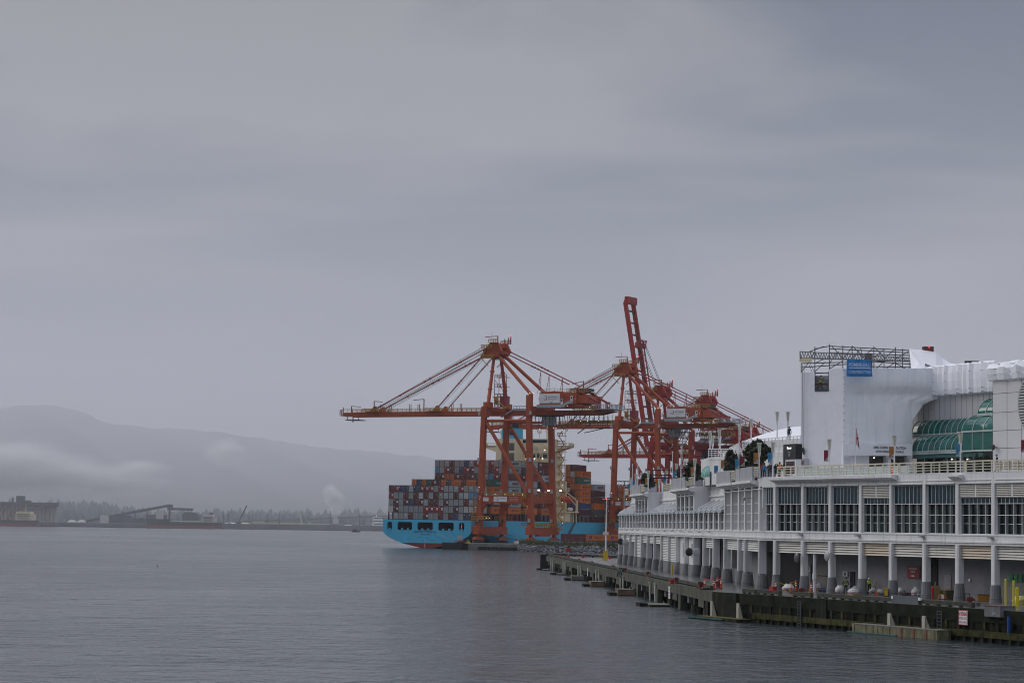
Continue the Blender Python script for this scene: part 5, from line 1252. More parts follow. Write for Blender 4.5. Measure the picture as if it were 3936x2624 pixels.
def wall(mb, F, pts, th=.3, m=0, o=0):
    P = [F.hit(px, py, o) for px, py in pts]; P = [(x, o, max(PT, z)) for x, z in P]; mb.extrude(P, (0, th, 0), m); return mb
VB = Vector((.5, 4.0, 0))
def wallw(mb, F, pts, vec):
    "wall in frame F, thickened along vec (world axes)"
    return mb.extrude([F((*(lambda h: (h[0], 0, max(PT, h[1])))(F.hit(px, py)),)[:3])-TW for px, py in pts], vec)
mb = MB()
for q in ([(3078,1840),(3131,1840),(3131,1430),(3078,1432)], [(3131,1840),(3186,1840),(3186,1503),(3131,1504)], [(3186,1840),(3243,1840),(3243,1415),(3186,1419)]): wallw(mb, FL, q, VB)
mb.build('left_wrap', wrapm, twr)
# right face: a draped sheet bowed outwards, flaring to an overhanging lip at its upper right
rw = random.Random(21); mb = MB(tr_); NX, NY = 34, 22
def rlim(py):
    return interp([(1400,3600),(1440,3626),(1500,3634),(1528,3626),(1541,3560),(1575,3535),(1612,3507),(1760,3507)], py)
grid = []
for j in range(NY+1):
    py = 1417+(1752-1417)*j/NY; row = []
    for i in range(NX+1):
        px = 3242+(rlim(py)-3242)*i/NX; f = i/NX
        fl_ = max(0, 1-(py-1417)/135.0); bow = -.75*math.sin(math.pi*min(1, (px-3242)/265))**.8 if px < 3507 else 0
        lip = -.55*min(1, fl_*1.6)*min(1, f*8) if py < 1500 else 0
        fold = .035*math.sin(px*.11+.6*math.sin(py*.02))+.03*rw.uniform(-1,1)
        flare = -1.3*(max(0, (px-3480)/150)**1.6) if py < 1545 else 0
        x, z = FR.hit(px, py, 0); row.append((x, bow*.8+lip+fold+flare, z))
    grid.append(row)
pts = [p for r in grid for p in r]
mb.raw(pts, [(j*(NX+1)+i, (j+1)*(NX+1)+i, (j+1)*(NX+1)+i+1, j*(NX+1)+i+1) for j in range(NY) for i in range(NX)])
top_e = [grid[0][i] for i in range(NX+1)]; rgt = [grid[j][NX] for j in range(NY+1)]
for a_, b_ in zip(top_e, top_e[1:]): mb.poly([a_, b_, (b_[0], 5, b_[2]+.2), (a_[0], 5, a_[2]+.2)])
for a_, b_ in zip(rgt, rgt[1:]): mb.poly([a_, b_, (b_[0], 5, b_[2]), (a_[0], 5, a_[2])])
mb.build('right_wrap', wrapm, twr, smooth=True)
for a, b in ((3242,3341),(3413,3425),(3495,3507)): wall(MB(tr_), FR, [(a,1840),(a,1750),(b,1750),(b,1840)], 1.2, 0, -.3).build('doorway_wrap', wrapm, twr)
# seam ties along the corner
mb = MB(tr_)
for k in range(18): z = PT+1+k*.85; mb.lathe(-.02, -.06, [(.04, z), (.14, z+.06), (.04, z+.13)], 6)
mb.build('seam_ties', wrapd, twr)
mb = MB(tr_); wall(mb, FR, [(3240,1750),(3240,1706),(3507,1706),(3507,1750)], .3, 0, -.95); hb = mb.build('hoarding_sheet', wrapm, twr)
def t3(s, px, py, w, h, m): x, z = FR.hit(px, py, -.97); return text('lettering', s, tr_((x, -.97, z)), FR.x, (0,0,1), w, h, m, hb, .02)
k = 300/FPX
t3('OPEN DURING CONSTRUCTION', 3420, 1720, 138*k, 9.5*k, ink); t3('OUVERT PENDANT LES TRAVAUX', 3420, 1735, 119*k, 8.5*k, ink)
for a, b in ((3341,3413),(3425,3495)):
    mb = MB(tr_); xa, xb = FR.hit(a,1780)[0], FR.hit(b,1780)[0]; zt = FR.hit(a, 1750)[1]
    mb.box(xa, xb, 1.1, 1.2, PT, zt); mb.box(xa, xb, .3, 1.2, zt-.1, zt); mb.build('entrance', mat('entrance_grey', (.12,.12,.12), .7, .3, .6), twr)
for px, py in ((3359, 1759), (3432, 1760), (3491, 1761)):
    x, z = FR.hit(px, py, .3); mb = MB(tr_); mb.box(x-.07, x+.07, .2, .3, z-.07, z+.07); mb.build('entrance_lamp', bulb, twr)
# niche with a work platform
def nich(px, py, k): h = FL.hit(px, py); return FL((h[0], 0, h[1]))-TW+VB*k
mb = MB(); mb.extrude([nich(3131,1503,.97), nich(3186,1503,.97), nich(3186,1436,.97), nich(3131,1436,.97)], VB*.03); mb.build('niche_back', mat('niche_tarp', (.30,.31,.33), .7, .3, .8), twr)
# scaffold on the roof
sc_ = thing('scaffold', 'open steel scaffold with a long lattice girder on top of the wrapped tower', 'scaffold', (tA.x, tA.y, PT)); scm = mat('scaffold_steel', (.07,.075,.08), .5, .2, metal=.3)
def sw(p): return Vector(p)-TW
dS = lambda px: 301+(px-3078)/425*9
def S_(zx8, zy8, dd=0): px, py = 3000+zx8/2.513, 1280+zy8/2.513; return at(px, py, dS(px)+dd)
mb = MB(sw)
for dd in (0, 1.2):
    a0, a1, c0, c1 = S_(188,178,dd), S_(1240,238,dd), S_(190,240,dd), S_(1240,272,dd)
    mb.bar(a0, a1, .10); mb.bar(c0, c1, .16)
    for k in range(42):
        p = a0.lerp(a1, k/42); q = c0.lerp(c1, (k+.5)/42); r_ = a0.lerp(a1, (k+1)/42); mb.bar(p, q, .06); mb.bar(q, r_, .06)
    mb.bar(a0, c0, .1)
mb.build('lattice_girder', mat('girder_grey', (.16,.165,.17), .5, .15), sc_)
posts = [(200,290,380),(332,130,400),(472,105,350),(602,118,345),(692,118,345),(780,165,345),(902,125,350),(1000,170,355),(1110,135,360),(1180,150,365),(1250,150,368),(1270,262,368)]
for x, a, b in posts:
    for dd in (0, 3.5): mb = MB(sw); mb.tube(S_(x, a+(0 if not dd else 12), dd), S_(x, b+14, dd), .055, n=5); mb.build('standard', scm, sc_)
for (a, b) in (((472,125),(1245,167)), ((472,150),(1245,190)), ((200,292),(1270,266)), ((200,332),(640,300)), ((640,318),(1270,330)), ((332,152),(472,125)), ((280,178),(420,128)), ((890,275),(1270,300)), ((472,190),(1245,215)), ((330,388),(468,388))):
    for dd in (0, 3.5): mb = MB(sw); mb.tube(S_(*a, dd), S_(*b, dd), .06, n=5); mb.build('ledger', scm, sc_)
for (a, b) in (((205,370),(300,250)), ((332,290),(420,250)), ((335,370),(430,280)), ((472,290),(560,180)), ((480,340),(600,270)), ((602,250),(690,140)), ((692,240),(780,150)), ((780,250),(900,140)), ((900,240),(1000,160)), ((1000,250),(1110,150)), ((1110,250),(1245,170)), ((920,350),(1000,270)), ((1110,290),(1250,365)), ((500,130),(600,240)), ((700,130),(800,230)), ((910,140),(1010,240)), ((280,250),(335,180)), ((1010,350),(1110,280))):
    mb = MB(sw); mb.tube(S_(*a), S_(*b, 3.0), .055, n=5); mb.build('brace', scm, sc_)
mb = MB(sw); mb.box(*sorted((S_(470,340,1).x-TW.x+TW.x, S_(1260,340,1).x)), S_(470,340).y, S_(470,340).y+.05, 0, .01) if False else None
mb = MB(sw); p = S_(242,262); mb.box(p.x-.75, p.x+.75, p.y-.4, p.y+.4, p.z-.18, p.z+.25); mb.build('hoist_trolley', shipcream, sc_)
mb = MB(sw); mb.box(S_(840,225).x, S_(905,225).x, S_(840,225).y+2, S_(840,225).y+2.6, S_(860,345).z, S_(860,185).z); mb.build('tarp', mat('tarp_brown', (.16,.09,.08), .8, .2), sc_)
mb = MB(sw)
for a, b in (((275,300),(330,440)), ((285,290),(340,400))): mb.tube(S_(*a), S_(*b), .03, n=4)
mb.build('rope', blk, sc_)
# platform with the worker in the niche
mb = MB(); up_ = Vector((0,0,.25)); mb.extrude([nich(3132,1504,-.02), nich(3185,1503,-.02), nich(3185,1503,-.02)+up_, nich(3132,1504,-.02)+up_], VB*.9); mb.build('work_platform', dkst, sc_)
g0, g1 = nich(3133,1496,.02), nich(3184,1495,.02)
mb = MB(); mb.rail(g0, g1, 1.05, .9, .03, 2); mb.bar(g0+Vector((0,0,2.0)), g1+Vector((0,0,2.0)), .05); mb.bar(g0, g0+Vector((0,0,2.1)), .06); mb.bar(g1, g1+Vector((0,0,2.1)), .06); mb.bar(g0, g1+Vector((0,0,1.0)), .04); mb.build('guard_rail', scm, sc_)
mb = MB(); g2, g3 = nich(3131,1472,.6), nich(3186,1471,.6); mb.bar(g2, g3, .06, .24); mb.build('toe_board', mat('board_rust', (.22,.08,.05), .7, .2), sc_)
wrk_pos = nich(3152, 1497, .25)+TW
# banner
bm = mat('banner_blue', (.03,.20,.48), .5, .12, .8)
ba, bb_, bc, bd = at(3256,1381.5,294.6), at(3349,1383,294.9), at(3353,1448,294.9), at(3253,1446,294.6)
mb = MB(); n = 10; base = ba.copy(); pts = []
for j in range(7):
    for i in range(n+1): p = ba.lerp(bb_, i/n).lerp(bd.lerp(bc, i/n), j/6); p.y += .12*math.sin(i*1.3+j*.7); pts.append(p-base)
mb.raw(pts, [(j*(n+1)+i, j*(n+1)+i+1, (j+1)*(n+1)+i+1, (j+1)*(n+1)+i) for j in range(6) for i in range(n)])
bn = mb.build('banner', bm); bn.location = base; tag(bn, 'blue construction company banner hanging from the scaffold over the white wrap', 'banner')
bu_ = (ba-bd).normalized(); br_ = (bb_-ba).normalized(); pal = mat('banner_pale', (.50,.62,.78), .6, 0)
def bt_(s, px, py, w, h): text('lettering', s, at(px, py, 294.2)-base, br_, bu_, w*294/FPX, h*294/FPX, pal, bn, .012)
bt_('POMERLEAU', 3304, 1402, 84, 15); bt_('CONSTRUCTION', 3305, 1429, 88, 11)
mb = MB(); a = at(3264,1413,294.2)-base; b = at(3346,1415,294.2)-base; mb.bar(a, b, .02, .12); mb.build('underline', pal, bn)
# hoist line and hanging bulk bag
hp = at(3087, 1410, 300); t = thing('hoist_hook', 'thin hoist cables and hook hanging down the left edge of the wrap', 'hoist', (hp.x, hp.y, 0))
zt, zb = at(3087, 1400, 300).z, at(3087, 1722, 300).z
for dx in (-.08, .12): MB().tube((dx, 0, zb), (dx, 0, zt), .03, n=4).build('cable', cable, t)
MB().lathe(0, 0, [(.05, zb-.5), (.22, zb-.2), (.22, zb), (.05, zb+.1)], 8).build('hook_block', dkst, t)
def lump(seed, w, d, h, top=.35, handle=True):
    "slumped bulk bag"
    r = random.Random(seed); mb = MB(); n, m = 12, 7; pts = []
    for j in range(m+1):
        f = j/m
        s = (1.0+.12*math.sin(f*3.1)) * (1 if f < .55 else 1-(f-.55)/.45*(1-top))
        for k in range(n):
            a = 2*math.pi*k/n; q = abs(math.cos(a))**1.0; sq = 1/max(abs(math.cos(a)), abs(math.sin(a)))**.55
            rr = s*sq*r.uniform(.88, 1.1)*.5; pts.append((rr*w*math.cos(a), rr*d*math.sin(a), h*f*(1+.0*q)+r.uniform(-.04, .04)*h*(j > 1)))
    mb.raw(pts, [(j*n+k, j*n+(k+1) % n, (j+1)*n+(k+1) % n, (j+1)*n+k) for j in range(m) for k in range(n)]+[tuple(range(n-1, -1, -1)), tuple(range(m*n, (m+1)*n))])
    if handle:
        x = w*.22; mb.path([Vector((x, 0, h*.9)), Vector((x+.06, .05, h*1.08)), Vector((x+.14, .02, h*1.15)), Vector((x+.18, 0, h*.9))], .035, 5)
    return mb
bagm = mat('bulk_bag_white', (.50,.50,.49), .7, .1, 1.5, bump=.3); bagdirty = mat('bulk_bag_grey', (.40,.40,.39), .8, .25, 1.5, bump=.3); strapm = mat('strap_red', (.30,.03,.04), .6, .1)
p = at(3089, 1783, 300); o = thing('bulk_bag', 'white bulk bag hanging from the hoist cables beside the wrapped tower', 'bag', (p.x, p.y, at(3089,1793,300).z), 0)
mb = MB(); mb.lathe(0, 0, [(.15,0),(.75,.15),(.72,.3),(.68,.95),(.3,1.25),(.1,1.45)], 12, sx=.95); mb.build('sack', bagm, o)
MB().lathe(0,0,[(.1,1.42),(.12,1.9),(.05,2.2)],6).build('lifting_strap', mat('strap_green', (.03,.10,.06), .6, .1), o)
mb = MB(); mb.box(-.62,-.1,-.8,-.68,.35,.42); mb.box(-.5,.0,-.8,-.68,.6,.66); mb.build('printed_mark', strapm, o)
# fabric roof and wrapped parapet behind
rf = thing('fabric_roof', 'white fabric sail roof sweeping down from a peak right of the scaffold', 'roof', (tR.x, tR.y, PT)); RB = Vector((tR.x, tR.y, PT))
fab = mat('roof_fabric', (.80,.80,.82), .5, .04, .3)
Z8 = lambda x, y, d: at(3000+x/2.513, 1280+y/2.513, d)-RB
mb = MB()
top_ = [(1245,152,309),(1370,162,309),(1500,182,309),(1570,245,309),(1640,288,308),(1760,316,306),(1900,322,303),(2050,318,298),(2200,312,292)]
low = [(1345,292,302),(1395,290,302),(1500,335,302),(1590,384,302),(1660,374,300),(1760,362,298),(1900,352,296),(2050,340,291),(2200,335,286)]
T_ = [Z8(*p) for p in top_]; Lo = [Z8(*p) for p in low]; n = 5
for i in range(len(T_)-1):
    for j in range(n):
        def q(a, b, f): p = a.lerp(b, f); p.z -= 1.0*math.sin(math.pi*f)*(1 if i < 4 else .4); return p
        mb.poly([q(Lo[i],T_[i],j/n), q(Lo[i+1],T_[i+1],j/n), q(Lo[i+1],T_[i+1],(j+1)/n), q(Lo[i],T_[i],(j+1)/n)])
mb.build('fabric', fab, rf, smooth=True)
mb = MB(); g = [Z8(1245,152,309), Z8(1345,292,302), Z8(1395,290,302), Z8(1392,372,301), Z8(1268,368,303)]; mb.extrude(g, (0, .2, 0)); mb.build('gable', wrapm, rf)
mb = MB(); p = Z8(1430,160,309); mb.box(p.x-.65, p.x+.65, p.y, p.y+1, p.z-.3, p.z+.4); mb.build('rooftop_unit', mat('unit_rust', (.13,.05,.04), .7, .2), rf)
p = Z8(1436,133,309); MB().box(p.x-.05,p.x+.05,p.y,p.y+.1,p.z-.1,p.z).build('warning_lamp', redbulb, rf)
for x in (1835, 1870): mb = MB(); p = Z8(x, 308, 297); mb.box(p.x-.65, p.x+.6, p.y, p.y+.4, p.z-.45, p.z+.5); mb.build('roof_floodlight', dkst, rf)
# hall behind: panel wall, wrapped parapet, green glass vaults, doors
hall = thing('glass_hall', 'panelled hall with two tiers of curved green glass vaults beside the wrapped tower', 'building', (tR.x, tR.y, PT)); HB = Vector((tR.x, tR.y, PT))
def hb(p): return F2(p)-HB
OW, OV = -23.0, -20.8
def hx(px, o): return F2.hit(px, 1650, o)[0]
def hz(px, py, o): return F2.hit(px, py, o)[1]
xL, xR = hx(3490, OW), hx(3830, OW); ztop = hz(3600, 1520, OW)
mb = MB(hb); mb.box(xR, xL+1, OW-1, OW, PT, hz(3690, 1480, OW)); mb.build('panel_wall', panel, hall)
mb = MB(hb)
k = 0
while xL-k*1.15 > xR: x = xL-k*1.15; mb.box(x-.02, x+.02, OW, OW+.012, PT, hz(3690,1480,OW)); k += 1
mb.build('panel_joint', dkst, hall)
mb = MB(hb); n = 30; o = OW+.7; xa, xb = hx(3560, o), hx(3822, o); rr = random.Random(9); za = hz(3680, 1412, o); zb_ = hz(3680, 1512, o)
for i in range(n):
    x0_, x1_ = xa+(xb-xa)*i/n, xa+(xb-xa)*(i+1)/n
    f = lambda i: .12*math.sin(i*2.3)+.08*math.sin(i*5.1)
    prof_ = [(-.5,za+.5),(0,za+.3),(.12,za-.6),(.15,(za+zb_)/2),(.1,zb_+.5),(.0,zb_),(-.7,zb_-.15)]
    for (o0, z0_), (o1, z1_) in zip(prof_, prof_[1:]): mb.poly([(x0_,o+o0+f(i),z0_+.1*f(i)),(x1_,o+o0+f(i+1),z0_+.1*f(i+1)),(x1_,o+o1+f(i+1),z1_+.6*f(i+1)),(x0_,o+o1+f(i),z1_+.6*f(i))])
mb.build('wrapped_parapet', wrapm, hall, smooth=True)
def vault(px0, px1, ytop, ybase, o_front, r, rows, ywall=None, nrib=8):
    x0, x1 = hx(px1, o_front), hx(px0, o_front); zb = hz((px0+px1)/2, ybase, o_front); zt = zb+(hz((px0+px1)/2, ytop, o_front-r*.6)-zb)
    N_ = 8; P = [(o_front-r+r*math.cos(a), zb+(zt-zb)*math.sin(a)) for a in [math.pi/2*k/N_ for k in range(N_+1)]]
    mb = MB(hb)
    for (a, za), (b, zb2) in zip(P, P[1:]): mb.poly([(x0,a,za),(x1,a,za),(x1,b,zb2),(x0,b,zb2)])
    zw = hz((px0+px1)/2, ywall, o_front) if ywall else zb-.25
    mb.poly([(x0,o_front,zw),(x1,o_front,zw),(x1,o_front,zb),(x0,o_front,zb)])
    mb.poly([(x1,o_front-r,zw)]+[(x1,o_front,zw)]+[(x1,a,z) for a, z in P])
    gv = mb.build('glass_vault', gg, hall, smooth=False)
    for k in range(nrib+1):
        x = x0+(x1-x0)*k/nrib; mb = MB(hb)
        for (a, za), (b, zb2) in zip(P, P[1:]): mb.bar((x,a+.03,za+.02),(x,b+.03,zb2+.03),.065,.065)
        mb.bar((x,o_front+.05,zw),(x,o_front+.04,zb),.065,.065); mb.build('rib', gframe, gv)
    mb = MB(hb); mb.box(x0,x1,o_front,o_front+.14,zb-.08,zb+.08); mb.box(x0,x1,o_front,o_front+.14,zw-.1,zw+.08); mb.build('sill', gframe, gv)
vault(3504, 3702, 1606, 1668, OV-1.2, 1.9, 2, 1676, 9)
vault(3504, 3702, 1670, 1733, OV+.6, 2.0, 2, 1740, 9)
vault(3698, 3822, 1592, 1656, OV+.9, 2.6, 2, 1731, 3)
vault(3758, 3822, 1531, 1590, OV-.4, 2.2, 2, 1594, 2)
mb = MB(hb); z1 = hz(3660,1742,OV); z0_ = hz(3660,1757,OV); mb.box(xR, hx(3508,OV), OV-.4, OV+.2, z0_, z1); mb.build('entrance_fascia', mat('fascia_green', (.10,.26,.24), .4, .1), hall)
mb = MB(hb); mb.box(xR, hx(3508,OV), OV-.8, OV-.6, PT, z0_); mb.build('entrance_glass', glass_d, hall)
for px in (3553, 3590, 3640, 3672, 3700, 3740, 3780): mb = MB(hb); x = hx(px, OV-.5); mb.box(x-.06, x+.06, OV-.6, OV-.5, PT, z0_); mb.box(x-.06, x+.9, OV-.6, OV-.52, PT+2.0, PT+2.1); mb.build('door_frame', gframe, hall)
for px in (3660, 3720): mb = MB(hb); x, z = hx(px, OV-.5), hz(px, 1764, OV-.5); mb.box(x-.09, x+.09, OV-.5, OV-.4, z-.07, z+.07); mb.build('entrance_lamp', bulb, hall)
# right hand panelled tower with a round louvre
OT = -9.0
pt_ = thing('panel_tower', 'pale panelled tower block with a round louvred vent at the right edge', 'building', F2((hx(3816, OT), OT, PT))); PB_ = Vector(pt_.location)
def pb(p): return F2(p)-PB_
x1 = F2.hit(3816, 1600, OT)[0]; x0 = x1-12; zt = F2.hit(3850, 1455, OT)[1]
mb = MB(pb); mb.box(x0, x1, OT-8, OT, PT, zt); pw = mb.build('wall', mat('panel_pale', (.60,.59,.60), .45, .05, .3), pt_)
mb = MB(pb)
for py in (1511, 1584, 1654, 1722): z = F2.hit(3850, py, OT)[1]; mb.box(x0, x1, OT, OT+.012, z-.02, z+.02)
for k in range(5): x = x1-k*2.6; mb.box(x-.02, x+.02, OT, OT+.012, PT, zt)
mb.build('panel_joint', dkst, pt_)
xc, zc_ = F2.hit(3968, 1551, OT); mb = MB(pb); n = 24; rad = abs(F2.hit(3917,1551,OT)[0]-xc)
mb.raw([(xc+rad*math.cos(2*math.pi*k/n), OT+.03, zc_+rad*1.25*math.sin(2*math.pi*k/n)) for k in range(n)], [tuple(range(n))])
ve = mb.build('round_vent', dkst, pt_); mb = MB(pb)
for k in range(20):
    z = zc_+rad*1.25*(-.95+k*.1); hw_ = rad*math.sqrt(max(0, 1-(-.95+k*.1)**2)); mb.box(xc-hw_, xc+hw_, OT+.03, OT+.1, z, z+rad*.07)
for k in range(n): a0, a1 = 2*math.pi*k/n, 2*math.pi*(k+1)/n; mb.bar((xc+rad*1.03*math.cos(a0), OT+.05, zc_+rad*1.28*math.sin(a0)), (xc+rad*1.03*math.cos(a1), OT+.05, zc_+rad*1.28*math.sin(a1)), .12, .12)
mb.build('louvre', panel, ve)
mb = MB(pb); n = 16
for i in range(n):
    xa_, xb_ = x1+.5-13*i/n, x1+.5-13*(i+1)/n; f = lambda i: .15*math.sin(i*2.1)+.1*math.sin(i*4.7)
    pr = [(-1.5,zt+1.9),(.1,zt+1.6),(.5,zt+1.1),(.45,zt+.5),(.3,zt-.1),(0,zt-.2)]
    for (o0, z0_), (o1, z1_) in zip(pr, pr[1:]): mb.poly([(xa_,OT+o0+f(i),z0_+f(i)),(xb_,OT+o0+f(i+1),z0_+f(i+1)),(xb_,OT+o1+f(i+1),z1_),(xa_,OT+o1+f(i),z1_)])
mb.extrude([(x1+.5,OT+.3,zt-.1),(x1+.5,OT+.5,zt+1.1),(x1+.5,OT-1.5,zt+1.9),(x1+.5,OT-3,zt)],(-.05,0,0)); mb.build('wrapped_cornice', wrapm, pt_, smooth=True)
mb = MB(pb); x, z = F2.hit(3823, 1719, OT); mb.lathe(x-.3, OT+.4, [(.1,z-.3),(.22,z-.1),(.22,z+.2),(.1,z+.3)], 8); mb.bar((x-.3,OT,z),(x-.3,OT+.4,z),.1); mb.build('security_camera', dkst, pt_)
# upper terrace behind the shrubs
ut = thing('upper_terrace', 'white upper terrace building behind the shrubs with railings along its edge', 'building', at(2724, 1840, 350)); UB = Vector(ut.location); UB.z = PT; ut.location.z = PT
def ub(p): return Vector(p)-UB
mb = MB(ub)
a, b = at(2723, 1757, 350), at(2800, 1757, 342); c = at(3090, 1757, 318)
mb.extrude([(a.x,a.y,PT),(b.x,b.y,PT),(c.x,c.y,PT),(c.x,c.y,a.z),(b.x,b.y,a.z),(a.x,a.y,a.z)], (.5,20,0)); mb.build('wall', white, ut)
mb = MB(ub); v0 = Vector((0,-.15,0))
mb.extrude([a+v0+Vector((0,0,-.35)), b+v0+Vector((0,0,-.35)), b+v0, a+v0], (0,.3,0)); mb.build('ledge', white, ut)
mb = MB(ub); mb.rail(a, b, 1.15, 1.3, .04, 4); mb.rail(b, c, 1.15, 1.3, .04, 4)
pts_ = [at(2805,1725,344), at(2860,1698,340), at(2940,1690,334), at(3078,1680,322)]
for q, w in zip(pts_, pts_[1:]): mb.rail(q-Vector((0,0,1.0)), w-Vector((0,0,1.0)), 1.15, 1.2, .04, 4)
mb.build('railing', signw, ut)
mb = MB(ub); q0 = [at(2805,1727,345), at(2860,1700,341), at(2940,1692,335), at(3090,1682,323)]
for q, w in zip(q0, q0[1:]): mb.extrude([Vector((q.x,q.y,PT)), Vector((w.x,w.y,PT)), w, q], (.2,14,0))
mb.build('stepped_wall', white, ut)
mb = MB(ub); n = 12
for k in range(n):
    f0, f1 = k/n, (k+1)/n
    r0 = lambda f: (2850+f*260, 1697-f*16-46*math.sin(min(1, f*1.1)*math.pi/2)**1.0*1.0)
    A0, A1 = at(*r0(f0), 352), at(*r0(f1), 352); B0, B1 = at(r0(f0)[0], 1699-f0*14, 340), at(r0(f1)[0], 1699-f1*14, 340)
    mb.poly([B0, B1, A1, A0])
mb.build('tent_roof', fab, ut, smooth=True)
for k in range(9): mb = MB(ub); p = at(2730+k*7.5, 1832, 349); mb.box(p.x-.08, p.x+.08, p.y-.3, p.y, PT-.2, at(2730, 1812, 349).z); mb.build('post', dkst, ut)
p = at(2725, 1832, 343); dm = thing('dome_awning', 'pale green ribbed quarter dome awning left of the white terrace wall', 'awning', (p.x, p.y, 0)); zb = at(2720,1833,343).z; zt = at(2720,1790,343).z; rx = 31*343/FPX
mb = MB(); n, m = 10, 6
pts = [(rx*math.cos(math.pi*.5+k/n*math.pi*.9)*math.cos(j/m*math.pi/2), -1.6*math.sin(math.pi*.5+k/n*math.pi*.9)*math.cos(j/m*math.pi/2), zb+(zt-zb)*math.sin(j/m*math.pi/2)) for j in range(m+1) for k in range(n+1)]
mb.raw(pts, [(j*(n+1)+k, j*(n+1)+k+1, (j+1)*(n+1)+k+1, (j+1)*(n+1)+k) for j in range(m) for k in range(n)]); mb.build('canopy', mat('copper_green', (.28,.50,.44), .5, .1), dm)
mb = MB()
for k in range(n+1):
    for j in range(m): mb.bar(pts[j*(n+1)+k], pts[(j+1)*(n+1)+k], .06)
mb.build('rib', mat('copper_dark', (.12,.28,.24), .5, .1), dm)
# dark red pergola frame
pg = thing('pergola_frame', 'dark red open rectangular frame standing on the far roof terrace', 'frame', at(2515, 1860, 392)); GB = Vector(pg.location)
mr = mat('frame_maroon', (.07,.02,.03), .5, .1)
for p0, p1 in (((2509,1806.5),(2612,1807.5)), ((2511,1824),(2580,1825)), ((2511,1836),(2572,1837))): mb = MB(lambda p: Vector(p)-GB); mb.bar(at(*p0, 392), at(*p1, 392), .25, .16); mb.build('rail', mr, pg)
for px in (2510, 2609): mb = MB(lambda p: Vector(p)-GB); mb.bar(at(px, 1806, 392), at(px, 1866, 392), .16); mb.build('post', mr, pg)
_ground = ground
def ground(px, py, z=0.0):
    "dock positions stay in front of the dock's back wall"
    p = _ground(px, py, z)
    if z == DK and px > 2930 and F2.y.dot(p-F2.o) < -1.75: x, _ = F2.hit(px, py, -1.75); p = F2((x, -1.75, DK))
    return p
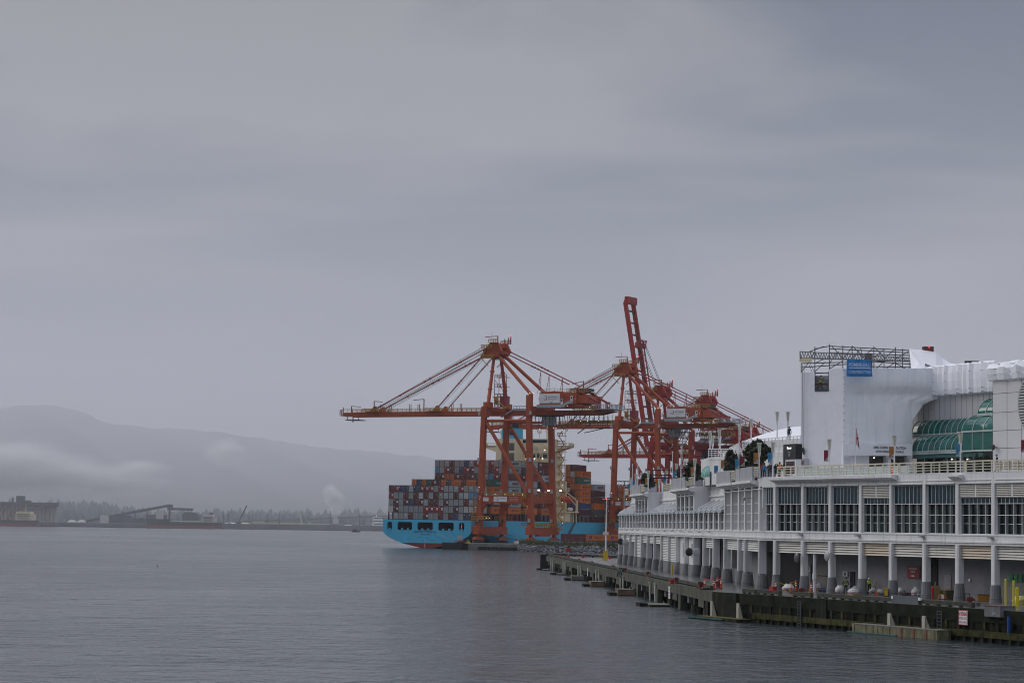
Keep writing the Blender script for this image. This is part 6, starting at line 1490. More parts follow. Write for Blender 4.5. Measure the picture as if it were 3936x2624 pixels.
# ------------------------------------------------------------------ people
skin = mat('skin', (.45,.27,.19), .6, .05)
def person(label, loc, rz, top, legs, hat=None, hatc=None, vest=None, arms='down', stride=.12, lean=0.0, scale=1.0, hair=(.03,.02,.015), group=None):
    t = thing('person', label, 'person', loc, rz, group); t.scale = (scale,)*3
    V, E, Rd = [], [], []
    def v(p, r, par=None):
        V.append(Vector(p)); Rd.append(r)
        if par is not None: E.append((par, len(V)-1))
        return len(V)-1
    f = lambda z: -lean*(z-.95)
    pel = v((0,0,.96), .155); wa = v((0,f(1.12),1.12), .135, pel); ch = v((0,f(1.33),1.33), .16, wa); nk = v((0,f(1.5)-.01,1.50), .06, ch); hd = v((0,f(1.6)-.03,1.60), .085, nk); ht = v((0,f(1.72)-.03,1.71), .075, hd)
    v((0,f(1.6)-.135,1.60), .02, hd)
    for s in (-1, 1):
        hp = v((s*.10,0,.90), .10, pel); kn = v((s*.12,-stride*s*.5-.02,.50), .07, hp); an = v((s*.13,-stride*s+.03,.09), .05, kn); v((s*.15,-stride*s-.13,.045), .042, an)
        sh = v((s*.19,f(1.42),1.43), .075, ch)
        A = {'down': ((s*.26,.02,1.15), (s*.25,-.10,.92)), 'hips': ((s*.36,.02,1.17), (s*.20,-.14,1.02)), 'push': ((s*.24,-.12,1.20), (s*.17,-.38,1.22)), 'tool': ((s*.27,-.06,1.16), (s*.22,-.26,1.0) if s < 0 else (s*.28,-.16,.92)), 'reach': ((s*.26,-.16,1.28), (s*.30,-.40,1.38))}[arms]
        off = Vector((0,f(1.2),0)); el = v(Vector(A[0])+off, .052, sh); wr = v(Vector(A[1])+off, .036, el)
        d = (V[wr]-V[el]).normalized(); pm = v(V[wr]+d*.08, .038, wr); side = Vector((d.y, -d.x, 0)); side = side.normalized() if side.length > .1 else Vector((1,0,0))
        for k in range(4): v(V[pm]+d*(.06+.012*(1.5-abs(k-1.5)))+side*(.022*(k-1.5))+Vector((0,-.01,-.01)), .0095, pm)
        v(V[wr]+d*.05-side*.05, .011, wr)
    me = bpy.data.meshes.new('tmp'); me.from_pydata([tuple(p) for p in V], E, []); o = bpy.data.objects.new('body', me); C.objects.link(o)
    sk = o.modifiers.new('s', 'SKIN'); sk.use_smooth_shade = True
    for i, sv in enumerate(me.skin_vertices[0].data): sv.radius = (Rd[i], Rd[i]*(.78 if i in (pel, wa, ch) else 1)); sv.use_root = (i == 0)
    o.modifiers.new('u', 'SUBSURF').levels = 1
    dg = bpy.context.evaluated_depsgraph_get(); m2 = bpy.data.meshes.new_from_object(o.evaluated_get(dg)); bpy.data.objects.remove(o)
    m2.name = 'body'; m2.materials.clear(); boots = blk
    for mm in (skin, top, legs, boots): m2.materials.append(mm)
    wr_pts = [V[e[1]] for e in E if abs(Rd[e[1]]-.036) < 1e-6]
    for p in m2.polygons:
        c = p.center; p.use_smooth = True
        if c.z < .13: i = 3
        elif c.z < .97 and abs(c.x) < .235 and not any((c-w).length < .14 for w in wr_pts): i = 2
        elif c.z > 1.515 and abs(c.x) < .14: i = 0
        elif any((c-w).length < .13 and (c-w).length > .03 and (c-w).dot(w-Vector((0,0,1.3))) > 0 for w in wr_pts): i = 0
        else: i = 1
        p.material_index = i
    b = bpy.data.objects.new('body', m2); C.objects.link(b); b.parent = t
    y0 = f(1.66)-.03
    if hat:
        mb = MB(); mb.lathe(0, y0, [(.135,1.66),(.13,1.70),(.115,1.77),(.07,1.82),(.01,1.835)] if hat == 'helmet' else [(.12,1.66),(.12,1.72),(.09,1.79),(.01,1.81)], 10)
        mb.box(-.09,.09,y0-.2,y0-.08,1.665,1.685); mb.build(hat, hatc, t, smooth=True)
    else: mb = MB(); mb.lathe(0, y0+.02, [(.10,1.56),(.112,1.66),(.10,1.75),(.02,1.795)], 10); mb.build('hair', mat('hair_dark', hair, .7, .1), t, smooth=True)
    if vest:
        mb = MB(); zz = [(.96,.175,.14),(1.12,.165,.13),(1.3,.20,.145),(1.42,.20,.13),(1.49,.11,.09)]; n = 12
        pts = [(a*math.cos(2*math.pi*k/n), f(z)+b_*math.sin(2*math.pi*k/n), z) for z, a, b_ in zz for k in range(n)]
        mb.raw(pts, [(j*n+k, j*n+(k+1) % n, (j+1)*n+(k+1) % n, (j+1)*n+k) for j in range(len(zz)-1) for k in range(n)]); vv = mb.build('vest', vest, t, smooth=True)
    return t
hiv = mat('hi_vis_yellow', (.52,.72,.03), .6, .1); navy = mat('cloth_navy', (.02,.025,.04), .8, .15); dkg = mat('cloth_charcoal', (.05,.055,.06), .8, .15); olive = mat('cloth_olive', (.07,.075,.05), .8, .15)
redc = mat('cloth_red', (.25,.03,.03), .8, .1); bluec = mat('cloth_blue', (.03,.20,.42), .8, .1); hatw = mat('helmet_white', (.75,.75,.75), .4, .05); orangec = mat('hi_vis_orange', (.75,.15,.03), .6, .1); hatb = mat('cap_blue', (.08,.20,.45), .7, .1)
silver = mat('reflective_tape', (.65,.66,.62), .4, 0)
p = ground(3251, 2283, DK); w1 = person('worker seen from behind in dark clothes with a yellow crossed safety harness', p, R(165), navy, navy, 'helmet', dkg, None, 'hips', .10)
mb = MB()
for s in (-1, 1): mb.bar((s*.15,.135,1.46), (-s*.12,.135,1.10), .075, .03)
mb.box(-.17,.17,.115,.15,1.03,1.10); mb.build('harness', hiv, w1); mb = MB(); mb.box(-.12,.12,.12,.15,1.06,1.10); mb.build('belt_plate', silver, w1)
p = ground(3342, 2281, DK); w2 = person('worker in a bright yellow jacket and white hard hat holding a long handled tool', p, R(-12), hiv, dkg, 'helmet', hatw, None, 'tool', .14)
mb = MB(); mb.box(-.2,.2,-.15,.14,1.0,1.14); mb.build('jacket_hem', navy, w2)
mb = MB(); mb.bar((.45,-.35,0), (.75,-.1,1.35), .035); mb.build('tool_handle', blk, None); tool = C.objects[-1]; tool.location = p; tag(tool, 'long black tool handle held by the worker in the yellow jacket', 'tool'); tool.name = 'hand_tool'
person('worker leaning on the rail of the high scaffold platform in the wrapped tower', wrk_pos, R(60), navy, olive, 'helmet', redc, hiv, 'reach', .30, .12, .98)
for px, o_, lb, tp, ht_, hc, sc2 in ((2931, -1.0, 'visitor in a red jacket behind the promenade railing', redc, None, None, 1.0), (2938, -.9, 'visitor in a bright blue jacket behind the promenade railing', bluec, None, None, .92), (2957, -1.2, 'visitor with a pale cap standing right of the blue jacket', dkg, 'cap', hatw, .96), (2964, -1.4, 'visitor in dark coat beside the pale cap on the promenade', navy, 'cap', dkg, .98)):
    x, z = F1.hit(px, 1790, o_-2.2) if px < 2900 else (None, None)
    x, z = F2.hit(px, 1790, o_); person(lb, F2((x, o_, PT)), R(-20), tp, navy, ht_, hc, None, 'down', .05, 0, sc2, group='visitors on the promenade')
x, z = F2.hit(2997, 1800, -1.5); person('person in an orange safety vest near the black kiosk', F2((x, -1.5, PT)), R(10), dkg, dkg, None, None, orangec, 'down', .08)
x, z = F2.hit(3832, 1770, -1.2); person('person in a blue cap walking behind the railing below the panel tower', F2((x, -1.2, PT)), R(-90), navy, navy, 'cap', hatb, None, 'down', .2)
p = at(3033, 1690, 322); p.z = at(3033, 1691, 322).z-.0; person('person in dark clothes standing on the upper terrace at the railing', p, R(0), navy, navy, None, None, None, 'down', .05)

# ------------------------------------------------------------------ promenade railings, planters, shrubs
mesh_m = mat('railing_mesh', (.30,.29,.23), .6, .1)
def prom_rail(F, x0, x1, o, name='promenade_railing'):
    mb = MB(lambda p: F(p)-BB); mb.rail((x0, o, PT), (x1, o, PT), 1.12, 1.55, .045, 4)
    n = max(1, round(abs(x1-x0)/1.55))
    r_ = mb.build(name, cream, bld)
    return r_
for a, b in ((-28.8, -3.2), (-41.2, -29.1), (-64, -41.5)): prom_rail(F2, a, b, -.2)
for k in range(7): mb = MB(b2); x = -46.5-k*1.55; mb.box(x-1.35, x, -.26, -.24, PT+.15, PT+.98); mb.build('railing_panel', mat('panel_cream', (.55,.53,.45), .6, .1), bld)
mb = MB(b2)
for k in range(10): x = -5.0-k*2.3; mb.box(x-2.2, x, -2.2, -2.16, PT+.1, PT+.95)
gl = mb.build('glass_screen', mat('screen_pale', (.40,.47,.47), .15, .1, spec=.6), bld)
for q0, q1, o in ((.5, 2.8, .5), (20.0, 24.5, .5), (70, 84, -.2), (63.0, 66.5, .5), (34.5, 62.5, -2.5), (66.9, 72, .5), (90, 131, -2.5), (132, 139, .5), (155, 180, -2.5), (181, 187, -1.2)):
    prom_rail(F1, q0, q1, o)
def planter(label, q0, q1, h=1.35):
    mb = MB(lambda p: F1(p)-F1((q0, 0, PT))); mb.box(q0, q1, .3, .62, PT-.3, PT+h); mb.box(q0, q1, -2.2, -2.0, PT, PT+h); mb.box(q0, q0+.2, -2.0, .3, PT, PT+h); mb.box(q1-.2, q1, -2.0, .3, PT, PT+h)
    o = mb.build('planter', planterm); o.location = F1((q0, 0, PT)); tag(o, label, 'planter')
    mb = MB(lambda p: F1(p)-F1((q0, 0, PT))); mb.box(q0+.2, q1-.2, -2.0, .3, PT+.6, PT+h-.1); mb.build('soil', mat('soil', (.05,.035,.025), .9, .2), o)
planter('long grey concrete planter at the promenade corner nearest the black kiosk', 4.0, 18.5)
planter('grey concrete planter left of the gap with a short cream railing', 23.5, 37.0, 1.3)
planter('grey concrete planter on the middle roof block', 72.5, 91.0)
planter('grey concrete planter on the far roof block', 139, 156)
leafd = [mat('leaf_dark', (.018,.030,.014), .7, .3, 2), mat('leaf_mid', (.035,.052,.022), .7, .3, 2), mat('leaf_light', (.055,.075,.035), .7, .3, 2)]
leafr = [mat('leaf_russet', (.05,.03,.02), .7, .3, 2), mat('leaf_mid', (.035,.052,.022)), mat('leaf_dark', (.018,.030,.014))]
barkm = mat('bark', (.05,.04,.03), .9, .2)
def shrub(label, base, lobes, seed, n=1500, leaf=.22, mats=leafd, cat='shrub', name='shrub', trunk=True):
    "lobes: (dx, dy, z, rx, ry, rz) ellipsoids filled with leaf faces"
    r = random.Random(seed); t = thing(name, label, cat, base); mb = MB(); tot = sum(l[3]*l[4]*l[5] for l in lobes)
    for l in lobes:
        m = int(n*l[3]*l[4]*l[5]/tot); sub = [(r.gauss(0,.58), r.gauss(0,.58), r.gauss(0,.55)) for _ in range(12)]
        for k in range(m):
            c = sub[r.randrange(12)]
            p = Vector((c[0]+r.gauss(0,.19), c[1]+r.gauss(0,.19), c[2]+r.gauss(0,.17)))
            if p.length > 1.2: p *= 1.0/p.length*r.uniform(.75, 1.2)
            q = Vector((l[0]+p.x*l[3], l[1]+p.y*l[4], l[2]+p.z*l[5])); s = leaf*r.uniform(.6, 1.5)
            a = Vector((r.gauss(0,1), r.gauss(0,1), r.gauss(0,1))).normalized()*s; b = Vector((r.gauss(0,1), r.gauss(0,1), r.gauss(0,1))).normalized()*s*.7
            mb.poly([q-a, q+b*.6, q+a, q-b*.6], (0 if r.random() < .5 else 1 if r.random() < .75 else 2))
    mb.build('crown' if cat == 'tree' else 'foliage', mats, t)
    if trunk:
        mb = MB(); z = lobes[0][2]; mb.tube((0,0,-.2), (lobes[0][0]*.6, lobes[0][1]*.6, z), .14, .06, 6)
        for l in lobes[:4]: mb.tube((0,0,.5), (l[0], l[1], l[2]), .07, .03, 5)
        mb.build('trunk' if cat == 'tree' else 'stems', barkm, t)
    return t
def F1px(px, o): return F1.hit(px, 1800, o)[0]
def F1at(px, o, z=PT): return F1((F1px(px, o), o, z))
m_ = lambda px, d: px*d/FPX
def shrub_px(label, px0, px1, yt, yb, o, seed, lob=4, **kw):
    "a shrub or small tree filling the picture rectangle, on the roof o metres out from wing 1"
    pc = (px0+px1)/2; x = F1px(pc, o); b = F1((x, o, PT+.7)); d = b.y; w = m_(px1-px0, d)/2; z1 = at(pc, yt, d).z-b.z; z0 = max(.1, at(pc, yb, d).z-b.z); r = random.Random(seed*3+1)
    L = [(0, 0, (z0+z1)/2, w*.8, 1.6, (z1-z0)/2)]
    for k in range(lob): f = r.uniform(-.75, .75); h = r.uniform(.25, .85); L.append((f*w, r.uniform(-1, 1), z0+(z1-z0)*h, w*r.uniform(.28,.5), 1.2, (z1-z0)*r.uniform(.16,.30)))
    return shrub(label, b, L, seed, **kw)
shrub_px('broad dark evergreen tree at the promenade corner left of the black kiosk', 2862, 2958, 1700, 1806, -2.6, 1, 11, n=5200, cat='tree', name='evergreen_tree', leaf=.30)
shrub_px('dark evergreen tree on the left part of the corner planting', 2784, 2852, 1716, 1820, -2.6, 2, 9, n=4200, cat='tree', name='evergreen_tree', leaf=.28)
shrub_px('low dense shrub overhanging the corner planter', 2842, 2916, 1776, 1806, -.4, 3, 5, n=1400)
shrub_px('low dark shrub spilling over the left corner planter', 2778, 2826, 1780, 1818, -.4, 4, 4, n=1100)
shrub_px('rounded dark evergreen tree on the middle roof block', 2622, 2696, 1779, 1852, -2.4, 5, 9, n=3200, cat='tree', name='evergreen_tree', leaf=.3)
shrub_px('low shrub along the right end of the middle planter', 2634, 2704, 1828, 1850, -.3, 6, 4, n=1000)
shrub_px('russet tinged shrub at the left end of the middle planter', 2588, 2624, 1832, 1857, -.3, 7, 4, n=800, mats=leafr)
shrub_px('small spiky reddish conifer above the middle planter', 2602, 2616, 1803, 1835, -1.6, 8, 2, n=350, mats=leafr)
shrub_px('rounded dark evergreen tree on the far roof block', 2462, 2514, 1820, 1880, -2.4, 9, 7, n=2400, cat='tree', name='evergreen_tree', leaf=.32)
shrub_px('low shrub right of the far evergreen tree', 2478, 2520, 1858, 1876, -.3, 10, 3, n=600)
shrub_px('russet shrub at the left end of the far planter', 2433, 2464, 1864, 1884, -.3, 12, 3, n=600, mats=leafr)
for px0, px1, yt, o, lb, sd in ((2978, 3011, 1778, -3.2, 'clipped green shrub just left of the black kiosk', 13), ):
    x, z = F2.hit((px0+px1)/2, 1800, o); b = F2((x, o, PT)); d = b.y; z1 = at(px0, yt, d).z-PT; shrub(lb, b, [(0,0,z1*.62,m_(px1-px0,d)/2,.8,z1*.4),(.3,0,z1*.75,.3,.4,.3)], sd, n=600, leaf=.15)
for px0, px1, yt, lb, sd in ((3745, 3772, 1748, 'left of two clipped shrubs by the glass hall doors', 14), (3773, 3802, 1747, 'right of two clipped shrubs by the glass hall doors', 15)):
    o = -17; x, z = F2.hit((px0+px1)/2, 1770, o); b = F2((x, o, PT)); d = b.y; z1 = at(px0, yt, d).z-PT; shrub(lb, b, [(0,0,z1*.6,m_(px1-px0,d)/2,.6,z1*.42),(.2,0,z1*.75,.3,.4,.3)], sd, n=500, leaf=.14)

# lamp posts, banners, flags
lampg = mat('lamp_glass', (.50,.48,.36), .3, .1)
def lamp_post(label, loc, h):
    t = thing('lamp_post', label, 'lamp post', loc, 0, 'lamp posts along the roof promenade')
    MB().tube((0,0,0),(0,0,h-1.3),.085,.075,8).build('pole', signw, t); MB().tube((0,0,h-1.75),(0,0,h-1.15),.085,.17,8).build('collar', signw, t)
    hd = MB().lathe(0,0,[(.15,h-1.15),(.24,h-.12),(.24,h)],8).build('lamp_head', lampg, t); mb = MB()
    for k in range(4): a = math.pi/4+k*math.pi/2; mb.bar((.16*math.cos(a),.16*math.sin(a),h-1.15),(.25*math.cos(a),.25*math.sin(a),h),.04)
    mb.box(-.27,.27,-.27,.27,h-.06,h+.02); mb.build('cage', signw, hd)
def fl(F, px, py, o): x, z = F.hit(px, py, o); return F((x, o, PT)), z-PT
LP = [(F2,3188,1688,-.55,'lamp post in front of the left part of the white wrap'), (F2,3438,1672,-.55,'lamp post in front of the wrap doorways'), (F2,3692,1660,-.55,'lamp post in front of the green glass vaults'), (F2,2971,1700,-.55,'lamp post with a blue banner left of the black kiosk'), (F1,2919,1702,.0,'lamp post with an orange banner over the corner shrubs'), (F1,2861,1728,-2.5,'lamp post half hidden between the two corner trees'), (F1,2790,1737,-3,'lamp post beside the orange banner left of the corner trees'), (F1,2762,1755,-3,'lamp post with a blue banner in front of the white terrace wall'), (F1,2671,1763,.4,'lamp post with an orange banner at the middle planter'), (F1,2633,1773,-2.5,'lamp post behind the middle shrubs'), (F1,2601,1781,-3,'short looking lamp post left of the middle block flags'), (F1,2563,1804,-2.7,'lamp post with a blue banner between the roof blocks'), (F1,2534,1841,-2.7,'low lamp post with a dome camera right of the far block'), (F1,2492,1809,.4,'lamp post with an orange banner at the far planter'), (F1,2467,1817,-2.4,'lamp post behind the far evergreen tree'), (F1,2444,1822,-2.8,'farther lamp post left of the far planter'), (F1,2447,1838,-1.0,'short lamp post beside the red banner on the far block'), (F1,2425,1837,-2.7,'leftmost lamp post near the end of the building')]
for F, px, py, o, lb in LP: l, h = fl(F, px, py, o); lamp_post(lb, l, h)
for px, py, d, zb, lb in ((2729,1662,350,1727,'tall lamp post at the left end of the upper terrace'), (2739,1674,352,1727,'second lamp post from the left on the upper terrace'), (2765,1650,346,1727,'third lamp post from the left on the upper terrace'), (2843,1629,342,1700,'lamp post behind the upper terrace flagpole'), (2887,1609,338,1694,'lamp post against the sky above the corner trees'), (2987,1582,330,1686,'lamp post above the white tent roof'), (3028,1582,322,1686,'lamp post just left of the wrapped tower')):
    a, b = at(px, zb, d), at(px, py, d); lamp_post(lb, a, b.z-a.z)
def banner(label, px0, px1, y0, y1, d, m):
    a, b, c, e = at(px0,y0,d), at(px1,y0,d), at(px1,y1,d), at(px0,y1,d); o_ = a.copy(); t = thing('banner', label, 'banner', o_, 0, 'banners on the promenade lamp posts')
    g = [p-o_ for p in (a,b,c,e)]; f = .78; mb = MB()
    L = g[0].lerp(g[3], .97); Rr = g[1].lerp(g[2], .56); th = (0,.03,0)
    mb.extrude([g[3].lerp(g[0],.03), Rr, g[1], g[0]], th); mb.build('picture_panel', m, t)
    mb = MB(); mb.extrude([g[3], g[2], Rr, g[3].lerp(g[0],.03)], th); mb.build('pale_corner', mat('banner_grey', (.48,.48,.49), .6, .1), t)
    k = (g[1]-g[0]).length; mb = MB(); q = g[2].lerp(g[3], .45)+(g[1]-g[2])*.22
    for dx in (-.12, .10): mb.box(q.x+dx*k, q.x+(dx+.1)*k, -.03, -.01, q.z, q.z+.09*k)
    mb.box(q.x-.25*k, q.x+.25*k, -.03, -.01, q.z-.22*k, q.z-.14*k); mb.build('emblem', dkst, t)
    mb = MB(); r = random.Random(int(px0)); 
    for j in range(4): u = r.uniform(.1,.55); w_ = r.uniform(.1,.3); zz = r.uniform(.15,.5); p = g[0].lerp(g[1], u).lerp(g[3].lerp(g[2], u), zz); mb.box(p.x, p.x+w_*k, -.02, -.005, p.z, p.z+.05*k)
    mb.build('picture_detail', mat('banner_detail', (.06,.07,.09), .7, .2), t)
bo, bl, br = mat('banner_orange', (.42,.18,.05), .6, .3, 2), mat('banner_sky', (.06,.24,.42), .6, .35, 2), mat('banner_red', (.24,.02,.05), .6, .2, 2)
for q in (('orange picture banner left of the lamp post over the corner shrubs',2897,2915,1739,1781,293.8,bo), ('blue picture banner on the lamp post left of the kiosk',2952,2969,1738,1779,289.8,bl), ('blue picture banner left of the corner flagpole',2825,2840,1763,1803,299,bl), ('red picture banner right of the corner flagpole',2846,2862,1753,1791,301,br), ('orange picture banner left of the corner trees',2771,2784,1768,1801,322,bo), ('blue picture banner against the white terrace wall',2745,2760,1789,1819,330,bl), ('orange picture banner above the middle planter',2655,2668,1795,1828,356.6,bo), ('red picture banner beside the middle flagpole',2619,2631,1801,1822,367,br), ('blue picture banner left of the middle planter',2587,2598,1810,1837,380,bl), ('blue picture banner between the far and middle planters',2549,2561,1830,1858,392,bl), ('orange picture banner above the far planter',2479,2490,1835,1863,422,bo), ('red picture banner left of the far evergreen tree',2453,2464,1840,1866,432,br), ('blue picture banner left of the far flagpole',2431,2441,1846,1868,445,bl), ('leftmost blue picture banner near the end of the building',2413,2423,1859,1882,455,bl),
          ('red picture banner in front of the left wrap face',3167,3184,1729,1773,277,br), ('orange picture banner in front of the wrap lettering',3418,3436,1716.5,1761.5,265.5,bo), ('blue picture banner in front of the green vaults',3674,3690,1706,1753,253.7,bl), ('red picture banner at the right edge of the picture',3925,3942,1690,1738,243,br)): banner(*q)
flagr, flagw = mat('flag_red', (.42,.02,.03), .7, .1), mat('flag_white', (.65,.63,.62), .7, .05)
def flagpole(label, loc, h, flag=None, f0=.3, fh=2.6):
    t = thing('flagpole', label, 'flagpole', loc); MB().tube((0,0,0),(0,0,h),.07,.05,8).build('pole', signw, t); MB().lathe(0,0,[(.05,h),(.11,h+.08),(.11,h+.16),(.02,h+.24)],8).build('finial', signw, t)
    if flag:
        tf = thing('flag', flag, 'flag', Vector(loc)+Vector((0,0,h-f0)))
        for nm, a, b, m in (('red_band', 0, .30, flagr), ('white_band', .30, .68, flagw), ('red_band', .68, 1.0, flagr)):
            mb = MB(); n = 5; mm = 9
            def P(u, v): # u along the fly, v down
                fold = .10*math.sin(u*9+v*2.0); return (.07+u*.50*(.35+.65*v)*.8+fold*.3, -.05+fold-u*.1, -v*fh*(.72)-u*fh*.30*(1-.2*v))
            for i in range(n):
                for j in range(mm): u0, u1 = a+(b-a)*i/n, a+(b-a)*(i+1)/n; v0, v1 = j/mm, (j+1)/mm; mb.poly([P(u0,v1),P(u1,v1),P(u1,v0),P(u0,v0)])
            o = mb.build(nm, m, tf)
        mb = MB(); c = P(.5, .5); mb.poly([(c[0]+.16*math.sin(k*math.pi/5)*(1 if k % 2 == 0 else .5), c[1]-.12, c[2]+.26*math.cos(k*math.pi/5)*(1 if k % 2 == 0 else .5)) for k in range(10)]); mb.build('leaf_emblem', flagr, tf)
l, h = fl(F2, 3288.5, 1630, -.5); flagpole('white flagpole in front of the wrapped tower', l, h, 'red and white national flag hanging limp before the wrapped tower', .35, 2.5)
x, z = F1.hit(2841, 1640, .75); flagpole('tall white flagpole at the roof corner between the two planters', F1((x,.75,PT-.9)), z-PT+.9, 'red and white national flag hanging limp beside the corner trees', .5, 2.6)
x, z = F1.hit(2618, 1720, .75); flagpole('white flagpole at the left of the middle planter', F1((x,.75,PT-.6)), z-PT+.6, 'red and white national flag drooping above the middle planter', .9, 2.6)
x, z = F1.hit(2452, 1778, .75); flagpole('white flagpole at the left of the far planter', F1((x,.75,PT-.6)), z-PT+.6, 'red and white national flag drooping above the far planter', .5, 2.4)
x, z = F1.hit(2585, 1740, -.5); flagpole('bare white flagpole between the far and middle roof blocks', F1((x,-.5,PT-.6)), z-PT+.6)
x, z = F1.hit(2431, 1786, -.5); flagpole('thin bare flagpole near the far end of the roof', F1((x,-.5,PT-.6)), z-PT+.6)
x, z = F1.hit(2770, 1682, -2.4); flagpole('bare white flagpole left of the corner planting', F1((x,-2.4,PT-.6)), z-PT+.6)
# black kiosk sign
o = -4.0; xa, xb = F2.hit(3058, 1740, o)[0], F2.hit(3010.7, 1740, o)[0]; zt, zm = F2.hit(3030, 1706, o)[1], F2.hit(3030, 1764, o)[1]; t = thing('kiosk_sign', 'black illuminated sign tower on a pale base on the promenade', 'sign', F2((xb, o, PT))); KB = Vector(t.location)
kf = lambda p: F2(p)-KB
mb = MB(kf); mb.box(xa, xb, o-.9, o, zm, zt); mb.box(xb-.32, xb, o-.9, o, PT, zm); mb.build('black_casing', blk, t)
mb = MB(kf); mb.box(xa+.05, xb-.34, o-.8, o-.08, PT, zm); bs = mb.build('base', signw, t); mb = MB(kf); mb.box(xa+.35, xb-.6, o-.08, o-.04, PT+.5, zm-.25); mb.build('poster', mat('poster_dark', (.08,.03,.05), .5, .5, 3), bs)
glow = mat('sign_glow', (1,1,1), .5, 0, emit=(.9,.92,1,1.6)); xc = (xa+xb)/2
text('lettering', 'Flyover', kf((xc, o+.02, zt-.5)), F2.x*-1, (0,0,1), 1.05, .38, glow, t, .03)
for k, s in enumerate(('AWAKEN', 'YOUR', 'WONDER')): text('small_lettering', s, kf((xc, o+.02, zt-.98-.19*k)), F2.x*-1, (0,0,1), .5 if k != 1 else .36, .11, inkw, t)
mb = MB(); p = F2((F2.hit(3428, 1816, -1.5)[0], -1.5, PT)); mb.lathe(0,0,[(.22,0),(.22,.05),(.13,.08),(.05,.95),(.03,1.1)],8); mb.box(-.25,.25,-.25,.25,0,.05); o_ = mb.build('traffic_cone', orangec); o_.location = p; tag(o_, 'orange cone behind the railing near the wrap doorways', 'cone')

# ------------------------------------------------------------------ things on the dock
bolm = mat('bollard_red', (.14,.016,.016), .5, .2)
def bollard(label, px, py, s=1.0):
    p = ground(px, py, DK); t = thing('mooring_bollard', label, 'bollard', p, 0, 'red mooring bollards along the dock edge'); t.scale = (s,)*3
    MB().lathe(0,0,[(.36,0),(.36,.06),(.22,.12),(.2,.45)],10).build('base', bolm, t); MB().extrude([(-.22,-.2,.45),(-.26,-.2,.68),(.1,-.2,.74),(.42,-.2,.52),(.40,-.2,.40),(.15,-.2,.45)],(0,.4,0)).build('horn', bolm, t)
for px, py, s, lb in ((2183,2148,.8,'farthest small red bollard near the dock corner'), (2225,2157,.8,'second red bollard from the dock corner'), (2275,2168,.85,'third red bollard from the dock corner'), (2356,2186,.9,'red bollard just left of the black hose loops'), (2404,2198,.9,'red bollard right of the black hose loops'), (2491,2216,1.0,'red bollard midway along the dock edge'), (2599,2240,1.0,'red bollard beside the red drum'), (2692,2261,1.15,'dark red bollard left of the leftmost orange cone'), (2760,2259,1.1,'dark red bollard among the taped orange cones'), (3080,2289,1.15,'dark red bollard at the edge left of the single cone'), (3727,2328,1.2,'large dark red bollard near the concrete box')): bollard(lb, px, py, s)
def drum(label, px, py, r, h, m, name='drum', cat='drum'):
    p = ground(px, py, DK); mb = MB(); mb.lathe(0,0,[(r,0),(r,h*.32),(r*1.05,h*.34),(r,h*.36),(r,h*.65),(r*1.05,h*.67),(r,h*.69),(r,h)],12); o = mb.build(name, m); o.location = p; tag(o, label, cat, None)
drum('red drum at the far corner of the dock', 2155, 2141, .32, .55, redp); drum('red drum in the middle of the far dock edge', 2241, 2143, .32, .55, redp); drum('red drum right of the yellow lamp base', 2344, 2147, .3, .5, redp); drum('large red drum beside a bollard on the dock edge', 2582, 2242, .27, .55, redp)
p = ground(2971, 2274, DK); t = thing('red_box', 'red equipment box on the dock edge left of the cones', 'box', p, F2.rot); MB().box(-.42,.42,-.25,.25,.05,.55).build('body', redp, t); MB().box(-.45,.45,-.28,.28,.55,.6).build('lid', redp, t)
p = ground(2184, 2139, DK); t = thing('lifebuoy_station', 'square red board with a ring on a post at the far dock edge', 'sign', p); MB().bar((0,0,0),(0,0,1.4),.1).build('post', steel, t); MB().box(-.45,.45,-.05,.05,1.1,1.95).build('board', redp, t)
mb = MB(); n = 14
for k in range(n): a0, a1 = 2*math.pi*k/n+.3, 2*math.pi*(k+1)/n; mb.bar((.27*math.cos(a0),-.08,1.52+.27*math.sin(a0)),(.27*math.cos(a1),-.08,1.52+.27*math.sin(a1)),.07,.05)
mb.build('ring', mat('ring_pink', (.55,.10,.10), .5, .1), t); MB().lathe(0,0,[(.25,0),(.25,.35),(.1,.4)],10).build('base', redp, t)
# lamp pole with yellow block base
p = ground(2327.5, 2151, DK); d = p.y; t = thing('dock_light_mast', 'white mast with a cross arm and warning sign on a yellow block base', 'mast', p); kz = d/FPX
zt = at(2330, 1918, d).z-DK; MB().box(-.47,.47,-.4,.4,0,35*kz).build('base_block', ypaint, t); MB().tube((0,0,35*kz),(.1,0,zt),.16,.11,8).build('pole', signw, t)
MB().box(-.75,.75,-.12,.12,zt-.06,zt+.06).build('cross_arm', signw, t); MB().lathe(0,0,[(.08,zt+.06),(.1,zt+.25),(.04,zt+.32)],6).build('beacon', redbulb, t)
z0, z1 = at(2329, 2054.5, d).z-DK, at(2329, 2043.5, d).z-DK; sg = MB().box(-.62,.62,-.24,-.18,z0,z1).build('sign_board', signw, t); text('lettering', 'RESTRICTED AREA', (-.1,-.25,z1-.18), (1,0,0), (0,0,1), .8, .14, inkr, sg); text('lettering', 'KEEP CLEAR', (-.1,-.25,z0+.18), (1,0,0), (0,0,1), .7, .12, inkr, sg); MB().box(.42,.52,-.26,-.24,z0+.1,z1-.1).build('lamp_symbol', inkr, sg)
mb = MB(); zc = at(2330,1946,d).z-DK; mb.bar((0,0,zc),(.35,-.2,zc+.1),.08); mb.lathe(.4,-.2,[(.06,zc-.1),(.14,zc),(.1,zc+.12)],8); mb.build('camera', steel, t)
mb = MB()
for dx in (-1.35,-.75): mb.bar((dx,0,0),(dx,0,1.1),.08); mb.bar((dx,0,1.1),(dx+.5,0,1.35),.07)
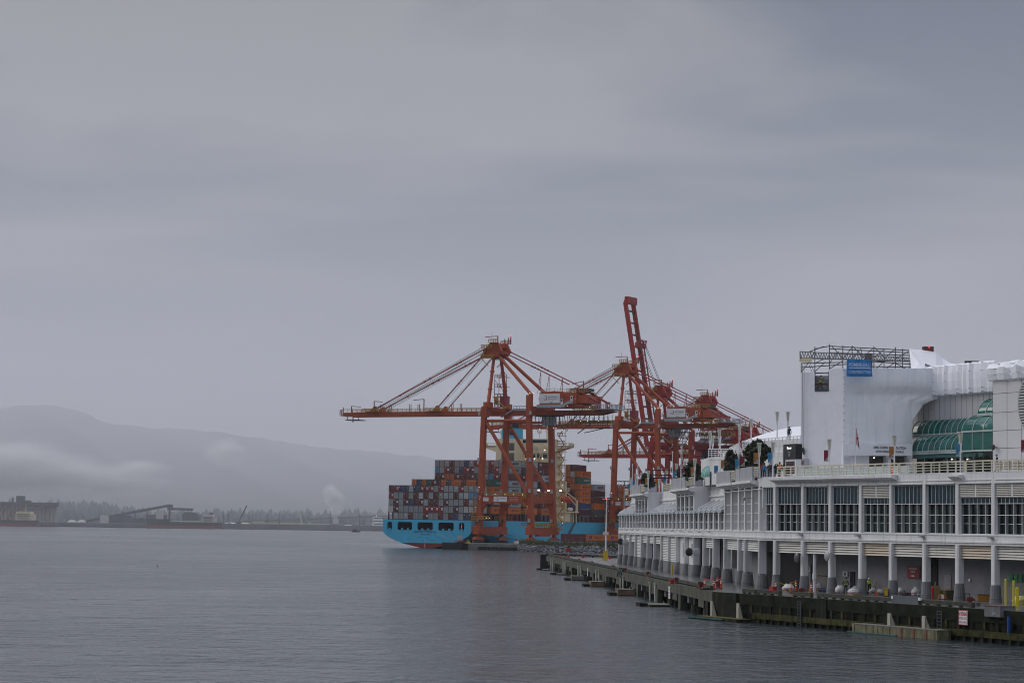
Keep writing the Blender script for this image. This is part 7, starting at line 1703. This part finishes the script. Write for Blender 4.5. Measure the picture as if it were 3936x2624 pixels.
for k in range(3): mb.box(-1.4,-.5,-.3,.3,.25+k*.3,.31+k*.3)
mb.build('steps', ypaint, t)
p = ground(2584, 2203, DK); t = thing('safety_bollard', 'short yellow safety post beside the white building columns', 'bollard', p); MB().tube((0,0,0),(0,0,1.25),.11,n=10).build('post', ypaint, t); MB().lathe(0,0,[(.11,1.25),(.08,1.32),(.01,1.34)],10).build('cap', ypaint, t)
p = ground(2630, 2196, DK); t = thing('safety_bollard', 'yellow safety post half hidden behind a column base', 'bollard', p); MB().tube((0,0,0),(0,0,1.25),.11,n=10).build('post', ypaint, t)
# delineator cones with tape
conem = mat('cone_orange', (.55,.075,.02), .5, .1); conew = mat('cone_white', (.75,.75,.73), .5, .05)
def cone(label, px, py, lean=0, h=1.15):
    p = ground(px, py, DK); t = thing('delineator_cone', label, 'traffic cone', p, 0, 'tall orange cones on the dock'); t.rotation_euler = (0, lean, 0)
    MB().lathe(0,0,[(.22,0),(.22,.07),(.15,.09)],8).build('base', blk, t); MB().lathe(0,0,[(.14,.07),(.10,h*.6),(.07,h),(.09,h+.03),(.03,h+.08)],10).build('cone', conem, t)
    for a, b, r0, r1 in ((.55,.66,.115,.105),(.74,.84,.10,.09)): MB().lathe(0,0,[(r0,h*a),(r1,h*b)],10).build('white_band', conew, t)
    return p+Vector((math.sin(lean)*h,0,h*math.cos(lean)))
ca = cone('leftmost orange cone standing on a black tyre', 2709, 2262); cb = cone('tilted orange cone in the taped group', 2745, 2264, -.07); cc = cone('orange cone behind the bollard in the taped group', 2757, 2258); cd = cone('rightmost orange cone of the left taped group', 2771, 2262)
ce = cone('orange cone beside the red box', 2981, 2273); cf = cone('orange cone in front of the white bulk bag', 3040, 2278); cg = cone('orange cone behind the white bulk bag', 3060, 2271); ch_ = cone('orange cone standing alone left of the white sack on a pallet', 3118, 2281)
def tape(label, pts, m, sag=.12):
    o_ = pts[0]; mb = MB()
    for a, b in zip(pts, pts[1:]):
        q = [a.lerp(b, k/5)-o_-Vector((0,0,sag*math.sin(math.pi*k/5))) for k in range(6)]
        for u, w in zip(q, q[1:]): mb.bar(u, w, .02, .06)
    o = mb.build('barrier_tape', m); o.location = o_; tag(o, label, 'tape')
tape('thin red tape strung over the left group of cones', [ca,cb,cc,cd], mat('tape_red', (.60,.08,.06), .6, 0)); tape('yellow tape strung between the right hand cones', [ce,cg,cf], mat('tape_yellow', (.55,.42,.03), .6, 0), .35); tape('yellow tape trailing from the single cone', [ch_, ch_+Vector((-.25,0,-.9)), ch_+Vector((-.5,-.1,-1.12))], mat('tape_yellow', (.55,.42,.03), .6, 0), .02)
mb = MB(); n = 14
for k in range(n): a0, a1 = 2*math.pi*k/n, 2*math.pi*(k+1)/n; mb.tube((.42*math.cos(a0),.42*math.sin(a0),.14),(.42*math.cos(a1),.42*math.sin(a1),.14),.14,n=6)
o = mb.build('tyre', blk); o.location = ground(2712, 2265.5, DK); tag(o, 'black tyre lying on the dock under the leftmost cone', 'tyre')
# bulk bags on the dock
def dbag(label, px, py, w, h, seed, m=bagm, top=.35, strap=True, pal=True):
    p = ground(px, py, DK); t = thing('bulk_bag', label, 'bag', p, F2.rot, 'white bulk bags on the dock'); z0 = .12 if pal else 0
    sk = lump(seed, w, w*.85, h, top).build('sack', m, t, smooth=True); sk.location.z = z0
    if strap: mb = MB(); mb.box(-w*.49,w*.49,-w*.46,w*.46,z0+h*.30,z0+h*.34); mb.box(-w*.49,w*.49,-w*.46,w*.46,z0+h*.1,z0+h*.13); mb.build('strap', strapm, t)
    return p
palm = mat('pallet_wood', (.30,.20,.10), .8, .3, 2)
def pallet(label, loc, rz, n=1, w=1.2, d=1.0, tilt=0.0, m=None):
    m = m or palm; t = thing('pallet_stack' if n > 1 else 'pallet', label, 'pallet', loc, rz); t.rotation_euler = (tilt, 0, rz)
    for k in range(n):
        mb = MB(); z = k*.145
        for i in range(7): x = -w/2+i*(w-.1)/6; mb.box(x,x+.1,-d/2,d/2,z+.115,z+.137)
        for y in (-d/2,-.05,d/2-.1): mb.box(-w/2,w/2,y,y+.1,z+.02,z+.115); mb.box(-w/2,w/2,y,y+.1,z,z+.02)
        mb.build('pallet_layer' if n > 1 else 'boards', m, t)
    return t
for lb, px, py, w, h, sd, m, top, hh in (('full white bulk bag behind the cones', 3030, 2273, 1.35, .72, 1, bagm, .5, 1), ('slumped white sack leaning right beside the roller door', 3149, 2271, 1.05, .85, 2, bagm, .3, 1), ('white bulk bag left of the worker with the harness', 3228, 2281, .95, .78, 3, bagm, .6, 1), ('low round white bag on a pallet between the workers', 3282, 2285, 1.25, .5, 4, bagm, .75, 1), ('greyish bag behind the low round white one', 3290, 2273, 1.1, .7, 5, bagdirty, .4, 1), ('grey bag right of the column beside the yellow jacket worker', 3357, 2278, .9, .6, 6, bagdirty, .45, 1), ('slumped pair of white bags with red straps left of the yellow bin', 3384, 2277, 1.0, .55, 7, bagm, .4, 1), ('round white bag just right of the yellow bin column', 3463, 2285, .95, .78, 8, bagm, .45, 1), ('tall peaked white bag with a red strap left of a column', 3521, 2288, 1.1, .95, 9, bagm, .25, 1), ('low grey bag at the foot of the peaked white bag', 3530, 2291, .7, .3, 10, bagdirty, .6, 0)): dbag(lb, px, py, w, h, sd, m, top)
for px, py, lb in ((3028,2274,'pallet under the full white bulk bag behind the cones'), (3149,2273,'pallet under the slumped white sack'), (3282,2286,'dark pallet under the low round white bag')): pallet(lb, ground(px, py, DK), F2.rot)
mb = lump(31, 1.5, 1.0, .45, .4, False); o = mb.build('tarp_heap', blk, smooth=True); o.location = ground(3497, 2289, DK); tag(o, 'black tarpaulin heap between two white bags', 'tarp')
mb = MB(); a, b = ground(3120, 2267, DK), ground(3182, 2270, DK); mb.tube((0,0,.2), b-a+Vector((0,0,.2)), .2, n=10); o = mb.build('blue_pipe', mat('pipe_blue', (.02,.08,.20), .5, .1)); o.location = a; tag(o, 'blue pipe lying behind the slumped white sack', 'pipe')
p = ground(3406, 2291, DK); t = thing('wheelie_bin', 'bright yellow bin standing against a column base', 'bin', p, R(-10)); MB().extrude([(-.16,-.17,.06),(.16,-.17,.06),(.20,-.20,.78),(-.20,-.20,.78)],(0,.36,0)).build('body', mat('bin_yellow', (.70,.42,.01), .5, .1), t); MB().box(-.23,.23,-.24,.2,.78,.86).build('lid', mat('bin_yellow', (.70,.42,.01), .5, .1), t); MB().tube((-.2,.14,.07),(.2,.14,.07),.07,n=8).build('wheel', blk, t)
mb = MB(); mb.extrude([(-.12,0,0),(.12,0,0),(.16,0,.42),(-.02,0,.5)],(0,.15,0)); o = mb.build('orange_board', orangec); o.location = ground(3366, 2286, DK); tag(o, 'small orange board lying by the yellow jacket worker', 'board')
p = ground(3584, 2302, DK); t = thing('safety_bollard', 'red safety post right of a column beside the pallets', 'bollard', p); MB().tube((0,0,0),(0,0,1.2),.14,n=10).build('post', redp, t); MB().lathe(0,0,[(.14,1.2),(.1,1.27),(.01,1.3)],10).build('cap', redp, t)
pallet('tall leaning stack of pale pallets beside the red post', ground(3601, 2300, DK)+Vector((0,.5,0)), R(-4), 9, .8, .8, R(3)); pallet('lower stack of dark worn pallets left of a column', ground(3650, 2302, DK)+Vector((0,.4,0)), R(8), 6, .95, .8, 0, mat('pallet_dark', (.09,.08,.04), .8, .3, 2))
pallet('pale pallet lying on top of the dark worn stack', ground(3652, 2302, DK)+Vector((.05,.4,.88)), R(8), 1, .8, .7)
p = ground(3621, 2303, DK); t = thing('pallet_jack', 'orange pallet machine with a paper label between the pallet stacks', 'machine', p); MB().extrude([(-.4,-.3,.08),(.42,-.3,.08),(.38,-.3,.42),(.05,-.3,.6),(-.36,-.3,.38)],(0,.55,0)).build('body', mat('machine_orange', (.35,.13,.04), .6, .2), t); MB().box(-.12,.14,-.33,-.3,.12,.5).build('label_sheet', signw, t)
for x in (-.25,.25): MB().tube((x,-.28,.08),(x,.2,.08),.08,n=8).build('wheel', blk, t)
p = ground(3619, 2285, DK); t = thing('safety_bollard', 'yellow safety post behind the leaning pallet stack', 'bollard', p); MB().tube((0,0,0),(0,0,.95),.15,n=10).build('post', ypaint, t)
p = ground(3595, 2275, DK); t = thing('safety_bollard', 'tall thin yellow post behind the leaning pallet stack', 'bollard', p); MB().tube((0,0,0),(0,0,1.75),.05,n=8).build('post', ypaint, t)
p = ground(3781, 2309, DK); t = thing('tipping_skip', 'orange yellow skip against the wall left of the last column', 'skip', p, R(-3)); sm = mat('skip_orange', (.50,.20,.015), .5, .15); MB().extrude([(-.55,0,.05),(.55,0,.05),(.55,0,.62),(-.55,0,.62)],(0,.7,0)).build('body', sm, t); MB().box(-.6,.6,-.05,.75,.62,.68).build('rim', dkst, t); MB().box(.18,.24,-.04,0,.05,.6).build('brace', sm, t)
p = ground(3715, 2308, DK); t = thing('steel_frame', 'dark open steel frame standing right of a column base', 'frame', p)
for x in (-.3,.3): MB().bar((x,0,0),(x,0,.75),.09).build('post', olive if x < 0 else dkst, t)
MB().bar((-.34,0,.72),(.34,0,.72),.09).build('top_bar', dkst, t)
# concrete box at the edge, reel and yellow posts
p = ground(3812, 2352, DK); t = thing('concrete_box', 'weathered concrete box with a rusty lid on the dock edge', 'box', P2((P2.hit(3812, 2340, .5)[0], .1, DK-.62)), P2.rot); MB().box(-1.25,1.25,-1.3,.35,0,.95).build('body', mat('box_concrete', (.16,.17,.17), .8, .3, 1.2, streak=.6, streakcol=(.08,.07,.06)), t); MB().box(-1.3,1.3,-1.35,.4,.95,1.0).build('lid', mat('lid_rust', (.16,.08,.07), .8, .4, 1.5), t); text('small_lettering', '2-1', (-.3,.37,.35), (-1,0,0), (0,0,1), .45, .25, inkw, t)
p = ground(3748, 2329, DK); t = thing('hose_reel', 'small yellow and white hose box beside the large bollard', 'box', p, F2.rot); MB().box(-.55,.3,-.2,.2,.05,.38).build('body', dkst, t); MB().box(-.2,.1,.2,.23,.08,.35).build('yellow_panel', hiv, t); MB().box(.22,.5,.18,.22,.1,.32).build('white_panel', signw, t)
for px, py, h, r, lb in ((3865, 2338, 2.65, .085, 'tall thin yellow post near the right edge'), (3896, 2331, 2.4, .10, 'tall yellow post left of the thick one'), (3910, 2331, 1.75, .16, 'thick yellow post at the right edge')): p = ground(px, py, DK); t = thing('yellow_post', lb, 'post', p); MB().tube((0,0,0),(0,0,h),r,n=10).build('post', mat('post_yellow', (.62,.55,.01), .5, .1), t); MB().lathe(0,0,[(r,h),(r*.8,h+.05),(.01,h+.07)],10).build('cap', mat('post_yellow', (.62,.55,.01), .5, .1), t)
dbag('pale yellow sack heap behind the thick yellow post', 3925, 2320, 1.6, .8, 41, mat('sack_yellow', (.55,.48,.20), .8, .2, 1.5), .6, False, False)
x, z = P2.hit(3884, 2395, .2); t = thing('blue_drum', 'blue barrel fixed to the dock wall near the right edge', 'barrel', P2((x, .35, 1.05))); MB().lathe(0,0,[(.16,0),(.17,.3),(.16,.65),(.17,1.0),(.15,1.45)],10).build('body', mat('barrel_blue', (.01,.06,.22), .5, .1), t); MB().lathe(0,0,[(.12,1.45),(.12,1.52)],10).build('cap', blk, t)
# ------------------------------------------------------------------ floating fenders along the dock
raftm = mat('raft_concrete', (.16,.16,.13), .8, .35, 1.0, streak=.7, streakcol=(.10,.09,.05)); rustm = mat('raft_rust', (.18,.12,.075), .8, .4, 1.2, streak=.7, streakcol=(.13,.05,.03)); algae = mat('algae_plank', (.11,.105,.022), .85, .4, 1.2); tealp = mat('raft_teal', (.04,.11,.11), .7, .2)
def raft(label, px, py, w, ln, h, m, small=True):
    "w out from the dock, ln along it"
    g = ground(px, py, 0); q = P1.x.dot(g-P1.o); t = thing('fender_raft', label, 'raft', P1((q, 0, 0)), P1.rot, 'floating fender rafts along the dock')
    MB().box(-.1, ln, .5, .5+w, -.3, h).build('float', m, t); MB().box(-.16, ln+.06, .44, .56+w, h, h+.08).build('deck', raftm, t)
    for x in (.3, ln-.3): MB().tube((x,.7,h),(x,.7,h+.35),.05,n=6).build('cleat', steel, t)
    if small: MB().box(1.2, ln+.6, .6+w, 1.6+w, -.2, .38).build('outrigger', wetdark, t)
    MB().box(-.13,-.1,.5,.5+w,-.05,.1).build('waterline_band', wetdark, t)
raft('dark low ring shaped log boom at the far dock corner', 2110, 2191, 1.6, 6, .12, wetdark); raft('low yellowish raft second from the far corner', 2152, 2209, 1.7, 6, .16, algae); raft('clean grey box raft third from the far corner', 2220, 2230, 2.2, 5.5, .75, raftm); raft('rust streaked box raft fourth from the far corner', 2290, 2254, 2.2, 5.5, .8, rustm); raft('rustiest box raft nearest the black hoses', 2382, 2288, 2.3, 5, .85, rustm); raft('low raft with a mossy yellow deck below the white posts', 2490, 2330, 2.6, 6, .2, algae)
g0, g1 = P2.hit(2585, 2371, 1.6)[0], P2.hit(2868, 2376, 1.6)[0]
t = thing('fender_raft', 'long low raft with yellow green deck and teal edge at the dock bend', 'raft', P2((-1.0, 0, 0)), P2.rot, 'floating fender rafts along the dock'); xa, xb = P2.hit(2868, 2374, .9)[0]+1.0, 3.4
MB().box(xa, xb, .35, 2.0, -.2, .30).build('float', wetdark, t); MB().box(xa, xb-1, .32, 1.5, .30, .36).build('deck', algae, t); MB().box(xa+3.2, xb, 2.0, 2.1, .12, .26).build('edge_tube', tealp, t)
for px in (2731.5, 2832):
    x = P2.hit(px, 2330, .6)[0]+1.0; MB().box(x-.24, x+.24, .40, .52, .36, 1.95).build('upright', mat('upright_white', (.42,.40,.33), .7, .2, 1.5, streak=.6, streakcol=(.25,.14,.08)), t)
    MB().extrude([(x-.3,.40,.36),(x-1.1,.40,.36),(x-.3,.40,1.9)],(0,.08,0)).build('bracket', raftm, t)
xa, xb = P2.hit(3602, 2420, 1.9)[0], P2.hit(3275, 2400, 1.9)[0]; t = thing('fender_pontoon', 'long stained cream pontoon with white uprights below the no trespassing sign', 'pontoon', P2((xb, 0, 0)), P2.rot)
pc = mat('pontoon_cream', (.18,.17,.10), .8, .45, .9, streak=.9, streakcol=(.045,.045,.012)); MB().box(xa-xb, 0, .4, 1.9, -.2, .82).build('float', pc, t); MB().box(xa-xb-.03, .03, .37, 1.93, .82, .9).build('deck', raftm, t)
for k in range(7): x = (xa-xb)*k/7-.3; MB().box(x-.18, x+.18, 1.9, 1.97, -.1, .82).build('rib', pc if k < 4 else mat('rib_rust', (.20,.09,.05), .8, .4, 1.5), t)
MB().box((xa-xb)*.55, .6, 1.98, 2.1, .02, .12).build('edge_tube', tealp, t)
for px in (3416, 3548.5):
    x = P2.hit(px, 2370, .9)[0]-xb; MB().box(x-.25, x+.25, .75, .9, .9, 2.05).build('upright', mat('upright_white', (.55,.53,.45)), t); MB().extrude([(x-.27,.75,.9),(x-1.0,.75,.9),(x-.27,.75,1.9)],(0,.1,0)).build('bracket', raftm, t)
